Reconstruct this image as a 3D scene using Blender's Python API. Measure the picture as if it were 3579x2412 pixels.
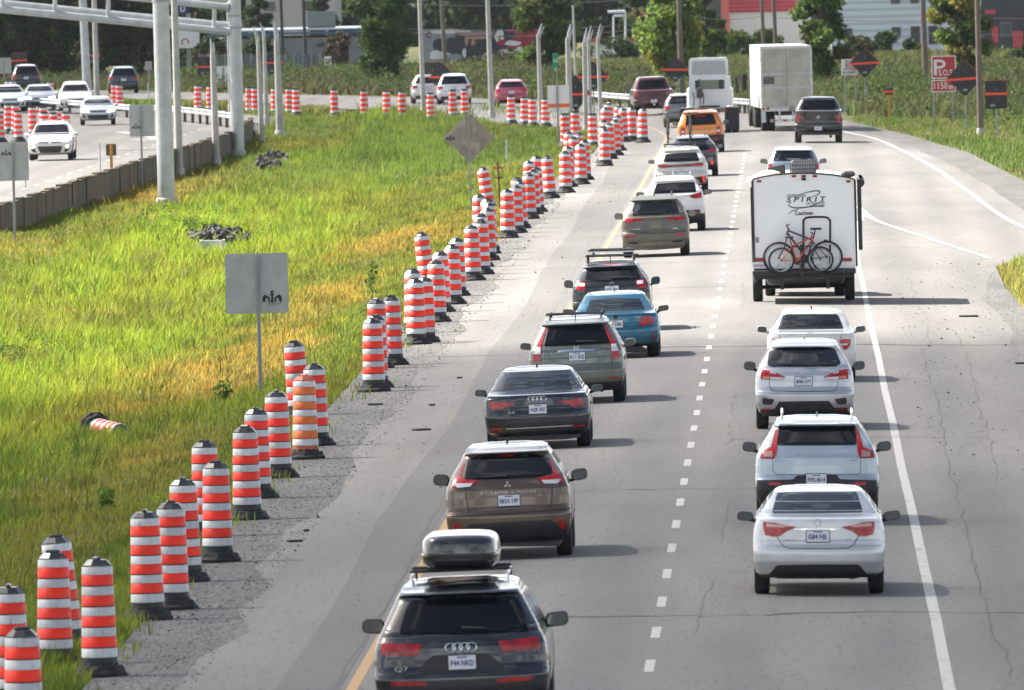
import bpy, bmesh, math, random
import numpy as np
from mathutils import Vector, Matrix
random.seed(7); rng = np.random.default_rng(7)
sc = bpy.context.scene
for o in list(bpy.data.objects): bpy.data.objects.remove(o)
COL = sc.collection

# ------------------------------------------------------------ camera
# photo pixel frame 3579 x 2412; X across the road, Y along it, Z up
F = 54000.; CX, CY = 1789.5, 1206.; VP = (2748., -240.); ROLL = 0.024; HC = 8.9
def _rc(u, v): return np.array([(u-CX)/F, (v-CY)/F, 1.0])
_y = _rc(*VP); _y /= np.linalg.norm(_y)
_n = np.cross(_y, _rc(VP[0]+1000, VP[1]-ROLL*1000)); _n /= np.linalg.norm(_n)
if _n[1] > 0: _n = -_n
_x = np.cross(_y, _n)
RW = np.stack([_x, _y, _n]); CAMP = np.array([0, 0, HC])
def ray(u, v): return RW @ _rc(u, v)
def at(u, v, z=0.):
    d = ray(u, v); return CAMP + d*((z-HC)/d[2])
def atY(u, v, Y):
    d = ray(u, v); return CAMP + d*(Y/d[1])
cam_d = bpy.data.cameras.new('camera'); cam = bpy.data.objects.new('camera', cam_d); COL.objects.link(cam)
cam_d.sensor_width = 36; cam_d.lens = 36*F/3579; cam_d.clip_start = 1; cam_d.clip_end = 12000
_m = np.eye(4); _m[:3, 0] = RW @ [1, 0, 0]; _m[:3, 1] = RW @ [0, -1, 0]; _m[:3, 2] = RW @ [0, 0, -1]; _m[:3, 3] = CAMP
cam.matrix_world = Matrix(_m.tolist()); sc.camera = cam
cam_d.dof.use_dof = True; cam_d.dof.focus_distance = 325; cam_d.dof.aperture_fstop = 11

# ------------------------------------------------------------ sky, sun, exposure
SUNV = Vector((-0.82, 0.36, 1.0)).normalized()
ELEV = math.asin(SUNV.z); AZ = math.atan2(SUNV.x, SUNV.y)
world = bpy.data.worlds.new('World'); sc.world = world; world.use_nodes = True
wn = world.node_tree; wn.nodes.clear()
def N(nt, typ, **kw):
    n = nt.nodes.new(typ)
    for k, v in kw.items():
        if k.startswith('i_'):
            key = k[2:]; key = int(key) if key.isdigit() else key.replace('__', ' ')
            n.inputs[key].default_value = v
        else: setattr(n, k, v)
    return n
sky = N(wn, 'ShaderNodeTexSky', sky_type='NISHITA', sun_disc=False, sun_elevation=ELEV, sun_rotation=AZ, air_density=1.0, dust_density=3.0)
wtc = N(wn, 'ShaderNodeTexCoord')
wmp = N(wn, 'ShaderNodeMapping'); wmp.inputs['Scale'].default_value = (1, 1, 1.8)
wno = N(wn, 'ShaderNodeTexNoise', i_Scale=6.5, i_Detail=8.0, i_Roughness=0.55)
wra = N(wn, 'ShaderNodeValToRGB'); wra.color_ramp.elements[0].position = .55; wra.color_ramp.elements[1].position = .70
wmx = N(wn, 'ShaderNodeMix', data_type='RGBA'); wmx.inputs['B'].default_value = (15., 15.1, 15.3, 1)
wbg = N(wn, 'ShaderNodeBackground', i_Strength=0.05); wou = N(wn, 'ShaderNodeOutputWorld')
L = wn.links.new
L(wtc.outputs['Generated'], wmp.inputs['Vector']); L(wmp.outputs[0], wno.inputs['Vector']); wsp = N(wn, 'ShaderNodeSeparateXYZ'); L(wtc.outputs['Generated'], wsp.inputs[0])
wel = N(wn, 'ShaderNodeMapRange'); wel.inputs['From Min'].default_value = .0; wel.inputs['From Max'].default_value = .55; wel.inputs['To Min'].default_value = .16; wel.inputs['To Max'].default_value = 0.; L(wsp.outputs['Z'], wel.inputs[0])   # a broken cloud layer closes up toward the horizon
wad = N(wn, 'ShaderNodeMath', operation='ADD'); L(wno.outputs['Fac'], wad.inputs[0]); L(wel.outputs[0], wad.inputs[1]); L(wad.outputs[0], wra.inputs[0])
L(wra.outputs[0], wmx.inputs['Factor']); L(sky.outputs[0], wmx.inputs['A']); L(wmx.outputs['Result'], wbg.inputs['Color']); L(wbg.outputs[0], wou.inputs[0])
sun_d = bpy.data.lights.new('sun', 'SUN'); sun_d.energy = 5.0; sun_d.angle = math.radians(.53); sun_d.color = (1, .95, .86)
sun = bpy.data.objects.new('sun', sun_d); COL.objects.link(sun); sun.rotation_euler = SUNV.to_track_quat('Z', 'Y').to_euler()
sc.view_settings.view_transform = 'Standard'; sc.view_settings.look = 'None'; sc.view_settings.gamma = 1; sc.view_settings.use_curve_mapping = False
sc.view_settings.exposure = 1.66
sc.render.engine = 'CYCLES'; sc.cycles.max_bounces = 8; sc.cycles.transparent_max_bounces = 12
sc.render.resolution_x, sc.render.resolution_y = 1024, 690

# ------------------------------------------------------------ materials
MATS = {}
def mat(name, col, rough=.6, metal=0., spec=.5, coat=0., noise=.0, nscale=3., trans=0., emit=0., ncol=None, coat_rough=.05, bump=0., stretch=None):
    if name in MATS: return MATS[name]
    m = bpy.data.materials.new(name); m.use_nodes = True; nt = m.node_tree; b = nt.nodes['Principled BSDF']
    b.inputs['Base Color'].default_value = (*col, 1); b.inputs['Roughness'].default_value = rough; b.inputs['Metallic'].default_value = metal
    b.inputs['Specular IOR Level'].default_value = spec; b.inputs['Coat Weight'].default_value = coat; b.inputs['Coat Roughness'].default_value = coat_rough
    if emit: b.inputs['Emission Color'].default_value = (*col, 1); b.inputs['Emission Strength'].default_value = emit
    if noise or bump:
        tc = N(nt, 'ShaderNodeTexCoord'); mp = N(nt, 'ShaderNodeMapping'); no = N(nt, 'ShaderNodeTexNoise', i_Scale=nscale, i_Detail=5.0, i_Roughness=.6)
        if stretch: mp.inputs['Scale'].default_value = stretch
        nt.links.new(tc.outputs['Object'], mp.inputs[0]); nt.links.new(mp.outputs[0], no.inputs['Vector'])
        if noise:
            mx = N(nt, 'ShaderNodeMix', data_type='RGBA'); c2 = ncol or tuple(c*(1-noise) for c in col); hi = tuple(min(1, c*(1+noise*.35)) for c in col)
            mx.inputs['A'].default_value = (*c2, 1); mx.inputs['B'].default_value = (*hi, 1)
            rp = N(nt, 'ShaderNodeMapRange'); rp.inputs['From Min'].default_value = .32; rp.inputs['From Max'].default_value = .68
            nt.links.new(no.outputs['Fac'], rp.inputs[0]); nt.links.new(rp.outputs[0], mx.inputs['Factor']); nt.links.new(mx.outputs['Result'], b.inputs['Base Color'])
        if bump:
            bp = N(nt, 'ShaderNodeBump', i_Strength=bump, i_Distance=.02); nt.links.new(no.outputs['Fac'], bp.inputs['Height']); nt.links.new(bp.outputs[0], b.inputs['Normal'])
    if trans:   # thin translucent leaf or lens
        o = nt.nodes['Material Output']; t = N(nt, 'ShaderNodeBsdfTranslucent'); t.inputs[0].default_value = (*col, 1); mxs = N(nt, 'ShaderNodeMixShader'); mxs.inputs[0].default_value = trans
        nt.links.new(b.outputs[0], mxs.inputs[1]); nt.links.new(t.outputs[0], mxs.inputs[2]); nt.links.new(mxs.outputs[0], o.inputs[0])
        for l in list(b.inputs['Base Color'].links): nt.links.new(l.from_socket, t.inputs[0])
    MATS[name] = m; return m
def paint(name, col, metal=.35, rough=.32):
    if 'paint_'+name in MATS: return MATS['paint_'+name]
    m = mat('paint_'+name, col, rough=rough, metal=metal, coat=1., coat_rough=.04, noise=.10, nscale=2.2); nt = m.node_tree; b = nt.nodes['Principled BSDF']
    # road film: dust that thickens toward the sills and bumper
    tc = N(nt, 'ShaderNodeTexCoord'); sp = N(nt, 'ShaderNodeSeparateXYZ'); nt.links.new(tc.outputs['Object'], sp.inputs[0])
    mr = N(nt, 'ShaderNodeMapRange'); mr.inputs['From Min'].default_value = .95; mr.inputs['From Max'].default_value = .25; mr.inputs['To Max'].default_value = .24; nt.links.new(sp.outputs['Z'], mr.inputs[0])
    no = N(nt, 'ShaderNodeTexNoise', i_Scale=4., i_Detail=6.0); nt.links.new(tc.outputs['Object'], no.inputs['Vector']); mu = N(nt, 'ShaderNodeMath', operation='MULTIPLY'); nt.links.new(mr.outputs[0], mu.inputs[0]); nt.links.new(no.outputs['Fac'], mu.inputs[1])
    mx = N(nt, 'ShaderNodeMix', data_type='RGBA'); mx.inputs['B'].default_value = (.17, .155, .13, 1); nt.links.new(mu.outputs[0], mx.inputs['Factor']); nt.links.new(b.inputs['Base Color'].links[0].from_socket, mx.inputs['A']); nt.links.new(mx.outputs['Result'], b.inputs['Base Color'])
    cw = N(nt, 'ShaderNodeMapRange'); cw.inputs['From Max'].default_value = .25; cw.inputs['To Min'].default_value = 1.; cw.inputs['To Max'].default_value = .25; nt.links.new(mu.outputs[0], cw.inputs[0]); nt.links.new(cw.outputs[0], b.inputs['Coat Weight']); return m
def vary(m, amt=.16, grime=None):       # each copy of a thing weathers a little differently
    nt = m.node_tree; b = nt.nodes['Principled BSDF']; oi = N(nt, 'ShaderNodeObjectInfo'); tc = N(nt, 'ShaderNodeTexCoord'); ad = N(nt, 'ShaderNodeVectorMath', operation='MULTIPLY_ADD'); ad.inputs[1].default_value = (1, 1, .35)
    cb = N(nt, 'ShaderNodeCombineXYZ'); ml = N(nt, 'ShaderNodeMath', operation='MULTIPLY', i_1=37.); nt.links.new(oi.outputs['Random'], ml.inputs[0]); nt.links.new(ml.outputs[0], cb.inputs[0]); nt.links.new(ml.outputs[0], cb.inputs[2]); nt.links.new(tc.outputs['Object'], ad.inputs[0]); nt.links.new(cb.outputs[0], ad.inputs[2])
    no = N(nt, 'ShaderNodeTexNoise', i_Scale=9., i_Detail=6.0, i_Roughness=.7); nt.links.new(ad.outputs[0], no.inputs['Vector']); src = b.inputs['Base Color'].links[0].from_socket
    hs = N(nt, 'ShaderNodeHueSaturation'); vr = N(nt, 'ShaderNodeMapRange'); vr.inputs['To Min'].default_value = 1-amt; vr.inputs['To Max'].default_value = 1+amt*.4; nt.links.new(oi.outputs['Random'], vr.inputs[0]); nt.links.new(vr.outputs[0], hs.inputs['Value']); nt.links.new(src, hs.inputs['Color'])
    mr = N(nt, 'ShaderNodeMapRange'); mr.inputs['From Min'].default_value = .56; mr.inputs['From Max'].default_value = .74; mr.inputs['To Max'].default_value = .75; nt.links.new(no.outputs['Fac'], mr.inputs[0]); mx = N(nt, 'ShaderNodeMix', data_type='RGBA'); mx.inputs['B'].default_value = (*(grime or (.10, .09, .08)), 1)
    nt.links.new(mr.outputs[0], mx.inputs['Factor']); nt.links.new(hs.outputs[0], mx.inputs['A']); nt.links.new(mx.outputs['Result'], b.inputs['Base Color'])
def glass_clear(name, tint, refl=.12):
    if name in MATS: return MATS[name]
    m = bpy.data.materials.new(name); m.use_nodes = True; nt = m.node_tree; nt.nodes.remove(nt.nodes['Principled BSDF']); o = nt.nodes['Material Output']
    t = N(nt, 'ShaderNodeBsdfTransparent'); t.inputs[0].default_value = (*tint, 1); g = N(nt, 'ShaderNodeBsdfGlossy'); g.inputs['Roughness'].default_value = .02
    fr = N(nt, 'ShaderNodeFresnel', i_IOR=1.75); mx = N(nt, 'ShaderNodeMixShader')
    nt.links.new(fr.outputs[0], mx.inputs[0]); nt.links.new(t.outputs[0], mx.inputs[1]); nt.links.new(g.outputs[0], mx.inputs[2]); nt.links.new(mx.outputs[0], o.inputs[0])
    MATS[name] = m; return m

M_BLACKPL = mat('black_plastic', (.022, .022, .024), .5, noise=.3)
M_RUBBER = mat('black_rubber', (.017, .017, .018), .75, noise=.4, nscale=6)
M_TYRE = mat('tyre_rubber', (.018, .018, .019), .8, noise=.3, nscale=8)
M_RIM = mat('alloy_rim', (.35, .36, .37), .35, .9)
M_DGLASS = mat('dark_tinted_glass', (.005, .006, .009), .05, spec=.22, noise=.15, nscale=1.3)
M_SGLASS = mat('sedan_rear_glass', (.006, .013, .017), .02, spec=.8)
M_MGLASS = mat('mirror_glass', (.22, .24, .24), .06, .9)
M_RED = mat('tail_light_red', (.43, .007, .012), .2, coat=.35, noise=.5, nscale=9)
M_REDLIT = mat('red_lens_glow', (.85, .03, .03), .2, emit=.35)  # faint emission painted into rear reflectors, which are no lamps
M_LENSW = mat('clear_lens', (.62, .62, .62), .15, coat=1.)
M_AMBER = mat('amber_lens', (.45, .16, .04), .2, coat=1.)
M_CHROME = mat('chrome', (.72, .73, .75), .12, 1.)
M_PLATE = mat('plate_white', (.72, .73, .78), .45)
M_PLATETXT = mat('plate_blue', (.03, .05, .16), .5)
M_HEADLIT = mat('headlight_lit', (1., .86, .62), .2, emit=6.)
M_HEADDAY = mat('daytime_light', (.95, .97, 1.), .2, emit=5.)
M_ALU = mat('sign_aluminium', (.40, .41, .41), .45, .35, noise=.22, nscale=2.5)
M_GALV = mat('galvanised_steel', (.45, .47, .48), .42, .45, noise=.25, nscale=2.0)
M_POSTG = mat('post_steel', (.30, .31, .32), .5, .4, noise=.2)
M_CONC = mat('pole_concrete', (.42, .41, .39), .85, noise=.25, nscale=1.6)
M_WOODP = mat('weathered_pole_wood', (.17, .14, .115), .9, noise=.35, nscale=3, stretch=(4, 4, .4))
M_WHITEP = mat('white_coach_panel', (.84, .85, .86), .35, coat=.4, noise=.05, nscale=1.)

# ------------------------------------------------------------ mesh helpers
class MB:
    def __init__(s): s.v = []; s.f = []; s.m = []
    def add(s, vs, fs, mi=0):
        o = len(s.v); s.v += [tuple(map(float, p)) for p in vs]; s.f += [tuple(i+o for i in f) for f in fs]; s.m += [mi]*len(fs); return s
    def box(s, c, d, mi=0, rz=0., bev=0.):
        x, y, z = d[0]/2, d[1]/2, d[2]/2
        if bev:
            vs = []; b = min(bev, x*.9, y*.9, z*.9)
            ring = lambda xx, yy, zz: [(-xx+b, -yy, zz), (xx-b, -yy, zz), (xx, -yy+b, zz), (xx, yy-b, zz), (xx-b, yy, zz), (-xx+b, yy, zz), (-xx, yy-b, zz), (-xx, -yy+b, zz)]
            vs = ring(x-b, y-b, -z)+ring(x, y, -z+b)+ring(x, y, z-b)+ring(x-b, y-b, z)
            fs = [tuple(range(7, -1, -1)), tuple(range(24, 32))]
            for r in range(3):
                for i in range(8): fs.append((r*8+i, r*8+(i+1) % 8, r*8+8+(i+1) % 8, r*8+8+i))
        else:
            vs = [(sx*x, sy*y, sz*z) for sz in (-1, 1) for sy in (-1, 1) for sx in (-1, 1)]
            fs = [(0, 2, 3, 1), (4, 5, 7, 6), (0, 1, 5, 4), (2, 6, 7, 3), (0, 4, 6, 2), (1, 3, 7, 5)]
        ca, sa = math.cos(rz), math.sin(rz)
        return s.add([(c[0]+p[0]*ca-p[1]*sa, c[1]+p[0]*sa+p[1]*ca, c[2]+p[2]) for p in vs], fs, mi)
    def tube(s, pts, rads, n=8, mi=0, caps=True):
        pts = [Vector(p) for p in pts]
        if not hasattr(rads, '__len__'): rads = [rads]*len(pts)
        vs = []; ref = None
        for i, p in enumerate(pts):
            t = (pts[min(i+1, len(pts)-1)]-pts[max(i-1, 0)]).normalized()
            if ref is None: ref = t.orthogonal().normalized()
            ref = (ref-t*ref.dot(t)).normalized(); b = t.cross(ref)
            for k in range(n):
                a = 2*math.pi*k/n; vs.append(p+(ref*math.cos(a)+b*math.sin(a))*rads[i])
        fs = [(i*n+k, i*n+(k+1) % n, (i+1)*n+(k+1) % n, (i+1)*n+k) for i in range(len(pts)-1) for k in range(n)]
        if caps: fs += [tuple(range(n-1, -1, -1)), tuple(range((len(pts)-1)*n, len(pts)*n))]
        return s.add(vs, fs, mi)
    def lathe(s, prof, n=20, c=(0, 0, 0), mi=0, axis='z', mis=None):
        vs = []
        for r, h in prof:
            for k in range(n):
                a = 2*math.pi*k/n
                p = (r*math.cos(a), r*math.sin(a), h) if axis == 'z' else ((h, r*math.cos(a), r*math.sin(a)) if axis == 'x' else (r*math.sin(a), h, r*math.cos(a)))
                vs.append((c[0]+p[0], c[1]+p[1], c[2]+p[2]))
        for i in range(len(prof)-1):
            pass
        o = len(s.v); s.v += vs
        for i in range(len(prof)-1):
            for k in range(n):
                s.f.append((o+i*n+k, o+i*n+(k+1) % n, o+(i+1)*n+(k+1) % n, o+(i+1)*n+k)); s.m.append(mis[i] if mis else mi)
        for base, rev in ((0, True), (len(prof)-1, False)):
            if prof[base][0] > 1e-4:
                f = [o+base*n+k for k in range(n)]; s.f.append(tuple(f[::-1] if rev else f)); s.m.append(mis[max(0, min(base, len(prof)-2))] if mis else mi)
        return s
    def prism(s, poly, y0, y1, mi=0):      # polygon in (x,z), extruded along y
        n = len(poly); vs = [(x, y0, z) for x, z in poly]+[(x, y1, z) for x, z in poly]
        fs = [tuple(range(n)), tuple(range(2*n-1, n-1, -1))]+[(i, i+n, (i+1) % n+n, (i+1) % n) for i in range(n)]
        return s.add(vs, fs, mi)
    def mesh(s, name, mats, smooth=False, sharp=35):
        me = bpy.data.meshes.new(name); me.from_pydata(s.v, [], s.f)
        for m in (mats if isinstance(mats, (list, tuple)) else [mats]): me.materials.append(m)
        me.polygons.foreach_set('material_index', s.m)
        bm = bmesh.new(); bm.from_mesh(me); bmesh.ops.recalc_face_normals(bm, faces=bm.faces); bm.to_mesh(me); bm.free()
        if smooth:
            me.polygons.foreach_set('use_smooth', [True]*len(me.polygons)); me.set_sharp_from_angle(angle=math.radians(sharp))
        me.update(); return me
    def build(s, name, mats, parent=None, smooth=False, sharp=35, loc=None): return link(name, s.mesh(name, mats, smooth, sharp), parent, loc)
def link(name, data, parent=None, loc=None, rot=None):
    o = bpy.data.objects.new(name, data); COL.objects.link(o)
    if parent: o.parent = parent
    if loc is not None: o.location = loc
    if rot is not None: o.rotation_euler = rot
    return o
def tag(o, label=None, cat=None, group=None, kind=None):
    for k, v in (('label', label), ('category', cat), ('group', group), ('kind', kind)):
        if v: o[k] = v
    return o
def thing(name, label, cat, loc=(0, 0, 0), rz=0., group=None): return tag(link(name, None, None, tuple(float(c) for c in loc), (0, 0, rz)), label, cat, group)
def copy_tree(o, parent=None):
    c = o.copy(); COL.objects.link(c); c.parent = parent
    for ch in o.children: copy_tree(ch, c)
    return c
_TXT = {}
def text_mesh(body, size, m, shear=0., bold=0., spacing=1., ext=.002):
    key = (body, size, m.name, shear, bold, spacing)
    if key in _TXT: return _TXT[key]
    cu = bpy.data.curves.new('lettering', 'FONT'); cu.body = body; cu.size = size; cu.align_x = 'CENTER'; cu.align_y = 'CENTER'; cu.shear = shear; cu.offset = bold; cu.space_character = spacing; cu.extrude = ext; cu.resolution_u = 2
    ob = bpy.data.objects.new('lettering', cu); COL.objects.link(ob); dg = bpy.context.evaluated_depsgraph_get()
    me = bpy.data.meshes.new_from_object(ob.evaluated_get(dg)); bpy.data.objects.remove(ob); bpy.data.curves.remove(cu)
    me.materials.clear(); me.materials.append(m); _TXT[key] = me; return me
def put_text(body, size, m, parent, loc, name='lettering', rz=0., width=None, **kw):   # faces -Y
    me = text_mesh(body, size, m, **kw); o = link(name, me, parent, loc, (math.pi/2, 0, rz))
    if width:
        xs = [v.co.x for v in me.vertices]; o.scale = (width/max(1e-6, max(xs)-min(xs)), 1, 1)
    return o
def round_poly(pts, r, seg=3):
    out = []; n = len(pts)
    for i in range(n):
        p = Vector(pts[i]); a = Vector(pts[i-1])-p; b = Vector(pts[(i+1) % n])-p; rr = min(r, a.length*.45, b.length*.45)
        pa = p+a.normalized()*rr; pb = p+b.normalized()*rr
        for k in range(seg+1):
            t = k/seg; q = pa*(1-t)**2+p*2*t*(1-t)+pb*t*t; out.append((q.x, q.y))
    return out
def cut_poly(poly, ca, cb):      # flat polygon cut by a grid -> bmesh
    bm = bmesh.new(); bm.faces.new([bm.verts.new((a, b, 0)) for a, b in poly])
    A = [p[0] for p in poly]; B = [p[1] for p in poly]
    for lo, hi, st, no in ((min(A), max(A), ca, (1, 0, 0)), (min(B), max(B), cb, (0, 1, 0))):
        if not st: continue
        k = math.ceil((lo+1e-4)/st)
        while k*st < hi-1e-4:
            co = (k*st, 0, 0) if no[0] else (0, k*st, 0)
            bmesh.ops.bisect_plane(bm, geom=bm.verts[:]+bm.edges[:]+bm.faces[:], plane_co=co, plane_no=no, dist=1e-5); k += 1
    return bm
def in_poly(px, py, poly):
    px = np.asarray(px); py = np.asarray(py); r = np.zeros(px.shape, bool); n = len(poly); j = n-1
    for i in range(n):
        xi, yi = poly[i]; xj, yj = poly[j]
        with np.errstate(divide='ignore', invalid='ignore'):
            r ^= ((yi > py) != (yj > py)) & (px < (xj-xi)*(py-yi)/(yj-yi+1e-12)+xi)
        j = i
    return r
# ------------------------------------------------------------ terrain and roads
def sstep(a, b, x): t = np.clip((x-a)/(b-a), 0, 1); return t*t*(3-2*t)
def T(X, Y):
    X = np.asarray(X, float); Y = np.asarray(Y, float)
    crown = -.02*np.minimum(np.sqrt((X+1.85)**2+.5)-.7, 7)
    t = np.clip((X+9.0)/-17.0, 0, 1); fade = 1-sstep(735, 800, Y)
    ditch = (-.14-.75*np.sin(np.pi*t)**1.3-.2*t)*fade - .05*(1-fade)
    mound = .55*np.exp(-((X+20.5)/2.6)**2-((Y-505)/28)**2)
    far = -1.2*sstep(1010, 1250, Y)
    z = np.where(X < -9, ditch+mound*fade, crown)
    z = np.where(X < -26.2, -.02, z)
    z = np.where(Y > 800, crown*(1-sstep(780, 860, Y))-.04, z)
    z = np.where(X > 8, np.where(Y < 900, -.14+.35*sstep(9, 13, X)*sstep(430, 520, Y), z), z)
    return z+far
def T1(x, y): return float(T(x, y))
def onT(u, v):            # photo pixel -> point on the terrain
    z = 0.
    for _ in range(25):
        p = at(u, v, z); z += .6*(T1(p[0], p[1])-z)
    return np.array([p[0], p[1], T1(p[0], p[1])])
DS = 1/.6502             # screen scale used when tracing: 2327 px wide tracing -> photo px
def onD(x, y): return onT(x*DS, y*DS)

PAVED = [(-8.6, 60), (-8.8, 200), (-9.0, 250), (-9.2, 345), (-8.9, 470), (-8.8, 586), (-8.1, 660), (-8.8, 705), (-11, 745), (-16.5, 785), (-23, 826), (-32, 872), (-44, 925), (-60, 990), (-95, 1110),
         (-95, 1145), (-60, 1020), (-42, 962), (-30, 914), (-18, 866), (-9, 820), (-3, 785), (1.2, 755), (2.9, 720), (5.1, 676), (7.1, 618), (8.2, 545), (10, 470), (13, 430), (22, 350), (26, 300), (17, 300), (12, 345), (8.4, 395), (6.3, 421), (5.35, 410), (5.25, 385), (5.5, 360), (5.9, 60)]
LEFTROAD = [(-26.6, 60), (-26.6, 785), (-27.2, 800), (-31, 838), (-38, 880), (-50, 935), (-95, 1060), (-95, 985), (-60, 900), (-50, 860), (-45, 800), (-43, 60)]
def smooth_line(pts, n=6):
    out = []
    for i in range(len(pts)-1):
        p0, p1, p2, p3 = [np.array(pts[max(0, min(len(pts)-1, i+k))], float) for k in (-1, 0, 1, 2)]
        for k in range(n):
            t = k/n; out.append(.5*((2*p1)+(-p0+p2)*t+(2*p0-5*p1+4*p2-p3)*t*t+(-p0+3*p1-3*p2+p3)*t**3))
    out.append(np.array(pts[-1], float)); return out

def pos_noise(nt, scale, sx=1, sy=1, detail=4, rough=.6):
    g = N(nt, 'ShaderNodeNewGeometry'); mp = N(nt, 'ShaderNodeMapping'); mp.inputs['Scale'].default_value = (sx, sy, 1)
    no = N(nt, 'ShaderNodeTexNoise', i_Scale=scale, i_Detail=float(detail), i_Roughness=rough); nt.links.new(g.outputs['Position'], mp.inputs[0]); nt.links.new(mp.outputs[0], no.inputs['Vector']); return no
def ramp_mix(nt, fac, a, b, lo=.35, hi=.65):
    r = N(nt, 'ShaderNodeMapRange'); r.inputs['From Min'].default_value = lo; r.inputs['From Max'].default_value = hi; nt.links.new(fac, r.inputs[0])
    m = N(nt, 'ShaderNodeMix', data_type='RGBA'); nt.links.new(r.outputs[0], m.inputs['Factor'])
    for s, k in ((a, 'A'), (b, 'B')):
        if isinstance(s, tuple): m.inputs[k].default_value = (*s, 1)
        else: nt.links.new(s, m.inputs[k])
    return m.outputs['Result']
def surf(name, base, rough=.85, bump=.3, bscale=25.):
    m = bpy.data.materials.new(name); m.use_nodes = True; nt = m.node_tree; b = nt.nodes['Principled BSDF']; b.inputs['Roughness'].default_value = rough; b.inputs['Specular IOR Level'].default_value = .35
    c = base(nt); nt.links.new(c, b.inputs['Base Color'])
    n = pos_noise(nt, bscale, 1, .35); bp = N(nt, 'ShaderNodeBump', i_Strength=bump, i_Distance=.03); nt.links.new(n.outputs['Fac'], bp.inputs['Height']); nt.links.new(bp.outputs[0], b.inputs['Normal']); return m
def _asphalt(nt, lo=(.143, .139, .135), hi=(.200, .194, .187), tracks=True):
    c = ramp_mix(nt, pos_noise(nt, .55, 1, .06, 6).outputs['Fac'], lo, hi, .3, .7)
    grit = pos_noise(nt, 15., 1, .06, 4, .8)
    c = ramp_mix(nt, grit.outputs['Fac'], tuple(.72*v for v in lo), c, .30, .46)
    big = pos_noise(nt, .05, 1, .35, 3); mul = N(nt, 'ShaderNodeMix', data_type='RGBA', blend_type='MULTIPLY'); mul.inputs['Factor'].default_value = 1.
    nt.links.new(c, mul.inputs['A']); nt.links.new(ramp_mix(nt, big.outputs['Fac'], (.80, .80, .82), (1.07, 1.06, 1.04), .35, .65), mul.inputs['B']); c = mul.outputs['Result']
    if tracks:      # wheel paths and oil strip: worn bands that run along the lanes
        g = N(nt, 'ShaderNodeNewGeometry'); sp = N(nt, 'ShaderNodeSeparateXYZ'); nt.links.new(g.outputs['Position'], sp.inputs[0])
        w = pos_noise(nt, .05, 1, 1, 2); ad = N(nt, 'ShaderNodeMath', operation='MULTIPLY_ADD', i_1=.6); nt.links.new(w.outputs['Fac'], ad.inputs[0]); nt.links.new(sp.outputs['X'], ad.inputs[2])
        sn = N(nt, 'ShaderNodeMath', operation='SINE'); ml = N(nt, 'ShaderNodeMath', operation='MULTIPLY', i_1=3.55); nt.links.new(ad.outputs[0], ml.inputs[0]); nt.links.new(ml.outputs[0], sn.inputs[0])
        m2 = N(nt, 'ShaderNodeMix', data_type='RGBA', blend_type='MULTIPLY'); m2.inputs['Factor'].default_value = 1.; nt.links.new(c, m2.inputs['A'])
        nt.links.new(ramp_mix(nt, sn.outputs[0], (.89, .89, .90), (1.04, 1.03, 1.01), -1, 1), m2.inputs['B']); c = m2.outputs['Result']
    return c
M_ASPH = surf('asphalt', _asphalt)
M_ASPHD = surf('asphalt_overlay', lambda nt: _asphalt(nt, (.122, .119, .116), (.16, .156, .15), False))
M_ASPHL = surf('shoulder_asphalt', lambda nt: _asphalt(nt, (.152, .147, .14), (.212, .204, .194), False), bump=.5, bscale=16)
def _gravel(nt):
    c = ramp_mix(nt, pos_noise(nt, .8, 1, .12, 5).outputs['Fac'], (.092, .090, .088), (.142, .138, .132))
    c = ramp_mix(nt, pos_noise(nt, 17., 1, .06, 3, .8).outputs['Fac'], (.05, .049, .048), c, .36, .50)
    return ramp_mix(nt, pos_noise(nt, 21., 1, .06, 3, .8).outputs['Fac'], c, (.27, .26, .245), .58, .70)
M_GRAVEL = surf('gravel', _gravel, bump=.9, bscale=11)
def _soil(nt):
    c = ramp_mix(nt, pos_noise(nt, .25, 1, .3, 5).outputs['Fac'], (.052, .072, .016), (.12, .105, .035))
    return ramp_mix(nt, pos_noise(nt, 2.2, 1, 1, 4).outputs['Fac'], (.03, .045, .012), c, .3, .55)
M_SOIL = surf('turf_soil', _soil, rough=.95)
def _worn(col, amt):
    def f(nt):
        n = pos_noise(nt, 5., 1, .2, 5, .7); return ramp_mix(nt, n.outputs['Fac'], (.2, .19, .175), col, .30-amt, .42-amt)
    return f
M_WLINE = surf('white_road_paint', _worn((.40, .39, .37), -.015), rough=.6, bump=.1)
M_WLINE2 = surf('faded_white_paint', _worn((.30, .29, .275), -.08), rough=.7, bump=.1)
M_YLINE2 = surf('faded_yellow_paint', _worn((.30, .215, .11), -.09), rough=.7, bump=.1)
M_YLINE = surf('yellow_road_paint', _worn((.40, .235, .085), .03), rough=.6, bump=.1)

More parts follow.
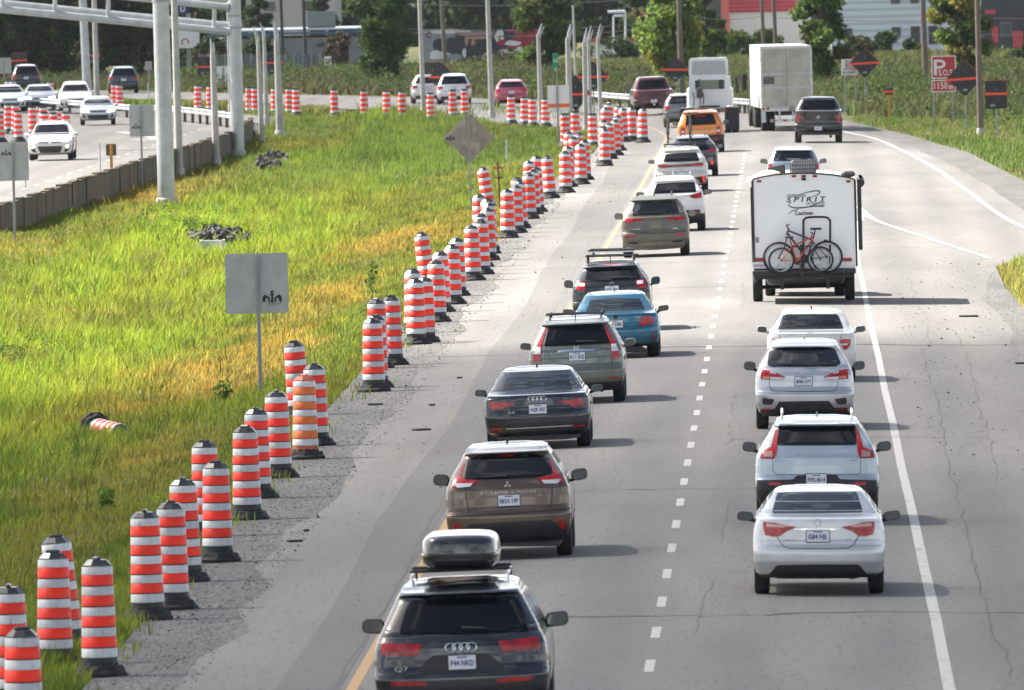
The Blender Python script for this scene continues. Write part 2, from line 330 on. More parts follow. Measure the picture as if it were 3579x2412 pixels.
# terrain sheet out to the horizon
def axis(segs):
    out = []
    for a, b, s in segs: out += list(np.arange(a, b, s))
    return np.array(out+[segs[-1][1]])
gx = axis([(-6000, -400, 700), (-400, -100, 50), (-100, -48, 6), (-48, -26.8, 2), (-26.8, 10, .7), (10, 40, 3), (40, 400, 45), (400, 6000, 700)])
gy = axis([(-3000, 0, 500), (0, 140, 35), (140, 560, 5), (560, 830, 6), (830, 1300, 10), (1300, 2000, 100), (2000, 9000, 700)])
GX, GY = np.meshgrid(gx, gy); GZ = T(GX, GY)
nz = (np.sin(GX*.9+GY*.05)+np.sin(GX*.37-GY*.11+1.3)+np.sin(GY*.21+GX*.6))*.035
GZ = GZ+np.where((GX < -9.4) & (GX > -25.8) & (GY < 800), nz, 0)
low = np.zeros(GX.shape, bool)
for poly in (PAVED, LEFTROAD):
    for dx, dy in ((0, 0), (.35, 0), (-.35, 0), (0, 4), (0, -4)): low |= in_poly(GX+dx, GY+dy, poly)
core = in_poly(GX, GY, PAVED) | in_poly(GX, GY, LEFTROAD)
GZ = GZ-np.where(core, .12, np.where(low, .02, 0))
nxg, nyg = len(gx), len(gy)
tm = MB(); tm.v = list(map(tuple, np.stack([GX.ravel(), GY.ravel(), GZ.ravel()], 1).tolist()))
tm.f = [(j*nxg+i, j*nxg+i+1, (j+1)*nxg+i+1, (j+1)*nxg+i) for j in range(nyg-1) for i in range(nxg-1)]; tm.m = [0]*len(tm.f)
ground = tag(tm.build('ground', M_SOIL, smooth=True, sharp=180), kind='structure')

def sheet(name, poly, off, m, cx=.6, cy=25., parent=None):
    bm = cut_poly(poly, cx, cy)
    for v in bm.verts: v.co.z = T1(v.co.x, v.co.y)+off
    me = bpy.data.meshes.new(name); bm.normal_update(); bmesh.ops.recalc_face_normals(bm, faces=bm.faces)
    if sum(f.normal.z for f in bm.faces) < 0: bmesh.ops.reverse_faces(bm, faces=bm.faces[:])
    bm.to_mesh(me); bm.free(); me.materials.append(m); o = link(name, me, parent)
    if not parent: tag(o, kind='structure')
    return o
road = sheet('road', PAVED, 0., M_ASPH)
left_road = sheet('road_left', LEFTROAD, 0., M_ASPH, 3, 25)
def band(line, w, n=6, jit=0.):          # ribbon polygon quads along a polyline, as list of quads
    L_ = smooth_line(line, n) if n > 1 else [np.array(p, float) for p in line]; res = []
    wf = (lambda t: w) if not callable(w) else w
    prev = None
    for i, p in enumerate(L_):
        d = L_[min(i+1, len(L_)-1)]-L_[max(i-1, 0)]; nrm = np.array([d[1], -d[0]])/np.hypot(*d)
        ww = wf(i/(len(L_)-1)); j = (random.random()-.5)*2*jit
        a = p-nrm*ww/2+nrm*j; b = p+nrm*ww/2+nrm*j; res.append((a, b))
    return res
def ribbon(name, line, w, off, m, parent=None, n=6, jit=0.):
    pr = band(line, w, n, jit); mb = MB()
    vs = [(q[0], q[1], T1(q[0], q[1])+off) for ab in pr for q in ab]
    mb.add(vs, [(2*i, 2*i+1, 2*i+3, 2*i+2) for i in range(len(pr)-1)]); o = mb.build(name, m, parent)
    if not parent: tag(o, kind='structure')
    return o
def densify(pts, step):
    out = [pts[0]]
    for a, b in zip(pts[:-1], pts[1:]):
        k = max(1, int(math.hypot(b[0]-a[0], b[1]-a[1])/step)); out += [(a[0]+(b[0]-a[0])*i/k, a[1]+(b[1]-a[1])*i/k) for i in range(1, k+1)]
    return out
# gravel verge (ragged edge), pale shoulder asphalt, darker overlay strip
rag = lambda x, y: x+.18*math.sin(y*.13)+.12*math.sin(y*.41+1)+.1*random.uniform(-1, 1)
gl = [(rag(-7.55-.0016*max(0, y-180), y), y) for y in range(62, 690, 7)]
sheet('gravel_verge', [(-8.6, 62)]+gl+[(-8.45, 690), (-8.1, 660), (-8.8, 586), (-8.9, 470), (-9.2, 345), (-9.0, 250), (-8.8, 200)], .004, M_GRAVEL)
dl = [(-6.35-.0016*(y-180)*(y < 600)-.65*(y >= 600)+.06*math.sin(y*.07)+.05*random.uniform(-1, 1), y) for y in range(62, 640, 11)]
sheet('shoulder_strip', [(a, b) for a, b in gl[:-1]]+[(-7.2, 640)]+dl[::-1], .004, M_ASPHL)
sheet('overlay_strip', dl+[(-5.58, 640), (-5.58, 62)], .004, M_ASPHD)
gr = [(rag(4.75, y), y) for y in range(62, 405, 8)]
sheet('gravel_verge_right', gr+[(5.25, 405), (5.25, 385), (5.5, 360), (5.9, 62)], .004, M_GRAVEL)
edge = smooth_line([(7.9, 455), (6.9, 529), (6.1, 586), (4.4, 657), (3.0, 690), (2.2, 722)], 8)
sheet('gravel_verge_ramp', [(e[0]+.1*random.uniform(-1, 1), e[1]) for e in edge]+[(2.8, 722), (5.05, 676), (7.05, 618), (8.15, 545), (10, 470), (10.8, 455)], .004, M_GRAVEL)
# painted lines
LW = .13
for i in range(56):
    y0 = 123.4+i*9.0; x0 = -1.87
    if y0 > 640: x0 -= ((y0-640)/60)**2*.55
    ribbon('lane_dash', [(x0, y0), (x0-(.0 if y0 < 640 else .04), y0+3.1)], .12, .003, M_WLINE, road, 1)
ribbon('edge_line', [(1.72, 62), (1.72, 200), (1.72, 390), (1.8, 434), (2.0, 470), (2.3, 492)], lambda t: .125+.02*math.sin(t*9), .003, M_WLINE, road, 10, .012)
ribbon('edge_line', [(2.12, 500), (2.5, 478), (3.4, 458), (5.35, 420)], .17, .0125, M_WLINE, road, 8)
ribbon('edge_line', [(.6, 735), (2.5, 685), (3.8, 657), (5.3, 586), (6.0, 529), (6.9, 464), (9.4, 415), (16, 345)], .17, .009, M_WLINE, road, 8)
ribbon('yellow_line', [(-5.42, 62), (-5.42, 200), (-5.42, 300)], .14, .003, M_YLINE, road, 8); ribbon('yellow_line', [(-5.42, 300), (-5.42, 640), (-5.9, 700), (-8.2, 745), (-13, 785)], .13, .003, M_YLINE2, road, 8)
for y in (436, 442, 448, 455, 463): ribbon('gore_stripe', [(1.95, y), (2.0+(467-y)*.085, y+.6)], .16, .009, M_WLINE2, road, 1)
for i in range(26): ribbon('lane_dash', [(-28.6+.0*i, 520+i*9.), (-28.6, 523.+i*9.)], .14, .009, M_WLINE, left_road, 1)
ribbon('gore_line', [tuple(onD(270, 300)[:2]), tuple(onD(325, 307)[:2]), tuple(onD(352, 318)[:2]), tuple(onD(300, 317)[:2])], .5, .009, M_WLINE, left_road, 5)
# cracks and transverse joints
M_CRACK = mat('crack_filler', (.082, .08, .077), .85)
def wiggle(line, step, amp):
    out = []; ph = random.random()*9
    for x, y in densify(line, step): out.append((x+amp*(math.sin(y*.11+ph)*.35+math.sin(y*.53+ph)*.2+random.uniform(-.4, .4)), y))
    return out
for line, w, amp in (([(2.5, 184), (2.42, 224), (2.62, 287), (2.7, 330)], .030, .10), ([(3.2, 250), (3.5, 300), (3.6, 345)], .018, .12), ([(-5.62, 178), (-5.66, 236), (-5.75, 300)], .035, .08), ([(-5.7, 320), (-5.85, 420), (-6.1, 470)], .025, .12), ([(-1.35, 196), (-1.3, 214)], .016, .12), ([(-1.2, 226), (-1.15, 240)], .016, .12),
                     ([(-1.25, 268), (-1.2, 300)], .018, .14), ([(-1.3, 362), (-1.25, 395)], .016, .14), ([(2.9, 330), (3.0, 400)], .018, .15), ([(-7.9, 190), (-7.7, 250)], .02, .1)):
    ribbon('pavement_crack', wiggle(line, 1.3, amp), lambda t, w=w: w*.45*(.25+abs(math.sin(t*23))), .0065, M_CRACK, road, 1)
for y, x0, x1, w in ((333, -9, 5, .30), (202, -3.3, 3.5, .10), (272, -1.2, 3.5, .08), (248, -5.2, -.6, .08), (389, -6, 1, .10), (419, -8, 1.4, .10), (470, 2, 4, .14)):
    ribbon('pavement_joint', [(x, y+.5*math.sin(x*1.3)+random.uniform(-.25, .25)) for x in np.arange(x0, x1, .35)], lambda t, w=w: w*(.4+.9*abs(math.sin(t*7+w*40))), .0068, M_CRACK, road, 1)
# loose stones on the gravel verge
def pebbles():
    n = 5000; Y = 165*np.exp(rng.random(n)*np.log(640/165)); X = -7.4-rng.random(n)**1.3*1.6-.0012*(Y-180); k = in_poly(X, Y, PAVED); X = X[k]; Y = Y[k]; n2 = 260
    X = np.concatenate([X, rng.uniform(-7.2, -5.6, n2), rng.uniform(2.2, 5.2, 500)]); Y = np.concatenate([Y, rng.uniform(180, 560, n2), rng.uniform(250, 420, 500)]); n = len(X); s = rng.uniform(.005, .014, n)*(1+1.2*(rng.random(n) < .05))*(.8+Y/600)
    v = np.zeros((n, 6, 3)); d = np.array([(1, 0, 0), (-1, 0, 0), (0, 1, 0), (0, -1, 0), (0, 0, .8), (0, 0, -.5)], float); v[:] = d[None]*s[:, None, None]*rng.uniform(.6, 1.3, (n, 6, 1)); v[:, :, 0] += X[:, None]; v[:, :, 1] += Y[:, None]; v[:, :, 2] += (T(X, Y)+.012)[:, None]
    f = np.array([(0, 2, 4), (2, 1, 4), (1, 3, 4), (3, 0, 4), (2, 0, 5), (1, 2, 5), (3, 1, 5), (0, 3, 5)]); lp = (np.arange(n)[:, None, None]*6+f[None]).ravel(); me = bpy.data.meshes.new('pebbles'); me.vertices.add(n*6); me.vertices.foreach_set('co', v.ravel()); me.loops.add(len(lp)); me.loops.foreach_set('vertex_index', lp.astype(np.int32)); me.polygons.add(n*8); me.polygons.foreach_set('loop_start', np.arange(0, n*24, 3, dtype=np.int32)); me.polygons.foreach_set('material_index', np.repeat(rng.integers(0, 3, n), 8).astype(np.int32)); me.update(calc_edges=True)
    for i, c in enumerate([(.075, .072, .07), (.12, .116, .11), (.24, .23, .22)]): me.materials.append(mat('pebble_%d' % i, c, .9))
    tag(link('pebbles', me), 'loose stones scattered on the gravel verges', 'gravel', kind='stuff')
pebbles()
# loose debris on the shoulders
M_DEB = mat('debris', (.04, .037, .033), .9)
for x, y, w, a, lb in ((-6.9, 283, .30, .4, 'dark strip of debris on the shoulder left of the dark sedan'), (-7.05, 298, .12, .3, 'small dark block on the shoulder left of the green SUV'), (-6.9, 316, .11, .1, 'small dark block on the pale shoulder above the other block'), (-7.6, 232, .22, .3, 'dark scrap on the gravel below the drum pair under the grey sign'), (-7.55, 236, .10, 0, 'tiny dark scrap beside the larger one on the gravel'), (4.0, 357, .45, 0, 'flat dark scrap on the right shoulder below the grass tongue'), (4.6, 318, .2, 0, 'small dark scrap near the right edge of the photo'), (-8.2, 300, .3, .1, 'dark strip of debris beside the drums left of the green SUV')):
    mb = MB().box((0, 0, .018), (w, w*.9, .035), rz=a, bev=.012); o = mb.build('debris_piece', M_DEB, loc=(x, y, T1(x, y)+.005)); tag(o, lb, 'debris', 'scraps on the shoulders')

# ------------------------------------------------------------ grass
M_GRASS = bpy.data.materials.new('grass_blades'); M_GRASS.use_nodes = True
nt = M_GRASS.node_tree; b = nt.nodes['Principled BSDF']; at_ = N(nt, 'ShaderNodeVertexColor', layer_name='Col'); b.inputs['Roughness'].default_value = .55; b.inputs['Specular IOR Level'].default_value = .3
tr = N(nt, 'ShaderNodeBsdfTranslucent'); ms = N(nt, 'ShaderNodeMixShader'); ms.inputs[0].default_value = .62
nt.links.new(at_.outputs[0], b.inputs['Base Color']); nt.links.new(at_.outputs[0], tr.inputs[0]); nt.links.new(b.outputs[0], ms.inputs[1]); nt.links.new(tr.outputs[0], ms.inputs[2]); nt.links.new(ms.outputs[0], nt.nodes['Material Output'].inputs[0])
def vnoise(x, y, s, seed):
    x = x/s; y = y/s; xi = np.floor(x).astype(int); yi = np.floor(y).astype(int); fx = x-xi; fy = y-yi; fx = fx*fx*(3-2*fx); fy = fy*fy*(3-2*fy)
    def h(a, b_): n = (a*374761393+b_*668265263+seed*974634777) & 0x7fffffff; n = (n ^ (n >> 13))*1274126177 & 0x7fffffff; return ((n ^ (n >> 16)) & 0xffff)/65535.
    return (h(xi, yi)*(1-fx)+h(xi+1, yi)*fx)*(1-fy)+(h(xi, yi+1)*(1-fx)+h(xi+1, yi+1)*fx)*fy
def grass(name, X, Y, Z, Hh, W, C, label, lean=.35):
    n = len(X); a = rng.uniform(0, np.pi, n); dx = np.cos(a)*W/2; dy = np.sin(a)*W/2
    lx = Hh*(rng.normal(0, lean, n)+.12); ly = Hh*rng.normal(0, lean, n)
    v = np.zeros((n, 5, 3)); v[:, 0] = np.stack([X-dx, Y-dy, Z-.03], 1); v[:, 1] = np.stack([X+dx, Y+dy, Z-.03], 1)
    v[:, 2] = np.stack([X+dx*.8+lx*.4, Y+dy*.8+ly*.4, Z+Hh*.6], 1); v[:, 3] = np.stack([X-dx*.8+lx*.4, Y-dy*.8+ly*.4, Z+Hh*.6], 1); v[:, 4] = np.stack([X+lx, Y+ly, Z+Hh], 1)
    idx = (np.arange(n)*5)[:, None]; loops = np.concatenate([idx+[0, 1, 2, 3], idx+[3, 2, 4]], 1).ravel()
    me = bpy.data.meshes.new(name); me.vertices.add(n*5); me.vertices.foreach_set('co', v.ravel()); me.loops.add(n*7); me.loops.foreach_set('vertex_index', loops.astype(np.int32))
    me.polygons.add(n*2); st = (np.arange(n)[:, None]*7+[0, 4]).ravel(); me.polygons.foreach_set('loop_start', st.astype(np.int32))
    me.update(calc_edges=True); me.validate()
    ca = me.color_attributes.new('Col', 'FLOAT_COLOR', 'POINT'); cc = np.ones((n, 5, 4)); cc[:, :, :3] = C[:, None, :]; ca.data.foreach_set('color', cc.ravel())
    me.materials.append(M_GRASS); return tag(link(name, me), label, 'grass', kind='stuff')
CG = np.array
def median_grass(n):
    Y = 150*np.exp(rng.random(n)*np.log(815/150)); X = rng.uniform(-26.0, -8.3, n)
    u = rng.random(n); keep = ~in_poly(X, Y, PAVED) | ((rng.random(n) < .10) & (X < -8.5) & (vnoise(X, Y*.2, .8, 3) > .5))
    keep &= (X < -10.0+.0*Y) | (u < .95); X = X[keep]; Y = Y[keep]; n = len(X)
    t = (-X-9)/17
    p = .6*vnoise(X, Y*.12, 2.3, 1)+.4*vnoise(X, Y*.2, .9, 2); q = .65*vnoise(X+40, Y*.09, 3.1, 5)+.35*vnoise(X, Y*.25, 1.0, 6)
    lush = sstep(.25, .45, t)*(1-sstep(.68, .85, t))*sstep(170, 300, Y+260*(q-.4)); lush = np.clip(lush+.5*(p-.5), 0, 1)
    dry = np.clip(sstep(.50, .85, q+.30*np.exp(-((t-.19)/.09)**2)*sstep(270, 370, Y)*(1-sstep(480, 600, Y))+.10*(t > .8)*(Y < 640)-.22*(1-sstep(250, 330, Y))), 0, 1)*(1-.75*lush)
    green = CG([.165, .205, .028]); bright = CG([.255, .33, .03]); ochre = CG([.44, .27, .055]); olive = CG([.20, .17, .035]); deep = CG([.05, .115, .022])
    C = green+(bright-green)*lush[:, None]; C = C+(ochre-C)*(dry*.75)[:, None]; C = C+(olive-C)*(.5*(p < .42))[:, None]
    fa = sstep(560, 640, Y)*(1-.5*(t > .7)); C = C+(CG([.095, .17, .035])-C)*(fa*.6)[:, None]
    cl = (vnoise(X, Y*.3, .7, 9) > .74); C = np.where(cl[:, None], C*.55+deep*.25, C)
    C = C*rng.uniform(.8, 1.22, (n, 1))*(1+.06*rng.normal(0, 1, (n, 3)))
    Hh = (.11+.24*lush+.10*p)*rng.uniform(.5, 1.25, n); Hh = np.where(t < .10, np.minimum(Hh, .18), Hh); Hh = np.where(cl, Hh*1.4, Hh)
    Hh = np.where(rng.random(n) < .012, Hh*1.8+.15, Hh)
    for px_, py_, rx_, ry_ in ((495, 552, 1.15, 16), (618, 378, .85, 24)): g_ = onD(px_, py_); Hh = np.where(((X-g_[0])/rx_)**2+((Y-g_[1])/ry_)**2 < 1, Hh*.5, Hh)
    W = rng.uniform(.012, .028, n)*(.75+Y/650)
    nzv = (np.sin(X*.9+Y*.05)+np.sin(X*.37-Y*.11+1.3)+np.sin(Y*.21+X*.6))*.035*((X < -9.4) & (X > -25.8))
    grass('median_grass', X, Y, T(X, Y)+nzv, Hh, W, np.clip(C, .008, .6), 'tall sunlit yellow-green grass filling the median ditch')
median_grass(560000)
def patch_grass(name, n, poly, hmin, hmax, cols, label, w=.04, avoid=None, ex=None):
    A = np.array(poly); X = []; Y = []
    while len(X) < n:
        x = rng.uniform(A[:, 0].min(), A[:, 0].max(), n*2); y = rng.uniform(A[:, 1].min(), A[:, 1].max(), n*2); k = in_poly(x, y, poly)
        if avoid:
            for q in avoid: k &= ~in_poly(x, y, q)
        X += list(x[k]); Y += list(y[k])
    X = np.array(X[:n]); Y = np.array(Y[:n]); p = .6*vnoise(X, Y*.15, 2.5, 21)+.4*vnoise(X, Y*.3, .8, 22)
    c = np.array(cols); f = np.clip(p*len(c)*1.15-.1+rng.normal(0, .25, n), 0, len(c)-1.001); i = f.astype(int); fr = (f-i)[:, None]; C = c[i]*(1-fr)+c[np.minimum(i+1, len(c)-1)]*fr
    C = C*rng.uniform(.65, 1.35, (n, 1)); Hh = (hmin+(hmax-hmin)*p)*rng.uniform(.5, 1.2, n)
    z = T(X, Y)
    if ex is not None: z = z+ex(X, Y)
    grass(name, X, Y, z, Hh, rng.uniform(.6, 1.3, n)*w, np.clip(C, .008, .6), label)
patch_grass('roadside_grass', 16000, [(5.35, 362), (5.3, 405), (6.2, 420), (8.2, 393), (11.5, 345), (14, 300), (5.8, 300)], .10, .38, [(.10, .19, .03), (.20, .33, .03), (.30, .27, .07)], 'bright grass tongue between the road and the ramp', .03)
patch_grass('verge_grass', 85000, [(2.9, 722), (5.1, 678), (7.1, 620), (8.3, 546), (10.1, 472), (13, 433), (30, 433), (30, 760), (12, 790), (3.5, 770)], .08, .30, [(.085, .13, .03), (.13, .20, .035), (.19, .19, .055), (.10, .16, .03)], 'roadside grass below the covered signs', .045)
patch_grass('verge_weeds', 42000, [(3.5, 735), (12, 720), (34, 700), (34, 1005), (-10, 1005), (-14, 880), (-8, 832), (1.5, 768)], .3, .9, [(.05, .085, .022), (.08, .12, .03), (.10, .085, .05), (.11, .14, .04)], 'tall weedy bank of goldenrod and grass behind the signs', .11)
patch_grass('far_verge_grass', 42000, [(-9.5, 826), (-18, 871), (-30, 918), (-42, 966), (-60, 1026), (-66, 1010), (-74, 1130), (-20, 1130), (-4, 1000), (-4, 830)], .2, .7, [(.05, .08, .02), (.08, .10, .03), (.10, .10, .04)], 'rough grass and weeds beyond the curving road', .13)
patch_grass('island_grass', 26000, [(-27.6, 803), (-24, 816), (-33, 868), (-45, 922), (-62, 985), (-66, 1000), (-72, 985), (-50, 938), (-38, 883), (-31, 842)], .15, .5, [(.10, .17, .03), (.14, .22, .035), (.19, .19, .06)], 'green strip between the guardrail and the far road', .09)
patch_grass('field_grass', 60000, [(-30, 1000), (45, 960), (60, 1160), (-40, 1160)], .3, .8, [(.13, .13, .045), (.17, .155, .06), (.11, .13, .04)], 'dry meadow in front of the buildings', .16)
# ------------------------------------------------------------ poles, walls, rails
FD = F*.6502
def mpp(Y): return Y/FD                       # metres per tracing pixel at distance Y
def P(x, y, Y): return atY(x*DS, y*DS, Y)
def wall_panels():
    pts = [(-4, 468), (100, 436), (200, 402), (300, 371), (420, 334), (530, 300), (574, 270)]
    W_ = [at(x*DS, y*DS, .62)[:2] for x, y in pts]
    root = thing('sheet_pile_wall', 'long dark brown barrier wall of vertical panels along the opposite carriageway', 'wall', (W_[0][0], W_[0][1], T1(*W_[0])))
    d = densify([tuple(w) for w in W_], 2.6); d = [d[0]]+d[1:]
    pm = [mat('wall_brown_%d' % i, c, .85, noise=.35, nscale=2.2, stretch=(1, 1, .4)) for i, c in enumerate([(.075, .052, .028), (.092, .063, .034), (.062, .046, .028), (.10, .064, .038)])]
    shp = []
    for i, m in enumerate(pm):
        mb = MB(); mb.prism([(-1.3, -1.25), (1.3, -1.25), (1.3, 0), (-1.3, 0)], -.06, .06)
        for k in range(5): mb.box((-1.05+k*.52, -.09, -.63), (.26, .07, 1.2))
        mb.box((0, -.02, .0), (2.62, .22, .06)); shp.append(mb.mesh('wall_panel', m))
    o0 = Vector(root.location)
    for i in range(len(d)-1):
        a, b = d[i], d[i+1]; mx, my = (a[0]+b[0])/2, (a[1]+b[1])/2; L_ = math.hypot(b[0]-a[0], b[1]-a[1])
        p = link('wall_panel', shp[random.choice([0, 0, 1, 1, 2, 3])], root, Vector((mx+random.uniform(-.03, .03), my, .62+.03*math.sin(i*1.9)+random.uniform(-.012, .012)))-o0, (0, 0, math.atan2(b[1]-a[1], b[0]-a[0])+math.pi))
        p.scale = (L_/2.6*.99, 1, 1)
    return W_
WALL = wall_panels()
def wbeam(name, label, line, z0=.5, post=3.8, end=True):
    root = thing(name, label, 'guardrail', (line[0][0], line[0][1], T1(*line[0]))); o0 = Vector(root.location)
    prof = [(-.02, -.155), (-.09, -.12), (-.09, -.07), (-.02, -.02), (-.02, .02), (-.09, .07), (-.09, .12), (-.02, .155)]
    L_ = smooth_line(line, 6); mb = MB(); vs = []
    for i, p in enumerate(L_):
        d = L_[min(i+1, len(L_)-1)]-L_[max(i-1, 0)]; n = np.array([d[1], -d[0]])/np.hypot(*d)
        if n[1] > 0: n = -n
        for q, h in prof: vs.append((p[0]-n[0]*q-o0.x, p[1]-n[1]*q-o0.y, T1(p[0], p[1])+z0+.155+h-o0.z))
    m = len(prof); mb.add(vs, [(i*m+k, i*m+k+1, (i+1)*m+k+1, (i+1)*m+k) for i in range(len(L_)-1) for k in range(m-1)]); mb.build('w_beam', mat('guardrail_steel', (.58, .59, .60), .38, .5, noise=.18, nscale=1.), root, True)
    pmsh = MB().box((0, 0, .38), (.15, .15, .9), bev=.01).mesh('post', mat('guardrail_post_wood', (.09, .075, .055), .9, noise=.3))
    for q in densify([tuple(p) for p in L_], post)[::1]: link('post', pmsh, root, (q[0]-o0.x, q[1]-o0.y+.14, T1(*q)-o0.z))
    if end:
        mb = MB(); mb.lathe([(.17, -.16), (.17, .16)], 14, (0, 0, 0)); mb.build('end_cap', MATS['guardrail_steel'], root, True, loc=(L_[0][0]-o0.x, L_[0][1]-o0.y, T1(*L_[0])+z0+.16-o0.z))
wbeam('guardrail', 'pale steel guardrail with rounded end at the bend of the opposite road', [tuple(at(x*DS, y*DS, .6)[:2]) for x, y in ((576, 272), (500, 259), (400, 248), (260, 237), (60, 226), (-60, 221))], .46)
wbeam('guardrail', 'pale steel guardrail behind the red pickup and the two trucks', [tuple(at(x*DS, y*DS, .6)[:2]) for x, y in ((1335, 208), (1450, 215), (1560, 221), (1680, 229), (1722, 233))], .42, end=False)

def tapered(name, label, base, top, wb, wt, m, cat='pole', tip=None, group=None, extend=0., sides=12, ring=None):
    b = onD(*base); Y = b[1]; t = P(top[0], top[1], Y); s = mpp(Y)
    root = thing(name, label, cat, b, 0, group); dv = Vector(t)-Vector(b)
    if extend: dv = dv*(1+extend)
    mb = MB(); mb.tube([(0, 0, -.15), tuple(dv*.5), tuple(dv)], [wb*s/2, (wb+wt)*s/4, wt*s/2], sides); mb.build('shaft', m, root, True, 50)
    MB().lathe([(wb*s*.62, -.2), (wb*s*.62, .28), (wb*s*.52, .34)], 10).build('footing', M_CONC, root, True)
    if tip:
        tp = Vector(P(tip[0], tip[1], Y))-Vector(b); e = tp-dv
        mb = MB(); mb.tube([tuple(dv-Vector((0, 0, .3))), tuple(dv+e*.35), tuple(dv+e)], [wt*s*.42, wt*s*.30, wt*s*.12], 8)
        mb.tube([tuple(dv-Vector((0, 0, .3))), tuple(dv+e*.4+Vector((.10, 0, -.05))), tuple(dv+e*.9+Vector((.12, 0, -.1)))], [wt*s*.3, wt*s*.2, wt*s*.1], 8); mb.build('bracket_arm', M_GALV, root, True)
    if ring:
        for f in ring: MB().lathe([(wt*s*.56, -.05), (wt*s*.56, .05)], 14).build('collar', M_POSTG, root, True, loc=tuple(dv*f))
    return root
tapered('gantry_column', 'thick grey steel column rising from the grass mound', (379, 470), (365, 0), 39, 36, M_GALV, 'column', extend=.2, ring=(.83,), sides=16)
gB = tapered('sign_gantry', 'grey steel overhead sign gantry with tubular truss over the opposite road', (540, 358), (533, 0), 31, 27, M_GALV, 'gantry', extend=.25, ring=(.82, .72, .66), sides=16)
def gantry_truss(root):
    b = Vector(root.location); Y = b.y; k = mpp(Y)
    def q(x, y, dy=0.): return Vector(P(x, y, Y+dy))-b+Vector((0, dy*0, 0))
    for nm, A, B_, r in (('lower_chord', (524, 72), (-40, 17), 10), ('upper_chord', (518, 16), (-40, -42), 9.5)):
        mb = MB(); a, c = q(*A), q(*B_); mb.tube([tuple(a), tuple(a.lerp(c, .5)), tuple(c)], r*k*.9, 14); mb.lathe([(r*k*1.25, -.06), (r*k*1.25, .06)], 14, tuple(a), axis='x'); mb.build(nm, M_GALV, root, True)
    for A, B_ in (((524, 60), (-40, 4)), ((518, -2), (-40, -60))):
        mb = MB(); a, c = q(*A), q(*B_); a.y += 1.; c.y += 1.; mb.tube([tuple(a), tuple(c)], 9*k, 10); mb.build('rear_chord', M_GALV, root, True)
    for x, y0, y1 in ((487, 10, 68), (246, -15, 46), (125, -28, 32), (5, -38, 20), (366, 0, 58)):
        MB().tube([tuple(q(x, y0)), tuple(q(x, y1))], 5*k, 8).build('web_strut', M_GALV, root, True)
gantry_truss(gB)
tapered('gantry_column', 'far grey steel column behind the oncoming white cars', (198, 207), (188, 0), 20, 17, M_GALV, 'column', extend=.3, ring=(.78,), sides=14)
tapered('lamp_pole', 'tall pale concrete lamp pole right beside the thick grey column', (408, 400), (396, 0), 19, 13, M_CONC, extend=.5)
tapered('lamp_pole', 'slim grey lamp pole behind the gantry column and white board', (524, 252), (519, 40), 9, 8, M_CONC, extend=.9)
tapered('lamp_pole', 'slim pale pole standing behind the guardrail near the oncoming cars', (221, 233), (214, 0), 13, 11, M_CONC, extend=.5)
tapered('lamp_pole', 'tall slim lamp pole in front of the two white cars', (963, 259), (953, 0), 12, 8, M_CONC, extend=.6)
tapered('lamp_pole', 'tall slim lamp pole left of the pink car', (1118, 266), (1108, 0), 13, 9, M_CONC, extend=.6)
tapered('lamp_pole', 'thin tall pole among the short concrete poles behind the black diamond', (1312, 262), (1302, 12), 8, 5, M_CONC)
for bs, tp, ti, w, lb in (((492, 376), (483, 120), (478, 88), 18, 'leftmost short concrete pole with bent tip before the wall'), ((595, 330), (587, 100), (576, 61), 14, 'short concrete pole with bent tip, nearest right of the gantry'),
                          ((606, 278), (600, 83), (591, 52), 12, 'short concrete pole with bent tip, middle one of three'), ((637, 312), (629, 94), (622, 51), 20, 'stout short concrete pole with forked tip right of the gantry'),
                          ((1230, 277), (1223, 77), (1232, 54), 13, 'single short concrete pole with bent tip right of the pink car'), ((1296, 298), (1290, 86), (1297, 55), 17, 'stout short concrete pole behind the white board with orange band'),
                          ((1332, 302), (1327, 96), (1333, 64), 13, 'short concrete pole nearest the drums at the bend'), ((1342, 281), (1337, 90), (1343, 58), 11, 'slim short concrete pole directly behind its twin at the bend'),
                          ((1366, 280), (1358, 84), (1365, 54), 11, 'rightmost short concrete pole with bent tip near the bend')):
    tapered('concrete_post', lb, bs, tp, w, w*.66, M_CONC, 'pole', ti, 'short concrete poles with bent tips')
tapered('utility_pole', 'grey wooden utility pole in front of the right covered diamond', (2229, 309), (2221, 0), 15, 11, M_WOODP, 'utility pole', extend=.5)
tapered('utility_pole', 'wooden utility pole before the white building', (2104, 196), (2097, 0), 15, 11, M_WOODP, 'utility pole', extend=.5)
tapered('utility_pole', 'wooden utility pole rising through the light green tree', (1549, 214), (1543, 0), 14, 11, M_WOODP, 'utility pole', extend=.5)
tapered('utility_pole', 'left of two wooden poles above the box trailer', (1737, 160), (1731, 0), 9, 8, M_WOODP, 'utility pole', extend=.6)
tapered('utility_pole', 'right of two wooden poles above the box trailer', (1765, 160), (1758, 0), 10, 9, M_WOODP, 'utility pole', extend=.6)
tapered('utility_pole', 'greenish wooden pole in front of the printed hoarding', (1013, 160), (1003, 0), 11, 9, M_WOODP, 'utility pole', extend=.6)
M_DPOLE = mat('dark_pole', (.02, .022, .025), .6)
tapered('dark_pole', 'left of two black poles before the grey building', (645, 168), (638, 0), 8, 7, M_DPOLE, extend=.5)
tapered('dark_pole', 'right of two black poles before the grey building', (696, 163), (689, 0), 9, 7, M_DPOLE, extend=.5)
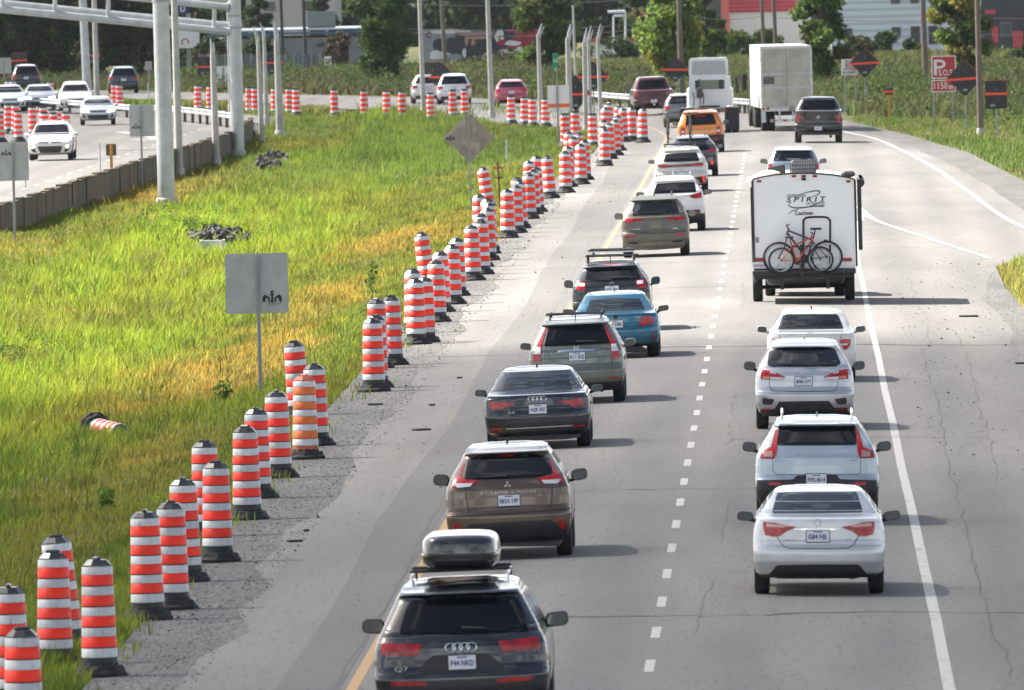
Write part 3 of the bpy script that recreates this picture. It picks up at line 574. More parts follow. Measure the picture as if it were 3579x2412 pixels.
for (x0, y0), (x1, y1), sag, Y, lb in (((900, 8), (1460, -4), 10, 1040, 'upper wire left of the light green tree'), ((930, 66), (1470, 52), 9, 1040, 'middle wire crossing above the hoarding'), ((940, 74), (1490, 62), 14, 1041, 'lowest wire crossing above the hoarding'),
                                       ((1545, 33), (1737, 36), 10, 1030, 'sagging wire left of the two poles'), ((1762, 40), (2102, 46), 4, 1000, 'wire across the front of the white building'), ((2100, 34), (2360, 42), 3, 1000, 'upper wire across the dark building'), ((2100, 74), (2360, 78), 3, 1000, 'lower wire across the dark building')):
    mb = MB(); a = P(x0, y0, Y); c = P(x1, y1, Y); pts = [(a[0]+(c[0]-a[0])*t, Y, a[2]+(c[2]-a[2])*t-sag*mpp(Y)*4*t*(1-t)) for t in np.linspace(0, 1, 12)]; mb.tube(pts, .022, 5); tag(mb.build('overhead_wire', mat('wire_grey', (.22, .22, .22), .5, .3)), 'thin overhead '+lb, 'wire', 'overhead wires')

# ------------------------------------------------------------ signs
M_COVER = mat('black_sign_cover', (.013, .013, .016), .45, noise=.5, nscale=2.5, bump=.35)
M_STRAP = mat('orange_strap', (.86, .075, .025), .5)
M_SRED = mat('sign_red', (.42, .018, .03), .4); M_SWHITE = mat('sign_white', (.72, .72, .72), .4); M_SBLACK = mat('sign_black', (.012, .012, .013), .5)
M_SORANGE = mat('sign_orange', (.80, .14, .02), .45); M_SGREEN = mat('sign_green', (.0, .23, .13), .4); M_POSTY = mat('yellow_post', (.52, .25, .03), .7, noise=.3)
def posts(root, xs, z0, z1, r=.035, m=None):
    for x in xs: MB().box((x, .045, (z0+z1)/2), (r*2, r*1.4, z1-z0), bev=.008).build('post', m or M_POSTG, root)
def frame_of(xc, base): b = onD(xc if base[0] is None else base[0], base[1]); return b, mpp(b[1])
def covered(label, cx, cy, hw, hh, base, shape='diamond', post=1, strap=.06, tilt=0., edge=True):
    b, s = frame_of(cx, base); c = Vector(P(cx, cy, b[1]))-Vector(b); w, h = hw*s, hh*s
    root = thing('covered_sign', label, 'road sign', b, 0, 'blacked-out construction signs')
    poly = [(-w, 0), (0, -h), (w, 0), (0, h)] if shape == 'diamond' else [(-w, -h), (w, -h), (w, h), (-w, h)]
    poly = round_poly(poly, .05, 2)
    cp = [(c.x+x, c.z+z) for x, z in poly]
    MB().prism([(c.x+x*1.0, c.z+z*1.0) for x, z in poly], -.0, .03).build('sign_panel', M_SORANGE, root, loc=(.012, .02, .012))
    bm = cut_poly(cp, .12, .12)      # fabric cover with soft ripples
    for v in bm.verts: x, z = v.co.x, v.co.y; v.co = (x, -.03-.012*math.sin(x*9+cx)*math.sin(z*7), z)
    me = bpy.data.meshes.new('cover'); r = bmesh.ops.extrude_face_region(bm, geom=bm.faces[:])
    for e in r['geom']:
        if isinstance(e, bmesh.types.BMVert): e.co.y = .012
    bmesh.ops.recalc_face_normals(bm, faces=bm.faces); bm.to_mesh(me); bm.free(); me.materials.append(M_COVER); link('cover', me, root)
    sw = w*1.02; zz = c.z-h*strap
    MB().prism([(c.x-sw, zz-.05-tilt*sw), (c.x+sw, zz-.05+tilt*sw), (c.x+sw, zz+.055+tilt*sw), (c.x-sw, zz+.055-tilt*sw)], -.062, -.05).build('orange_strap', M_STRAP, root)
    z2 = c.z-h*(.62 if shape == 'diamond' else .72); x2 = c.x-(0 if shape == 'diamond' else w*.35); mb = MB()
    for k in range(5): mb.box((x2+(k-2)*.045, -.05, z2+.02*(k % 2)-abs(k-2)*.012), (.035, .006, .06), rz=0)
    mb.box((x2, -.05, z2-.05), (.22, .006, .035)); mb.box((c.x, -.05, c.z+h*.33), (.02, .006, .10)); mb.build('maker_mark', mat('cover_mark', (.30, .36, .40), .6), root)
    posts(root, [c.x] if post == 1 else [c.x-w*.6, c.x+w*.6], -.1, c.z+h*.3)
    return root
covered('black diamond sign cover with orange strap beside the white bus sign', 1965, 142, 34, 35, (1962, 254), tilt=.03)
covered('largest black diamond sign cover partly behind the right utility pole', 2193, 177, 42, 42, (2188, 300), tilt=.045)
covered('black rectangular sign cover right of the utility pole', 2264, 215, 24.5, 32, (2260, 311), 'rect', strap=-.05)
covered('black diamond sign cover above the dark red pickup', 1534, 157, 31, 31, (1534, 236), tilt=-.02, strap=.05)
covered('black diamond sign cover hidden behind short concrete poles', 1348, 173, 36, 34, (1350, 262))
covered('black diamond sign cover half behind the white board with orange band', 1308, 212, 33, 43, (1306, 296), tilt=-.03)
covered('black diamond sign cover above the two white cars', 1006, 176, 32, 34, (1006, 236), strap=.0, tilt=-.05)
covered('black square sign cover beside the diamond above the white cars', 984, 166, 19, 24, (980, 234), 'rect', strap=.5)
covered('black diamond sign cover behind the stout forked pole', 617, 143, 26, 27, (617, 206), strap=-.0)
covered('black square sign cover between the lamp pole and the white board', 465, 150, 16, 21, (464, 203), 'rect', strap=.1)
covered('leftmost black square sign cover under the dark trees', 43, 137, 18, 16, (43, 197), 'rect', strap=.05, tilt=.03)
covered('black square sign cover behind the far gantry column', 213, 127, 14, 17, (213, 200), 'rect', strap=-.05)
def small_cover():
    b, s = frame_of(2020, (2020, 272)); c = Vector(P(2020, 208, b[1]))-Vector(b); root = thing('covered_marker', 'small black covered marker on a yellow post', 'road sign', b)
    MB().box((c.x, 0, c.z), (20*s, .06, 15*s), bev=.02).build('cover', M_COVER, root); MB().box((c.x, -.045, c.z-.01), (20.5*s, .02, 5*s)).build('orange_strap', M_STRAP, root); posts(root, [c.x], -.1, c.z, .055, M_POSTY)
small_cover()
def panel(name, label, x0, y0, x1, y1, base, m, back=True, xs=(.5,), r=.04, thick=.012, cat='road sign', pm=None, rad=.07, postfront=True):
    b, s = frame_of((x0+x1)/2, base); Y = b[1]; a = Vector(P(x0, y1, Y))-Vector(b); c = Vector(P(x1, y0, Y))-Vector(b)
    root = thing(name, label, cat, b); pl = round_poly([(a.x, a.z), (c.x, a.z), (c.x, c.z), (a.x, c.z)], rad, 4)
    MB().prism(pl, 0, thick).build('panel', m, root)
    for f in xs:
        x = a.x+(c.x-a.x)*f; mb = MB(); yy = -.03 if postfront else .05
        mb.box((x, yy, (c.z-.02)/2-.05), (r*2, .05, c.z+.05), bev=.006)
        mb.build('post', pm or M_POSTG, root)
        if postfront and c.z-a.z > 1:
            hm = MB()
            for k in range(int(c.z/.06)): hm.box((x, yy-.026, .03+k*.06), (.012, .004, .02))
            hm.build('post_holes', M_SBLACK, root)['kind'] = 'stuff'
    return root, a, c
r_, a_, c_ = panel('road_sign', 'large square grey aluminium sign back with black printed mark in the grass', 514, 574, 653, 714, (588, 893), M_ALU, xs=(.52,), rad=.06)
def maker_logo(root, x, z, s, y=-.004):
    mb = MB()
    mb.prism([(x-.5*s, z-.18*s), (x-.5*s, z+.1*s), (x-.36*s, z+.22*s), (x-.12*s, z+.05*s), (x-.12*s, z-.18*s), (x-.2*s, z-.18*s), (x-.2*s, z), (x-.32*s, z+.04*s), (x-.38*s, z-.18*s)], y-.004, y)
    mb.prism([(x+.5*s, z-.18*s), (x+.5*s, z+.1*s), (x+.36*s, z+.22*s), (x+.12*s, z+.05*s), (x+.12*s, z-.18*s), (x+.2*s, z-.18*s), (x+.2*s, z), (x+.32*s, z+.04*s), (x+.38*s, z-.18*s)], y-.004, y)
    mb.prism([(x-.07*s, z-.2*s), (x+.07*s, z-.2*s), (x+.05*s, z+.16*s), (x-.05*s, z+.16*s)], y-.004, y)
    mb.build('printed_mark', M_SBLACK, root); put_text('S', .34*s, M_SBLACK, root, (x, y-.004, z+.26*s), 'printed_mark', bold=.01)
maker_logo(r_, a_.x+(c_.x-a_.x)*.74, a_.z+.30, .40)
put_text('T.G. 801-7811', .055, mat('sign_print_grey', (.09, .09, .09), .6), r_, (a_.x+(c_.x-a_.x)*.78, -.006, a_.z+.19), 'printed_mark')
r2, a2, c2 = panel('road_sign', 'grey sign back with black mark before the wall, middle distance', 295, 237, 350, 311, (318, 428), M_ALU, xs=(.46,)); maker_logo(r2, a2.x+.25, a2.z+.35, .3)
r3, a3, c3 = panel('road_sign', 'grey sign back cut by the left edge of the photo', -22, 322, 64, 412, (29, 556), M_ALU, xs=(.60,)); maker_logo(r3, a3.x+.52, a3.z+.85, .3)
panel('road_sign', 'white board with grey centre post right of the square sign cover', 493, 150, 522, 198, (507, 205), M_SWHITE, xs=(.5,))
panel('marker_sign', 'small brown square sign back on a yellow post behind the wall', 241, 327, 264, 354, (252, 389), mat('brown_board', (.12, .085, .05), .8, noise=.3), xs=(.5,), pm=M_POSTY, r=.06)
panel('road_sign', 'pale grey sign back at the left edge under the dark trees', -8, 131, 25, 168, (10, 200), M_ALU, xs=(.5,))
panel('road_sign', 'tiny pale sign back beside the thick grey column', 330, 139, 345, 160, (338, 200), M_ALU, xs=(.5,))
r4, a4, c4 = panel('marker_post', 'white board with orange band under a narrow green marker on one post', 1245, 193, 1293, 254, (1273, 329), M_SWHITE, xs=(.45,), rad=.02)
MB().box(((a4.x+c4.x)/2, -.002, a4.z+.26), (c4.x-a4.x, .006, .17)).build('orange_band', M_SORANGE, r4)
def green_marker():
    b = Vector(r4.location); a = Vector(P(1256, 157, b.y))-b; c = Vector(P(1268, 120, b.y))-b
    MB().prism(round_poly([(a.x, a.z), (c.x, a.z), (c.x, c.z), (a.x, c.z)], .03), -.06, -.05).build('green_plate', M_SGREEN, r4); MB().box(((a.x+c.x)/2+.05, -.02, (a.z+a4.z)/2), (.05, .04, a.z-a4.z+1.4)).build('post', M_POSTG, r4)
    for i, t in enumerate('20 E'.split()): put_text(t, .22, M_SWHITE, r4, ((a.x+c.x)/2, -.064, c.z-.35-.4*i))
green_marker()
def diamond_back():
    b = onD(1074.5, 475); s = mpp(b[1]); c = Vector(P(1066, 313, b[1]))-Vector(b); w = 59*s; h = 57*s
    root = thing('diamond_road_sign', 'weathered tan diamond sign back with peeling patches', 'road sign', b)
    m = mat('peeling_plywood', (.30, .265, .225), .8, noise=.3, nscale=2.); nt = m.node_tree
    bs = nt.nodes['Principled BSDF']; l0 = bs.inputs['Base Color'].links[0].from_socket; tc = N(nt, 'ShaderNodeTexCoord'); no = N(nt, 'ShaderNodeTexNoise', i_Scale=1.6, i_Detail=2.0); nt.links.new(tc.outputs['Object'], no.inputs['Vector'])
    nt.links.new(ramp_mix(nt, no.outputs['Fac'], l0, (.36, .33, .285), .52, .58), bs.inputs['Base Color'])
    MB().prism(round_poly([(c.x-w, c.z), (c.x, c.z-h), (c.x+w, c.z), (c.x, c.z+h)], .05, 2), 0, .02).build('panel', m, root)
    MB().prism([(c.x-w-.005, c.z), (c.x-.0, c.z+h+.005), (c.x+.02, c.z+h-.03), (c.x-w+.04, c.z-.01)], .021, .03).build('front_edge', M_SORANGE, root)
    MB().box((c.x, -.025, (c.z+h)/2-.05), (.06, .045, c.z+h+.05), bev=.006).build('post', M_POSTG, root); maker_logo(root, c.x-w*.72, c.z-.02, .3)
diamond_back()
def lettered():
    b, s = frame_of(1931, (1931, 254)); Y = b[1]; r, a, c = panel('bus_sign', 'white bus lane sign with black lettering left of the covered diamond', 1912, 134, 1949, 171, (1931, 254), M_SWHITE, xs=(.2, .85), postfront=False, rad=.04)
    w = c.x-a.x; x = (a.x+c.x)/2; h = c.z-a.z
    for t, f, sz, ww in (('ACCES', .86, .20, .55), ('BUS', .60, .42, .52), ('AUTORISES', .35, .2, .76), ('SEULEMENT', .15, .2, .86)): put_text(t, sz*h/.95, M_SBLACK, r, (x, -.005, a.z+h*f), width=ww*w, bold=.004)
    r, a, c = panel('parking_sign', 'red emergency parking sign reading P S.O.S 1150 m', 2117.5, 126, 2172, 179, (2143, 278), M_SWHITE, xs=(.07, .83), postfront=False, rad=.04, r=.045)
    s = mpp(r.location.y); e = .045
    MB().prism(round_poly([(a.x+e, a.z+e), (c.x-e, a.z+e), (c.x-e, c.z-e), (a.x+e, c.z-e)], .05), -.006, 0).build('red_field', M_SRED, r)
    w = c.x-a.x; h = c.z-a.z; x0 = a.x
    mb = MB(); mb.box((x0+w*.155, -.008, a.z+h*.49), (w*.115, .008, h*.68))
    ring = [(x0+w*.155+w*.42*.0, 0)]
    def arc(rx, rz, cx, cz, n=10): return [(cx+rx*math.cos(t), cz+rz*math.sin(t)) for t in np.linspace(math.pi/2, -math.pi/2, n)]
    cx, cz = x0+w*.33, a.z+h*.635; o_ = arc(w*.25, h*.195, cx, cz); i_ = arc(w*.135, h*.095, cx, cz)
    o_ = [(x0+w*.2, cz+h*.195)]+o_+[(x0+w*.2, cz-h*.195)]; i_ = [(x0+w*.2, cz+h*.095)]+i_+[(x0+w*.2, cz-h*.095)]
    n = len(o_); vs = [(p[0], -.012, p[1]) for p in o_]+[(p[0], -.012, p[1]) for p in i_]; mb.add(vs, [(k, k+1, n+k+1, n+k) for k in range(n-1)]); mb.build('lettering', M_SWHITE, r)
    put_text('S.O.S', .4, M_SWHITE, r, (x0+w*.56, -.008, a.z+h*.24), width=w*.56, bold=.004)
    Y = r.location.y; b = Vector(r.location); a = Vector(P(2117, 210, Y))-b; c = Vector(P(2171.5, 181, Y))-b
    MB().prism(round_poly([(a.x, a.z), (c.x, a.z), (c.x, c.z), (a.x, c.z)], .04), 0, .012).build('distance_plate', M_SWHITE, r)
    MB().prism(round_poly([(a.x+e, a.z+e), (c.x-e, a.z+e), (c.x-e, c.z-e), (a.x+e, c.z-e)], .03), -.006, 0).build('red_field', M_SRED, r)
    put_text('1150', .46, M_SWHITE, r, (a.x+(c.x-a.x)*.36, -.008, (a.z+c.z)/2), width=(c.x-a.x)*.56, bold=.005); put_text('m', .36, M_SWHITE, r, (a.x+(c.x-a.x)*.80, -.008, (a.z+c.z)/2-.05), width=(c.x-a.x)*.18, bold=.01)
lettered()
for x, y0, y1, lb in ((228, 323, 392, 'pale thin marker post beyond the wall under the white car'), (58, 390, 428, 'pale thin marker post beside the left sign post'), (338, 188, 236, 'pale thin marker post beside the thick column'), (568, 228, 262, 'pale thin marker post at the guardrail end'), (172, 186, 210, 'pale thin marker post left of the far gantry column'), (1152, 318, 374, 'thin grey marker stake in the grass right of the diamond back')):
    b = onD(x, y1); z = P(x, y0, b[1])[2]-b[2]; mb = MB().box((0, 0, z/2), (.07, .03, z), bev=.01); mb.box((0, -.02, z-.12), (.075, .012, .15)); tag(mb.build('marker_post', mat('marker_plastic', (.55, .56, .56), .6), loc=b), lb, 'marker post', 'thin marker posts')
def rusty_stake():
    b = onD(1137, 478); Y = b[1]; t = Vector(P(1131, 367, Y))-Vector(b); m = mat('rusty_steel', (.20, .085, .035), .9, noise=.5, nscale=6); root = thing('rusty_stake', 'rusty steel stake with two short cross arms among the drums', 'stake', b)
    MB().tube([(0, 0, -.1), tuple(t)], .035, 6).build('stake', m, root)
    for f in (.87, .67): c = t*f; MB().box(tuple(c), (.36, .05, .05), bev=.01).build('cross_arm', m, root)
rusty_stake()
# culvert head and rocks in the ditch
def culvert():
    b = onD(484, 574); s = mpp(b[1]); m = mat('white_headwall', (.62, .62, .60), .8, noise=.2); root = thing('culvert_head', 'pale concrete culvert headwall poking out of the ditch grass', 'culvert', b)
    MB().prism([(-33*s, -.3), (33*s, -.3), (26*s, 24*s), (-26*s, 24*s)], -.1, .25).build('headwall', m, root, loc=(0, 0, .05)); MB().prism([(-36*s, -.3), (-28*s, -.3), (-23*s, 26*s), (-29*s, 26*s)], -.9, -.1).build('wing', m, root, loc=(0, 0, .05)); MB().prism([(36*s, -.3), (28*s, -.3), (23*s, 26*s), (29*s, 26*s)], -.9, -.1).build('wing', m, root, loc=(0, 0, .05))
culvert()
rockm = [mat('rock_grey_%d' % i, c, .85, noise=.4, nscale=5, bump=.4) for i, c in enumerate([(.055, .053, .055), (.13, .12, .115), (.03, .03, .032)])]
def rock_mesh(sd, m):
    r = random.Random(sd); bm = bmesh.new(); bmesh.ops.create_icosphere(bm, subdivisions=1, radius=1)
    for v in bm.verts: v.co *= r.uniform(.65, 1.15)
    me = bpy.data.meshes.new('rock'); bm.to_mesh(me); bm.free(); me.materials.append(m); return me
RK = [rock_mesh(i, rockm[i % 3]) for i in range(9)]
for cx, cy, nx, ny, n, lb in ((495, 548, 68, 11, 90, 'dark rocks piled around the culvert head'), (618, 374, 34, 15, 50, 'dark rocks heaped beside the gantry foot')):
    for i in range(n):
        a = random.uniform(-1, 1); c = random.uniform(-1, 1); q = onD(cx+a*nx, cy+c*ny); sz = random.uniform(.09, .20)
        o = link('rock', RK[random.randrange(9)], None, (q[0], q[1], q[2]+.10+.22*(1-abs(a))*random.random()), (random.random()*6, random.random()*6, random.random()*6)); o.scale = (sz*1.5, sz, sz*.7); tag(o, lb, 'rock', lb)
# ------------------------------------------------------------ traffic drums
M_DOR = mat('drum_orange', (1.0, .027, .002), .5, noise=.08, nscale=5); M_DWH = mat('drum_white', (.60, .61, .62), .38, noise=.14, nscale=6, stretch=(3, 3, .4)); M_DBK = mat('drum_black', (.02, .02, .023), .5, noise=.3)
M_FOR = mat('drum_faded_orange', (.80, .17, .03), .55, noise=.25, nscale=7); M_FBODY = mat('drum_faded_body', (.50, .12, .07), .6, noise=.2)
vary(M_DOR, .14, (.42, .05, .02)); vary(M_DWH, .22, (.22, .21, .20)); vary(M_FOR, .1, (.4, .2, .1))
DH = 1.50
SEG = [('b', .10), ('w', .125), ('o', .145), ('w', .11), ('o', .145), ('w', .11), ('o', .145), ('w', .11), ('o', .145), ('w', .115)]   # from the bottom neck (band order read upward later)
def drum_meshes(faded=False):
    rad = lambda z: .222-.040*(z-.13)/1.37; n = 18
    z = .13; mb = MB(); body = []; bands = []
    zz = .13; prof = [(rad(.13)+.0, .13)]
    order = [('neck', .115), ('w', .115), ('o', .145), ('w', .11), ('o', .145), ('w', .11), ('o', .145), ('w', .11), ('o', .145), ('w', .10)]
    for k, h in order:
        z0, z1 = zz, zz+h; zz = z1
        if k == 'neck': continue
        g = .013 if k == 'o' else .0
        m = MB(); m.lathe([(rad(z0)+.001, z0+g), (rad(z0)+.008, z0+g+.004), (rad(z1)+.008, z1-.004), (rad(z1)+.001, z1)], n); bands.append((('orange_band' if k == 'o' else 'white_band'), m.mesh('orange_band' if k == 'o' else 'white_band', ((M_FOR if faded else M_DOR) if k == 'o' else M_DWH), True, 60)))
    top = zz; m = MB(); r1 = rad(top)
    m.lathe([(rad(.1), .06), (rad(.2)+.003, .2), (rad(.24), .245), (r1, top), (r1-.02, top+.002)], n)
    body = m.mesh('drum_body', M_FBODY if faded else M_DBK, True, 40)
    m = MB(); m.lathe([(.35, .0), (.35, .05), (.32, .08), (.25, .12), (.225, .19)], 10); m.lathe([(.32, .08), (.29, .14), (.225, .15)], 8); base = m.mesh('rubber_base', M_RUBBER, True, 30)
    cap = MB(); cap.lathe([(r1+.003, top+.001), (r1+.001, top+.02), (r1-.062, top+.082), (r1-.07, top+.085)], 8); cap.box((0, 0, top+.10), (.19, .07, .05), bev=.02); cm = cap.mesh('bevelled_top', M_FBODY if faded else mat('drum_cap_gloss', (.022, .022, .025), .28, coat=.3))
    return body, bands, base, cm
DM = drum_meshes(); DF = drum_meshes(True)
def far_mesh():
    mis = [2, 2, 1]+[0, 1]*4+[2]; zs = [0, .06, .245, .36]; z = .36
    for h in (.145, .11, .145, .11, .145, .11, .145, .10, .09): z += h; zs.append(z)
    pr = [(.37, 0), (.34, .1)]+[(.222-.04*(q-.13)/1.37, q) for q in zs[2:]]; m = MB(); m.lathe(pr, 12, mis=[2, 2]+[1]+[0, 1]*4+[2]); return m.mesh('traffic_drum', [M_DOR, M_DWH, M_DBK], True, 60)
DFAR = far_mesh()
near_lab = {}
def drum(u, v, lean=0., tz=0., dirx=0., faded=False, far=False, label=None, group='orange and white drums along the shoulder'):
    z = 0.
    for _ in range(20):
        p = at(u, v, z+DH*math.cos(lean)+.03); z += .7*(T1(p[0], p[1])-z)
    loc = (p[0]-math.sin(lean)*DH*(-1), p[1], T1(p[0], p[1])); rot = (random.uniform(-.012, .012), -lean, random.random()*6.28)
    if lean: rot = (random.uniform(-.03, .03), -lean, 0)
    if far: o = link('traffic_drum', DFAR, None, loc, rot); return tag(o, label, 'traffic drum', group)
    root = tag(link('traffic_drum', None, None, loc, rot), label, 'traffic drum', group); body, bands, base, cap = DF if faded else DM
    link('drum_body', body, root); link('bevelled_top', cap, root)
    for nme, me in bands: link(nme, me, root)
    link('rubber_base', base, root, None, (0, 0, random.random())); return root
ND = [(33, 2030, 'drum cut by the left edge, behind the nearest drum'), (75, 2178, 'nearest drum at the bottom left corner'), (339.6, 1934.7, 'near drum with wide black foot standing on the gravel edge'), (183.5, 1911, 'drum standing in front of its leaning twin at the left'),
      (193, 1858, 'drum leaning behind another near the left edge', .075), (508.6, 1770, 'front drum of the pair on the lower shoulder'), (594.9, 1739, 'drum with tall black foot right beside the front one of the pair'),
      (641.5, 1658.5, 'drum on a green-edged foot in the lower group'), (753, 1600.4, 'drum with flared foot at the head of the lower group'), (713, 1529, 'drum rising behind the head of the lower group'), (857, 1476.8, 'front drum of the next pair below the grey sign'), (893.8, 1415, 'drum behind the front of that pair below the grey sign'),
      (967.4, 1355, 'drum just right of the grey sign post'), (1061, 1300, 'faded orange drum with red foot', 0., True), (1100, 1261, 'drum right behind the faded one'), (1026, 1183, 'leaning drum in the grass behind the faded one', .06),
      (1302, 1103, 'front drum of the group beside the green car'), (1313, 1092, 'drum hidden directly behind that front drum'), (1316.4, 1035.5, 'drum with a weed at its head'), (1367.4, 1025.6, 'right drum of the group beside the green car'),
      (1449.7, 965, 'front drum of the tight mid cluster'), (1481.6, 960, 'drum right behind the front of the tight mid cluster'), (1442, 932, 'rear left drum of the tight mid cluster'), (1470, 806, 'tilted drum standing in the orange grass', .125), (1522.4, 900, 'drum with a loop handle in the mid row'),
      (1539, 871, 'drum half hidden behind the loop-handled one'), (1578.6, 848, 'drum with flared foot in the mid row'), (1594, 824, 'drum behind the flared one in the mid row'), (1648.7, 779, 'left front drum below the rusty stake'), (1680.6, 761, 'second drum below the rusty stake'), (1679, 739.5, 'third drum below the rusty stake'),
      (1703, 720.4, 'fourth drum below the rusty stake'), (1708, 701, 'fifth drum below the rusty stake'), (1703, 688, 'sixth drum below the rusty stake'), (1673.6, 673, 'drum beside the diamond sign post'), (1685, 580, 'tilted drum right of the diamond sign back', .15),
      (1771, 655, 'front drum right of the rusty stake'), (1801, 640.5, 'second drum right of the rusty stake'), (1816, 627, 'third drum right of the rusty stake'), (1806.6, 614.7, 'red-topped drum right of the rusty stake'), (1846.8, 599.4, 'front drum of the group before the grey dirty car'), (1862, 586, 'second drum of the group before the grey dirty car'),
      (1875.5, 579, 'third drum of the group before the grey dirty car'), (1848.7, 556, 'rear left drum of that group'), (1873.5, 540, 'rear middle drum of that group'), (1910, 540, 'slightly leaning drum alone on the shoulder', .07)]
for d in ND:
    ln = d[3] if len(d) > 3 else 0.; fd = len(d) > 4; drum(d[0], d[1], ln, faded=fd, label='orange and white '+d[2] if not fd else d[2])
MD = [(1974.6, 522.7), (1984, 506), (2028, 498), (2042.5, 485), (2004, 473), (1987, 455), (2022, 459.6), (2111, 444), (2107.6, 434), (2128.6, 424), (2149.6, 413.6), (2160, 399), (2245, 375), (2206, 371.6), (2177, 374), (2109.5, 414.6), (2161, 363), (2127.6, 355), (2114, 372)]
def ordn(i): return ('first second third fourth fifth sixth seventh eighth ninth tenth eleventh twelfth'.split()+['%dth' % k for k in range(13, 40)])[i]
for i, (u, v) in enumerate(sorted(MD)): drum(u, v, label='%s drum from the left in the bunch where the road bends left' % ordn(i), group='drums bunched at the bend')
for i, (u, v) in enumerate(sorted([(1974, 390), (2009, 382), (2070, 391), (1167, 305.5), (1271.8, 309.4), (1350, 311), (1404, 312.5), (1504, 319), (1582, 321.8), (1624, 327), (1034, 303.6), (1009, 301.7), (891, 300), (870, 298.6), (960, 301), (1785.6, 329), (1832, 332.6), (1860, 335.7), (1904.8, 336.5), (690, 292), (733, 294), (400, 288), (416, 290), (175, 280), (29, 276.5), (44, 277)])):
    drum(u, v, far=True, label='%s orange and white drum from the left along the far curving road' % ordn(i), group='drums along the far road')
for i, (u, v) in enumerate(sorted([(27.9, 357.6), (52.8, 359), (62, 381), (-2, 384), (113, 365.7), (150, 366), (154, 385.5), (178, 375), (186, 387), (209, 376.7), (230, 385.5)])):
    drum(u, v, far=True, label='%s drum from the left among those splitting the oncoming lanes' % ordn(i), group='drums between the oncoming lanes')
def fallen_drum():
    b = onD(216, 990); root = tag(link('traffic_drum', None, None, (b[0], b[1], b[2]+.13), Vector((.40, -.90, -.04)).to_track_quat('Z', 'Y').to_euler()), 'fallen drum lying on its side in the grass with its foot exposed', 'traffic drum'); body, bands, base, cap = DM
    link('drum_body', body, root); link('bevelled_top', cap, root)
    for nme, me in bands: link(nme, me, root)
    o = link('rubber_base', base, root); o.scale = (1.0, 1.0, 1)
fallen_drum()

# ------------------------------------------------------------ trees and shrubs
def leaves(n, clumps, size, cols, zb):
    c = np.array([k[:3] for k in clumps]); r = np.array([k[3:6] for k in clumps]); w = (r[:, 0]*r[:, 1]*r[:, 2])**(2/3); i = rng.choice(len(c), n, p=w/w.sum())
    d = rng.normal(0, 1, (n, 3)); d /= np.linalg.norm(d, axis=1)[:, None]; rad = rng.uniform(.4, 1.22, n)[:, None]; p = c[i]+d*r[i]*rad
    a = rng.normal(0, 1, (n, 3)); a /= np.linalg.norm(a, axis=1)[:, None]; bb = np.cross(a, rng.normal(0, 1, (n, 3))); bb /= np.linalg.norm(bb, axis=1)[:, None]
    s = size*rng.uniform(.5, 1.3, n)[:, None]; v = np.stack([p-a*s, p+bb*s*.55, p+a*s, p-bb*s*.55], 1)
    cc = np.array(cols); ci = rng.integers(0, len(cc), len(c)); C = cc[ci[i]]*rng.uniform(.6, 1.4, (n, 1)); j = rng.random(n) < .25; C[j] = cc[rng.integers(0, len(cc), j.sum())]
    return v, C
def leaf_obj(name, v, C, parent=None, loc=None):
    n = len(v); me = bpy.data.meshes.new(name); me.vertices.add(n*4); me.vertices.foreach_set('co', v.ravel()); me.loops.add(n*4); me.loops.foreach_set('vertex_index', np.arange(n*4, dtype=np.int32))
    me.polygons.add(n); me.polygons.foreach_set('loop_start', np.arange(0, n*4, 4, dtype=np.int32)); me.update(calc_edges=True)
    ca = me.color_attributes.new('Col', 'FLOAT_COLOR', 'POINT'); q = np.ones((n, 4, 4)); q[:, :, :3] = np.clip(C, .004, .6)[:, None, :]; ca.data.foreach_set('color', q.ravel()); me.materials.append(M_GRASS); return link(name, me, parent, loc)
M_BARK = mat('bark', (.075, .06, .045), .9, noise=.4)
def tree(label, xc, ybase, ytop, wpx, cols, Y=None, n=5000, name='tree', leaf=.16, crown0=.18, conic=False, nclump=26, trunk=True, cat='tree', depth=1.):
    if Y is None: b = onD(xc, ybase)
    else: q = P(xc, ybase, Y); b = np.array([q[0], Y, T1(q[0], Y)])
    s = mpp(b[1]); H = P(xc, ytop, b[1])[2]-b[2]; R = wpx*s/2; root = thing(name, label, cat, b); cl = []
    for k in range(nclump):
        h = crown0+(1-crown0)*(k+.5)/nclump; env = (1-h)**.7*1.15 if conic else math.sin(math.pi*min(1, max(.06, (h-crown0*.6)/(1.02-crown0*.6))))**.6
        a = random.random()*6.28; rr = R*env*math.sqrt(random.random())*.85; cr = R*random.uniform(.22, .42)*(.6+.4*env)
        cl.append((math.cos(a)*rr, math.sin(a)*rr*depth, H*h*.97, cr, cr, cr*random.uniform(.6, .9)))
    v, C = leaves(n, cl, leaf, cols, 0)
    if trunk:
        mb = MB(); mb.tube([(0, 0, -.2), (.05*R, 0, H*.4), (0, .05, H*.85)], [.04*H*.5+.05, .03*H*.5+.03, .02], 8)
        for k in range(6):
            c = cl[random.randrange(len(cl))]; z0 = max(.15*H, c[2]*.6); mb.tube([(0, 0, z0), (c[0]*.9, c[1]*.9, c[2])], [.05, .015], 5)
        mb.build('trunk', M_BARK, root, True)
    leaf_obj('crown', v, C, root); return root
DK = [(.025, .05, .018), (.035, .062, .02), (.045, .07, .022), (.03, .045, .02), (.065, .06, .028)]
MG = [(.05, .09, .022), (.07, .12, .028), (.04, .075, .02), (.085, .115, .03)]
LG = [(.15, .24, .05), (.20, .30, .06), (.11, .19, .04), (.24, .30, .07), (.30, .27, .06)]
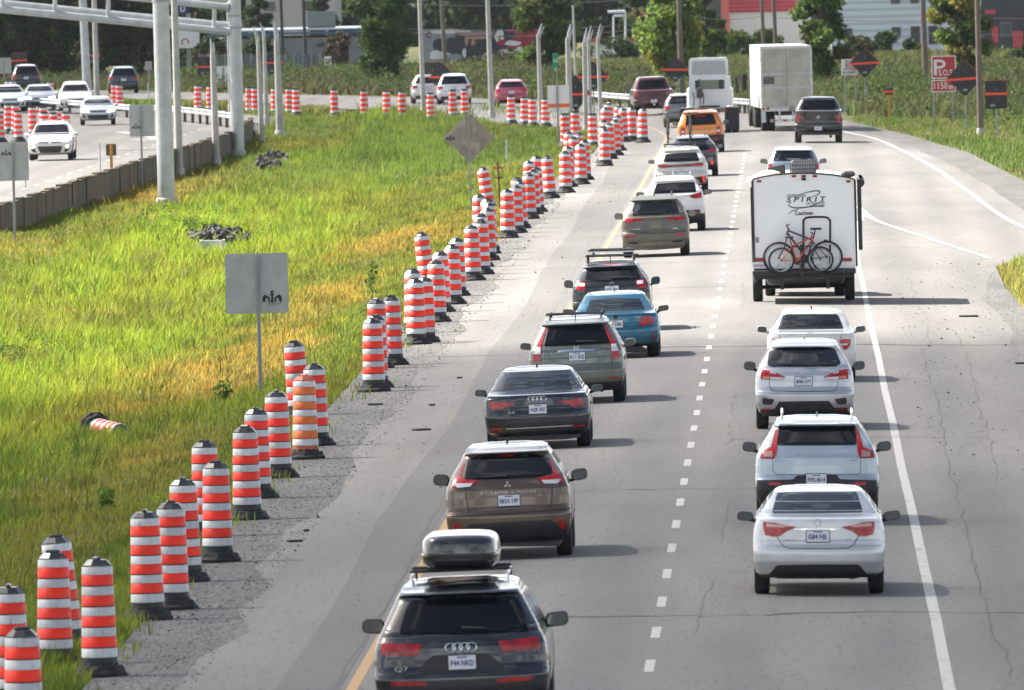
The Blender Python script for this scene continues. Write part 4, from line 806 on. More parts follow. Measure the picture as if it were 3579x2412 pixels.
for x, yb, yt, w, lb in ((-12, 190, -70, 130, 'leftmost dark tree, cut by the photo edge'), (62, 188, -90, 120, 'dark tree behind the leftmost sign cover'), (135, 186, -60, 120, 'dark tree left of the far gantry column'), (226, 188, -90, 130, 'dark tree right of the far gantry column'), (312, 186, -70, 110, 'dark tree left of the thick grey column'), (425, 170, 95, 90, 'low dark shrub right of the thick grey column'), (478, 172, 88, 90, 'low dark shrub behind the square sign cover')):
    tree(lb, x, yb, yt, w, DK, n=9000 if yt < 0 else 4200, crown0=.02, leaf=.16, nclump=34, name='tree' if yt < 0 else 'shrub', cat='tree' if yt < 0 else 'shrub')
for x, yb, yt, w, Y, lb in ((20, 180, -80, 130, 1090, 'dark tree in the second row behind the leftmost cover'), (105, 180, -80, 130, 1095, 'dark tree in the second row left of the far column'), (180, 180, -80, 130, 1092, 'dark tree in the second row behind the far column'), (270, 180, -80, 130, 1096, 'dark tree in the second row right of the far column'), (345, 180, -60, 110, 1092, 'dark tree in the second row behind the thick column')): tree(lb, x, yb, yt, w, DK, Y=Y, n=8000, crown0=.0, leaf=.18, nclump=34)
tree('tall dense dark green tree left of the slim lamp poles', 872, 192, -40, 165, MG+DK[:2], n=9500, crown0=.04, conic=False, nclump=40)
tree('brownish shrub beside the tall dense tree', 772, 160, 75, 85, [(.075, .05, .035), (.09, .065, .04), (.06, .06, .03)], n=3200, crown0=.05, name='shrub', cat='shrub', trunk=False)
tree('dark green shrub behind the forked pole', 590, 165, 85, 120, DK+MG, Y=1180, n=3600, crown0=.03, name='shrub', cat='shrub', trunk=False)
tree('mid green tree above the green marker', 1243, 168, -60, 160, MG+LG[:1]+[(.11, .13, .035)], n=9000, crown0=.08, nclump=34)
tree('sunlit light green tree around the utility pole', 1530, 196, -45, 165, LG, n=9000, crown0=.03, nclump=44, leaf=.17)
tree('lighter leafy tree right of the utility pole', 1606, 178, -10, 90, MG+LG[:2], Y=1090, n=5200, crown0=.03, nclump=30)
tree('dark leafy tree right of the box trailer', 1868, 192, -70, 145, MG+LG[:3]+[(.12, .13, .05)], n=9500, crown0=.03, nclump=36)
tree('tree behind the red parking sign', 2186, 196, -70, 155, MG+LG+[(.15, .14, .05)], n=9500, crown0=.03, nclump=36)
for x, yb, yt, w, Y, c, lb in ((1395, 148, 92, 150, 1150, MG+DK[:2], 'shrubs below the two white street lamps'), (1675, 118, 78, 110, 1200, MG, 'shrub above the box trailer roof'), (1745, 124, 70, 120, 1200, MG+LG[:1], 'shrub at the red and white building'), (2003, 118, 76, 105, 1180, MG+DK[:1], 'round shrub before the white building'), (2075, 120, 94, 70, 1180, MG, 'low shrub before the doors of the white building'), (2335, 172, 112, 100, 1000, DK+MG, 'dark shrub at the right edge'), (2250, 150, 112, 110, 1100, MG, 'shrub below the dark building'), (1945, 128, 84, 90, 1090, DK+MG, 'shrub behind the black diamond by the bus sign'), (1555, 138, 100, 150, 1170, DK+MG, 'shrub row behind the light green tree'), (1140, 168, 140, 190, 1100, [(.06, .07, .03), (.08, .07, .035)], 'brush below the printed hoarding')):
    tree(lb, x, yb, yt, w, c, Y=Y, n=2600, crown0=.0, name='shrub', cat='shrub', trunk=False, nclump=16)
def woods():
    cl = []
    for x in np.linspace(-110, 70, 110):
        h = random.uniform(7.5, 11); cl += [(x+random.uniform(-1, 1), 1480+random.uniform(-15, 15), h*f-1.4, 1.7, 1.7, 1.3) for f in (.08, .25, .42, .6, .78, .95)]
    v, C = leaves(110000, cl, .5, DK+[(.04, .055, .03)], 0); tag(leaf_obj('far_woods', v, C), 'dark line of woods far behind the buildings', 'woods', kind='stuff')
woods()
tree('dark conifer left of the two black poles', 590, 140, -60, 95, DK+MG[:1], Y=1330, n=6000, crown0=.02, conic=True, nclump=30)
tree('dark conifer between the black poles and the dense tree', 735, 140, -45, 100, DK+MG[:1], Y=1335, n=6000, crown0=.02, conic=True, nclump=30)
def weed_bank(name, label, poly, n, hmax, cols, leaf=.10):
    A = np.array(poly); cl = []
    while len(cl) < n:
        x = random.uniform(A[:, 0].min(), A[:, 0].max()); y = random.uniform(A[:, 1].min(), A[:, 1].max())
        if in_poly(np.array([x]), np.array([y]), poly)[0]: h = hmax*random.uniform(.35, 1)*(.6+.6*float(vnoise(np.array([x]), np.array([y*.1]), 2., 31)[0])); cl.append((x, y, T1(x, y)+h*.5, h*.55, h*.7, h*.5))
    v, C = leaves(n*26, cl, leaf, cols, 0); tag(leaf_obj(name, v, C), label, 'weeds', kind='stuff')
WB = [(.04, .075, .02), (.06, .10, .025), (.085, .12, .03), (.085, .06, .04), (.11, .13, .035), (.05, .08, .02)]
weed_bank('weed_bank', 'dark tangled weeds and young shrubs on the bank behind the right signs', [(4.5, 742), (9, 700), (30, 640), (34, 960), (-6, 960), (-9, 850), (1.8, 775)], 1500, 1.25, WB)
weed_bank('weed_bank', 'dark weeds beyond the far curving road', [(-14, 868), (-19, 878), (-31, 922), (-44, 972), (-62, 1034), (-66, 1070), (-20, 1060), (-6, 960), (-8, 862)], 1300, 1.2, WB[:4]+[(.07, .07, .03)])
weed_bank('ground_cover', 'leafy clover clumps on the mound around the thick column', [tuple(onD(*p_)[:2]) for p_ in ((270, 528), (370, 484), (600, 500), (650, 535), (560, 530), (430, 536), (360, 545))], 420, .55, [(.11, .19, .02), (.17, .26, .02), (.07, .13, .02)], .06)
weed_bank('ground_cover', 'leafy dark weeds at the left edge of the median', [tuple(onD(*p_)[:2]) for p_ in ((-30, 850), (60, 860), (160, 820), (120, 790), (-30, 770))], 110, .45, [(.05, .10, .018), (.08, .14, .02), (.04, .075, .018)], .05)
def weed(x, y, h, lb):
    b = onD(x, y); root = thing('weed', lb, 'plant', b); mb = MB(); mb.tube([(0, 0, 0), (.02, 0, h)], [.012, .006], 5); mb.build('stem', M_BARK, root); cl = [(0, 0, h*(.3+.7*i/5), .16, .16, .1) for i in range(6)]; v, C = leaves(90, cl, .07, [(.06, .11, .02), (.10, .17, .03)], 0); leaf_obj('leaves', v, C, root)
weed(508, 922, .45, 'leafy dark weed in the grass left of the grey sign post'); weed(846, 690, 1.0, 'leafy weed behind the drum beside the green car'); weed(240, 1175, .4, 'low weed in the grass above the lower drums')

# ------------------------------------------------------------ buildings
def rect(root, nm, x0, y0, x1, y1, Y, m, dy=0., th=.12):
    b = Vector(root.location); a = Vector(P(x0, y1, Y))-b; c = Vector(P(x1, y0, Y))-b
    return MB().box(((a.x+c.x)/2, Y-b.y+dy+th/2, (a.z+c.z)/2), (abs(c.x-a.x), th, abs(c.z-a.z))).build(nm, m, root)
def bld(name, label, x0, y0, x1, y1, Y, m, depth=14, cat='building'):
    a = P(x0, y1, Y); root = thing(name, label, cat, ((a[0]+P(x1, y1, Y)[0])/2, Y, T1(a[0], Y))); b = Vector(root.location); A = Vector(a)-b; Cc = Vector(P(x1, y0, Y))-b
    MB().box(((A.x+Cc.x)/2, depth/2, Cc.z/2-.4), (Cc.x-A.x, depth, Cc.z+.8)).build('wall', m, root); return root
M_WIN = mat('window_glass', (.03, .04, .05), .08, spec=.8); M_DOOR = mat('door_dark', (.035, .04, .05), .5); M_TRIM = mat('trim_grey', (.3, .31, .33), .6)
M_WBLD = mat('white_siding', (.60, .66, .74), .6, noise=.06, nscale=.5)
def win(root, x0, y0, x1, y1, Y, m=None, nm='window'):
    f = rect(root, nm, x0-1, y0-1, x1+1, y1+1, Y, M_TRIM, -.10, .10); b = Vector(root.location); a = Vector(P(x0, y1, Y))-b; c = Vector(P(x1, y0, Y))-b
    MB().box(((a.x+c.x)/2, -.13, (a.z+c.z)/2), (c.x-a.x, .06, c.z-a.z)).build('pane', m or M_WIN, f)
B = bld('white_building', 'white sided building with dark windows and two doors behind the field', 1890, -75, 2166, 122, 1262, M_WBLD)
for q in ((2025, -25, 2044, 8), (2069, -25, 2087, 7), (2111, -25, 2128, 5), (1916, 65, 1936, 92), (2027, 62, 2046, 82)): win(B, *q, 1262)
for q in ((2071, 60, 2090, 104), (2111, 59, 2130, 100)): win(B, *q, 1262, M_DOOR, 'door')
for i in range(11): rect(B, 'siding_joint', 1890, -60+i*16, 2166, -59.4+i*16, 1262, mat('joint_blue', (.42, .48, .56), .7), -.03, .03)
M_PINKW = mat('cream_wall', (.62, .58, .57), .7, noise=.05); M_REDP = mat('red_cladding', (.50, .055, .075), .55, noise=.12)
B = bld('red_white_building', 'cream and red building with corrugated red band behind the box trailer', 1652, -75, 1840, 122, 1275, M_PINKW)
rect(B, 'red_band', 1652, -80, 1842, 29, 1275, M_REDP, -.2, .2); rect(B, 'red_corner', 1641, -80, 1654, 100, 1275, mat('red_corner', (.58, .13, .11), .55), -.3, .4)
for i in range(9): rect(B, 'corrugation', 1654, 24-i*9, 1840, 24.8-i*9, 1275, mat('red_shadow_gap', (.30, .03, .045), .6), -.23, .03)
win(B, 1695, -40, 1760, 14, 1275); win(B, 1690, 74, 1699, 92, 1275); win(B, 1722, 74, 1734, 92, 1275)
B = bld('grey_building', 'dark grey glazed wing left of the red corner', 1585, -75, 1641, 118, 1277, mat('slate_panel', (.10, .10, .115), .6)); win(B, 1612, -30, 1637, 35, 1277); win(B, 1610, 80, 1637, 100, 1277)
B = bld('dark_building', 'charcoal building with red accents at the top right corner', 2232, -75, 2460, 112, 1200, mat('charcoal_cladding', (.035, .037, .05), .6, noise=.2))
rect(B, 'red_panel', 2302, 70, 2324, 108, 1200, M_REDP, -.1, .1); rect(B, 'red_panel', 2238, 22, 2262, 32, 1200, M_REDP, -.1, .1); rect(B, 'red_panel', 2255, 60, 2268, 98, 1200, M_REDP, -.1, .1); win(B, 2275, 52, 2298, 84, 1200)
for y in (-10, 25, 60): rect(B, 'cladding_joint', 2232, y, 2460, y+.8, 1200, M_DOOR, -.04, .04)
B = bld('warehouse', 'low grey warehouse with blue roof edge behind the fence', 470, 82, 850, 150, 1240, mat('grey_block_wall', (.17, .18, .20), .8, noise=.15, nscale=.6), 30)
rect(B, 'blue_fascia', 470, 69, 850, 83, 1240, mat('blue_fascia', (.035, .09, .20), .5), -.35, .5); b_ = Vector(B.location); zt = P(600, 70, 1240)[2]-b_.z
MB().box(((P(470, 70, 1240)[0]+P(850, 70, 1240)[0])/2-b_.x, 15, zt), (380*mpp(1240), 30, .12)).build('roof', mat('membrane_roof', (.30, .33, .36), .8, noise=.15), B)
MB().box((2.4, 6, zt+.7), (2.2, 2, 1.4)).build('rooftop_unit', mat('unit_green', (.10, .13, .12), .7), B); MB().box((-5, 10, zt+.4), (1.6, 1.6, .8)).build('rooftop_unit', M_TRIM, B)
for x in (520, 560, 720, 760): win(B, x, 96, x+18, 108, 1240)
B = bld('pale_warehouse', 'pale sunlit warehouse far behind the blue-edged roof', 560, -60, 760, 60, 1420, mat('pale_wall', (.34, .34, .34), .7, noise=.1), 20); win(B, 600, 5, 625, 25, 1420); win(B, 690, 2, 720, 24, 1420)
B = bld('shop_building', 'low white shop with red roof band behind the light green tree', 1325, 92, 1452, 140, 1300, mat('shop_white', (.66, .65, .63), .7, noise=.06)); rect(B, 'red_fascia', 1325, 86, 1452, 95, 1300, M_REDP, -.4, .4); rect(B, 'red_stripe', 1330, 128, 1398, 134, 1300, mat('maroon', (.16, .01, .03), .6), -.1, .1); win(B, 1412, 112, 1436, 128, 1300)
# printed hoarding: flat print built as coloured shapes on panels
def hoarding():
    Y = 1150; B = thing('printed_hoarding', 'long printed hoarding in red, black and white behind the lamp poles', 'hoarding', (P(1095, 150, Y)[0], Y, T1(P(1095, 150, Y)[0], Y))); cols = {'w': (.60, .60, .60), 'g': (.24, .26, .29), 'k': (.02, .022, .035), 'r': (.27, .012, .028), 'm': (.33, .20, .21), 's': (.40, .22, .15)}
    M_ = {k: mat('print_'+k, c, .6, noise=.2, nscale=1.5) for k, c in cols.items()}
    for i in range(7): x = 958+i*38.6; rect(B, 'panel', x, 66, x+38.2, 150, Y, M_['g'] if i < 2 else (M_['k'] if i < 5 else M_['r']), 0, .15)
    r = random.Random(4); k = 0
    def blob(x, y, w, h, m):
        nonlocal k; k += 1; b = Vector(B.location); pts = []
        for t in np.linspace(0, 6.28, 11)[:-1]: q = Vector(P(x+math.cos(t)*w*r.uniform(.7, 1.15), y+math.sin(t)*h*r.uniform(.7, 1.15), Y))-b; pts.append((q.x, q.z))
        MB().prism(pts[::-1], -.01-.0015*k, -.004-.0015*k).build('print_patch', M_[m], B)
    for x, y, w, h, m in ((1020, 72, 60, 5, 'w'), (1080, 76, 50, 5, 'm'), (1000, 105, 20, 22, 'k'), (1022, 112, 22, 26, 'k'), (1050, 100, 20, 24, 'k'), (1085, 104, 26, 22, 'k'), (1060, 92, 5, 12, 's'), (1075, 97, 5, 7, 's'), (998, 126, 26, 12, 'w'), (1030, 132, 20, 12, 'g'), (1055, 120, 5, 12, 'w'), (1108, 132, 16, 14, 'w'), (1136, 84, 12, 16, 'w'), (1140, 98, 10, 8, 'r'), (1160, 82, 16, 9, 'k'), (1165, 98, 20, 6, 'w'), (1158, 122, 26, 13, 'w'), (1180, 116, 7, 15, 'w'), (1205, 128, 18, 16, 'r'), (1216, 132, 7, 12, 'w'), (1188, 138, 8, 12, 'w'), (976, 88, 12, 18, 'g'), (1085, 86, 30, 4, 's')): blob(x, y, w, h, m)
    b = Vector(B.location)
    for x, y, rr in ((974, 80, 7), (1140, 87, 7)):
        q = Vector(P(x, y, Y))-b; mb = MB(); n = 14; vs = [(q.x+math.cos(t)*f*rr*mpp(Y), -.06, q.z+math.sin(t)*f*rr*mpp(Y)) for f in (1, .55) for t in np.linspace(.5, 5.8, n)]; mb.add(vs, [(i, i+1, n+i+1, n+i) for i in range(n-1)]); mb.build('ring_mark', M_['r'], B)
    for i in range(6): x = 965+i*50; rect(B, 'support', x, 148, x+4, 162, Y, M_POSTG, .05, .1)
hoarding()
def pylon():
    Y = 1120; B = thing('pylon_sign', 'white pylon sign with dark letters and red ring behind the thick column', 'sign', (P(428, 120, Y)[0], Y, T1(P(428, 120, Y)[0], Y))); rect(B, 'face', 405, 52, 452, 110, Y, M_SWHITE, 0, .3); rect(B, 'green_patch', 410, 60, 420, 70, Y, mat('sign_lime', (.2, .45, .2), .5), -.02, .02); b = Vector(B.location)
    q = Vector(P(437, 62, Y))-b; put_text('SIPL', .5, M_SBLACK, B, (q.x, -.01, q.z), width=30*mpp(Y), bold=.01)
    q = Vector(P(421, 96, Y))-b; mb = MB(); n = 12; mb.add([(q.x+math.cos(t)*f*9*mpp(Y), -.01, q.z+math.sin(t)*f*9*mpp(Y)) for f in (1, .65) for t in np.linspace(-.5, 3.9, n)], [(i, i+1, n+i+1, n+i) for i in range(n-1)]); mb.build('ring_mark', mat('ring_red', (.45, .05, .04), .5), B)
    rect(B, 'blue_panel', 404, 12, 426, 32, Y, mat('sign_navy', (.02, .04, .13), .5), 0, .2); q = Vector(P(415, 22, Y))-b; put_text('U', .5, M_SWHITE, B, (q.x, -.01, q.z), bold=.02); rect(B, 'post', 425, 30, 432, 190, Y, M_POSTG, .31, .2)
pylon()
def fence():
    Y = 1085; B = thing('mesh_fence', 'greenish slatted fence below the warehouse', 'fence', (P(590, 170, Y)[0], Y, T1(P(590, 170, Y)[0], Y))); m = [mat('fence_slat_%d' % i, c, .7, noise=.2) for i, c in enumerate([(.16, .19, .18), (.19, .22, .21), (.13, .16, .16)])]
    for i in range(56): x = 452+i*4.9; rect(B, 'fence_panel', x, 124+random.uniform(-.4, .4), x+4.6, 178, Y, m[i % 3], 0, .04)
    for i in range(15): x = 452+i*19.6; rect(B, 'fence_post', x, 122, x+2, 180, Y, M_POSTG, -.08, .08)
    rect(B, 'number_plate', 738, 128, 753, 150, Y, M_SWHITE, -.2, .03); q = Vector(P(745.5, 139, Y))-Vector(B.location); put_text('20', .42, M_SBLACK, B, (q.x, -.215, q.z), bold=.01); rect(B, 'fence_post', 743, 148, 748, 182, Y, M_POSTG, -.17, .05)
fence()
for x, yt, dx, lb in ((1394, 32, 24, 'left white street lamp with arm pointing right'), (1421, 22, -40, 'right white street lamp with arm pointing left')):
    Y = 1210; b = P(x, 128, Y); b = (b[0], Y, T1(b[0], Y)); root = thing('street_lamp', lb, 'street lamp', b); t = Vector(P(x, yt+4, Y))-Vector(b); s = mpp(Y); M_LP = mat('white_lamp_paint', (.72, .74, .8), .4)
    MB().tube([(0, 0, 0), tuple(t)], [.10, .07], 8).build('pole', M_LP, root, True); MB().box((t.x+dx*s/2, 0, t.z), (abs(dx)*s, .3, .22), bev=.05).build('lamp_head', M_LP, root)
def far_plate():
    b = onD(1450, 215); root = thing('marker_plate', 'dark striped hazard marker beside the red pickup', 'road sign', b); s = mpp(b[1]); z = Vector(P(1448, 185, b[1]))-Vector(b); MB().box((0, 0, z.z/2), (.08, .06, z.z)).build('post', M_POSTY, root); MB().box((0, -.06, z.z*.55), (.42, .03, 1.1), bev=.01).build('plate', M_SBLACK, root); MB().box((.02, -.08, z.z*.55), (.10, .01, 1.08)).build('yellow_stripe', M_POSTY, root)
far_plate()
# ------------------------------------------------------------ vehicles
def wheel_meshes(r, w):
    m = MB(); h = w/2; m.lathe([(r*.62, -h*.9), (r*.78, -h), (r*.95, -h*.92), (r, -h*.7), (r, h*.7), (r*.95, h*.92), (r*.78, h), (r*.62, h*.9)], 26, axis='x')
    for k in range(26):
        a = 2*math.pi*k/26; m.box((0, 0, 0), (0, 0, 0)) if False else None
    ty = m.mesh('tyre', M_TYRE, True, 40); g = MB(); g.lathe([(r*.64, -h*.55), (r*.66, h*.8), (r*.60, h*.75), (r*.55, h*.3), (.02, h*.3)], 24, axis='x')
    for k in range(5): a = 2*math.pi*k/5; g.tube([(h*.5, 0, 0), (h*.62, math.sin(a)*r*.6, math.cos(a)*r*.6)], [.05, .032], 6)
    return ty, g.mesh('rim', M_RIM, True, 40)
_WH = {}
class Car:
    def __init__(s, label, kind, L_, W, H, col, pos=None, trace=None, plate_px=None, tyre_v=None, Y0=None, hd=0., keys=None, zb=1.05, zh=None, rake=.5, wr=.70, R=.28, nn=3.2, zd=1.04, ya=.9, wb=2.65, tr=.335, tw=.22, cat='car', clad=None, holes=(), group=None, name=None, glass=None, cladm=None, bot=.24, zroad=None):
        if kind == 'sedan': nn = 2.5
        s.L, s.W, s.H, s.R, s.nn, s.ya, s.wb, s.tr, s.tw = L_, W, H, R, nn, ya, wb, tr, tw; s.trace = trace
        h = W/2; zh = zh or (H-.075 if kind == 'sedan' else H-.14); s.zh, s.zb = zh, zb
        def roof(rk, z0):
            yf_ = L_-1.9; ym = .5*(rk+yf_); r = lambda a, b, t: a+(b-a)*t
            return [(z0, r(rk, ym, .10), r(yf_, ym, .12), wr-.02), (r(z0, H, .45), r(rk, ym, .38), r(yf_, ym, .4), wr-.055), (r(z0, H, .8), r(rk, ym, .66), r(yf_, ym, .68), wr-.13), (H, r(rk, ym, .93), r(yf_, ym, .93), wr*.45)]
        if keys is None:
            if kind == 'suv':
                keys = [(bot, .17, L_-.14, .84), (bot+.08, .07, L_-.05, .93), (.48, .0, L_, .985), (.64, .0, L_, 1.), (.70, .025, L_-.01, 1.), (.76, .05, L_-.03, 1.), (zb-.2, .06, L_-.15, .995), (zb-.08, .075, L_-.5, .98), (zb-.02, .10, L_-.95, .955), (zb+.03, .14, L_-1.15, .93), (zb+.10, .18, L_-1.28, .90), (zh-.03, rake, L_-1.85, wr+.02), (zh, rake-.07, L_-1.9, wr), (zh+.025, rake-.07, L_-1.93, wr-.015)]+roof(rake, zh+.045)
            elif kind == 'sedan':
                keys = [(bot, .15, L_-.12, .86), (bot+.07, .05, L_-.04, .95), (.45, .0, L_, .99), (.60, .0, L_, 1.), (.68, .025, L_-.02, 1.), (.75, .04, L_-.08, 1.), (.90, .05, L_-.35, .985), (zd-.04, .055, L_-.85, .955), (zd, .06, L_-1.0, .945), (zd+.02, .10, L_-1.1, .935), (zd+.045, rake-.62, L_-1.25, .90), (zd+.10, rake-.50, L_-1.35, .86), ((zd+.1+zh)/2, rake-.29, L_-1.62, (.86+wr)/2+.012), (zh, rake, L_-1.95, wr)]+roof(rake, zh+.012)
            else:   # pickup
                keys = [(.45, .22, L_-.2, .84), (.52, .10, L_-.06, .95), (.60, .0, L_, .985), (.76, .0, L_, 1.), (.80, .05, L_-.01, 1.), (.90, .07, L_-.03, 1.), (1.05, .07, L_-.06, 1.), (1.15, .07, L_-.2, .985), (zb-.03, .065, L_-.9, .96), (zb, .08, L_-1.2, .95), (zb+.02, 1.62, L_-1.4, .93), (zb+.06, 1.75, L_-1.5, .92), (zh, 1.95, L_-2.2, wr), (H-.04, 2.05, L_-2.35, wr-.04), (H-.01, 2.3, L_-2.6, wr-.14), (H, 2.6, L_-2.9, wr*.45)]
        k = np.array(keys); zs = np.unique(np.round(np.concatenate([np.arange(k[0, 0], H, .024), k[:, 0]]), 4)); s.zs = zs
        def ip(c):
            v = np.interp(zs, k[:, 0], c); w = v.copy()
            for _ in range(2): w[1:-1] = .25*w[:-2]+.5*w[1:-1]+.25*w[2:]
            return w
        s.yr, s.yf, s.w = ip(k[:, 1]), ip(k[:, 2]), ip(k[:, 3])*h
        # placement
        if pos is not None: X0, Y0 = pos
        else:
            u, v = s.px(*plate_px)
            if Y0 is None:
                z = 0.
                for _ in range(8): p = at(u, tyre_v, z); z = T1(p[0], p[1])
                Y0 = p[1]-ya+tr*.15
            X0 = atY(u, v, Y0+.06)[0]
        s.X0, s.Y0 = X0, Y0; s.Z0 = zroad if zroad is not None else T1(X0, Y0+1)
        roll = math.atan2(T1(X0+.75, Y0+1)-T1(X0-.75, Y0+1), 1.5); s.roll = roll
        s.root = tag(link(name or ('pickup_truck' if kind == 'pickup' else 'car'), None, None, (X0, Y0, s.Z0), (0, -roll, hd)), label, cat, group)
        s.paint = col; s.body(holes, clad, cladm); s.wheels()
    def px(s, a, b): x0, y0, k = s.trace; return x0+a/k, y0+b/k
    def _w(s, z): return np.interp(z, s.zs, s.w)
    def _R(s, z): return np.minimum(s.R, .4*(np.interp(z, s.zs, s.yf)-np.interp(z, s.zs, s.yr)))
    def rear(s, x, z):
        q = np.clip(np.abs(x)/s._w(z), 0, .9985); return np.interp(z, s.zs, s.yr)+s._R(z)*(1-(1-q**s.nn)**(1/s.nn))
    def front(s, x, z):
        q = np.clip(np.abs(x)/s._w(z), 0, .9985); return np.interp(z, s.zs, s.yf)-s._R(z)*1.3*(1-(1-q**s.nn)**(1/s.nn))
    def q(s, a, b):          # traced photo pixel -> (x,z) on the rear surface
        u, v = s.px(a, b); y = .1
        for _ in range(14):
            p = atY(u, v, s.Y0+y); x = p[0]-s.X0; z = p[2]-s.Z0; x, z = x*math.cos(s.roll)+z*math.sin(s.roll), z*math.cos(s.roll)-x*math.sin(s.roll); y += .6*(float(s.rear(x, min(z, s.H-.01)))-y)
        w = float(s._w(z))*.995; return (max(-w, min(w, x)), z)
    def body(s, holes, clad, cladm):
        NR, NS, NF = 41, 34, 25; t = np.linspace(-1, 1, NR); tt = np.sin(t*np.pi/2); rings = []; e = 2/s.nn
        ang = np.linspace(-math.pi/2, math.pi/2, NR); cx = np.sign(np.sin(ang))*np.abs(np.sin(ang))**e; cy = 1-np.abs(np.cos(ang))**e
        ang2 = np.linspace(-math.pi/2, math.pi/2, NF); fx = np.sign(np.sin(ang2))*np.abs(np.sin(ang2))**e; fy = 1-np.abs(np.cos(ang2))**e
        for i, z in enumerate(s.zs):
            w, yr, yf = s.w[i], s.yr[i], s.yf[i]; R = float(s._R(z)); y0, y1 = yr+R, yf-1.3*R
            rear = np.stack([cx*w, yr+R*cy, np.full(NR, z)], 1); ys = y0+(y1-y0)*np.linspace(0, 1, NS+2)[1:-1]
            xs = np.full(NS, w)*(1-.03*np.clip((ys-s.L*.6)/(s.L*.4), 0, 1)**2)
            for ax in (s.ya, s.ya+s.wb):
                ins = (ys-ax)**2+(z-s.tr)**2 < (s.tr+.055)**2; xs = np.where(ins, xs-.2, xs)
            sr = np.stack([xs, ys, np.full(NS, z)], 1); fr = np.stack([fx[::-1]*w, yf-1.3*R*fy[::-1], np.full(NF, z)], 1); sl = sr[::-1]*[-1, 1, 1]
            rings.append(np.concatenate([rear, sr, fr, sl]))
        V = np.stack(rings); nz, M_, _ = V.shape; mb = MB(); mb.v = [tuple(p) for p in V.reshape(-1, 3).tolist()]
        top = len(mb.v); mb.v += [(0, (s.yr[-1]+s.yf[-1])/2, s.H), (0, s.L/2, s.zs[0])]
        sec = np.array([0]*(NR-1)+[1]*(NS+1)+[2]*(NF-1)+[3]*(NS+1))
        for i in range(nz-1):
            cz = (s.zs[i]+s.zs[i+1])/2; c = (V[i]+np.roll(V[i], -1, 0)+V[i+1]+np.roll(V[i+1], -1, 0))/4
            dead = np.zeros(M_, bool)
            for kd, poly in holes:
                if kd == 'rear': dead |= (sec == 0) & in_poly(c[:, 0], c[:, 2], poly)
                elif kd == 'front': dead |= (sec == 2) & in_poly(c[:, 0], c[:, 2], poly)
                else: dead |= ((sec == 1) | (sec == 3)) & in_poly(c[:, 1], c[:, 2], poly)
            for j in range(M_):
                if dead[j]: continue
                k = (j+1) % M_; mb.f.append((i*M_+j, i*M_+k, (i+1)*M_+k, (i+1)*M_+j))
                arch = sec[j] in (1, 3) and abs(c[j, 0]) < (s.w[i]+s.w[i+1])/2-.06
                mb.m.append(1 if arch or cz < (clad if clad else s.zs[0]+.05) else 0)
        for j in range(M_):
            k = (j+1) % M_; mb.f.append(((nz-1)*M_+j, (nz-1)*M_+k, top)); mb.m.append(0); mb.f.append((k, j, top+1)); mb.m.append(1)
        s.bodyo = mb.build('body', [s.paint, cladm or M_BLACKPL], s.root, True, 42)
    def wheels(s):
        key = (s.tr, s.tw)
        if key not in _WH: _WH[key] = wheel_meshes(*key)
        ty, rm = _WH[key]
        for ax in (s.ya, s.ya+s.wb):
            for sg in (1, -1): o = link('wheel', ty, s.root, (sg*(s.W/2-s.tw/2-.015), ax, s.tr), (0, 0, 0 if sg > 0 else math.pi)); link('rim', rm, o)
        mb = MB(); mb.tube([(-s.W/2+.2, s.ya, s.tr), (s.W/2-.2, s.ya, s.tr)], .05, 8); mb.box((0, s.ya-.2, s.tr+.02), (s.W*.5, .5, .14), bev=.04); mb.tube([(s.W*.25, .25, .27), (s.W*.25, .9, .30)], .06, 8); mb.build('underbody', M_BLACKPL, s.root)
    def patch(s, name, poly, m, off=.006, depth=.03, side='rear', mirror=False, rad=.0, cell=.04, parent=None, label=None):
        if rad: poly = round_poly(poly, rad, 3)
        if 'window' in name and side == 'rear': off = .012; cell = .03
        elif side not in ('rear', 'front'): cell = .12
        res = []
        for sg in ((1, -1) if mirror else (1,)):
            pl = [(a*sg, b) for a, b in poly] if side in ('rear', 'front') else poly
            bm = cut_poly(pl, cell, cell)
            def mp(a, b, o):
                if side == 'rear': return (a, float(s.rear(a, b))-o, b)
                if side == 'front': return (a, float(s.front(a, b))+o, b)
                return ((float(s._w(b))+o)*side, a, b)
            for v in bm.verts: v.index = -1
            bm.verts.index_update(); bnd = [e for e in bm.edges if len(e.link_faces) == 1]; co = {v: (v.co.x, v.co.y) for v in bm.verts}
            low = {}
            for e in bnd:
                for v in e.verts:
                    if v not in low: low[v] = bm.verts.new(mp(*co[v], off-depth))
            for e in bnd: a, b = e.verts; bm.faces.new((a, b, low[b], low[a]))
            for v, c in co.items(): v.co = mp(*c, off)
            bmesh.ops.recalc_face_normals(bm, faces=bm.faces)
            c0 = bm.faces[0] if False else None; me = bpy.data.meshes.new(name)
            # outward check on the largest face
            bm.faces.ensure_lookup_table(); f = max(bm.faces, key=lambda f: f.calc_area()); out = {'rear': -f.normal.y, 'front': f.normal.y}.get(side, f.normal.x*(side if not isinstance(side, str) else 1))
            if out < 0: bmesh.ops.reverse_faces(bm, faces=bm.faces[:])
            bm.to_mesh(me); bm.free(); me.materials.append(m); me.polygons.foreach_set('use_smooth', [True]*len(me.polygons)); me.set_sharp_from_angle(angle=math.radians(40))
            o = link(name, me, parent or s.root)
            if label: o['label'] = label
            res.append(o)
        return res
    def tp(s, name, pts, m, **kw): return s.patch(name, [s.q(*p) for p in pts], m, **kw)      # traced patch
    def symtrace(s, pts):  return [(abs(x), z) for x, z in (s.q(*p) for p in pts)]
    def mp(s, name, pts, m, **kw): return s.patch(name, s.symtrace(pts), m, mirror=True, **kw)   # traced on one side, mirrored
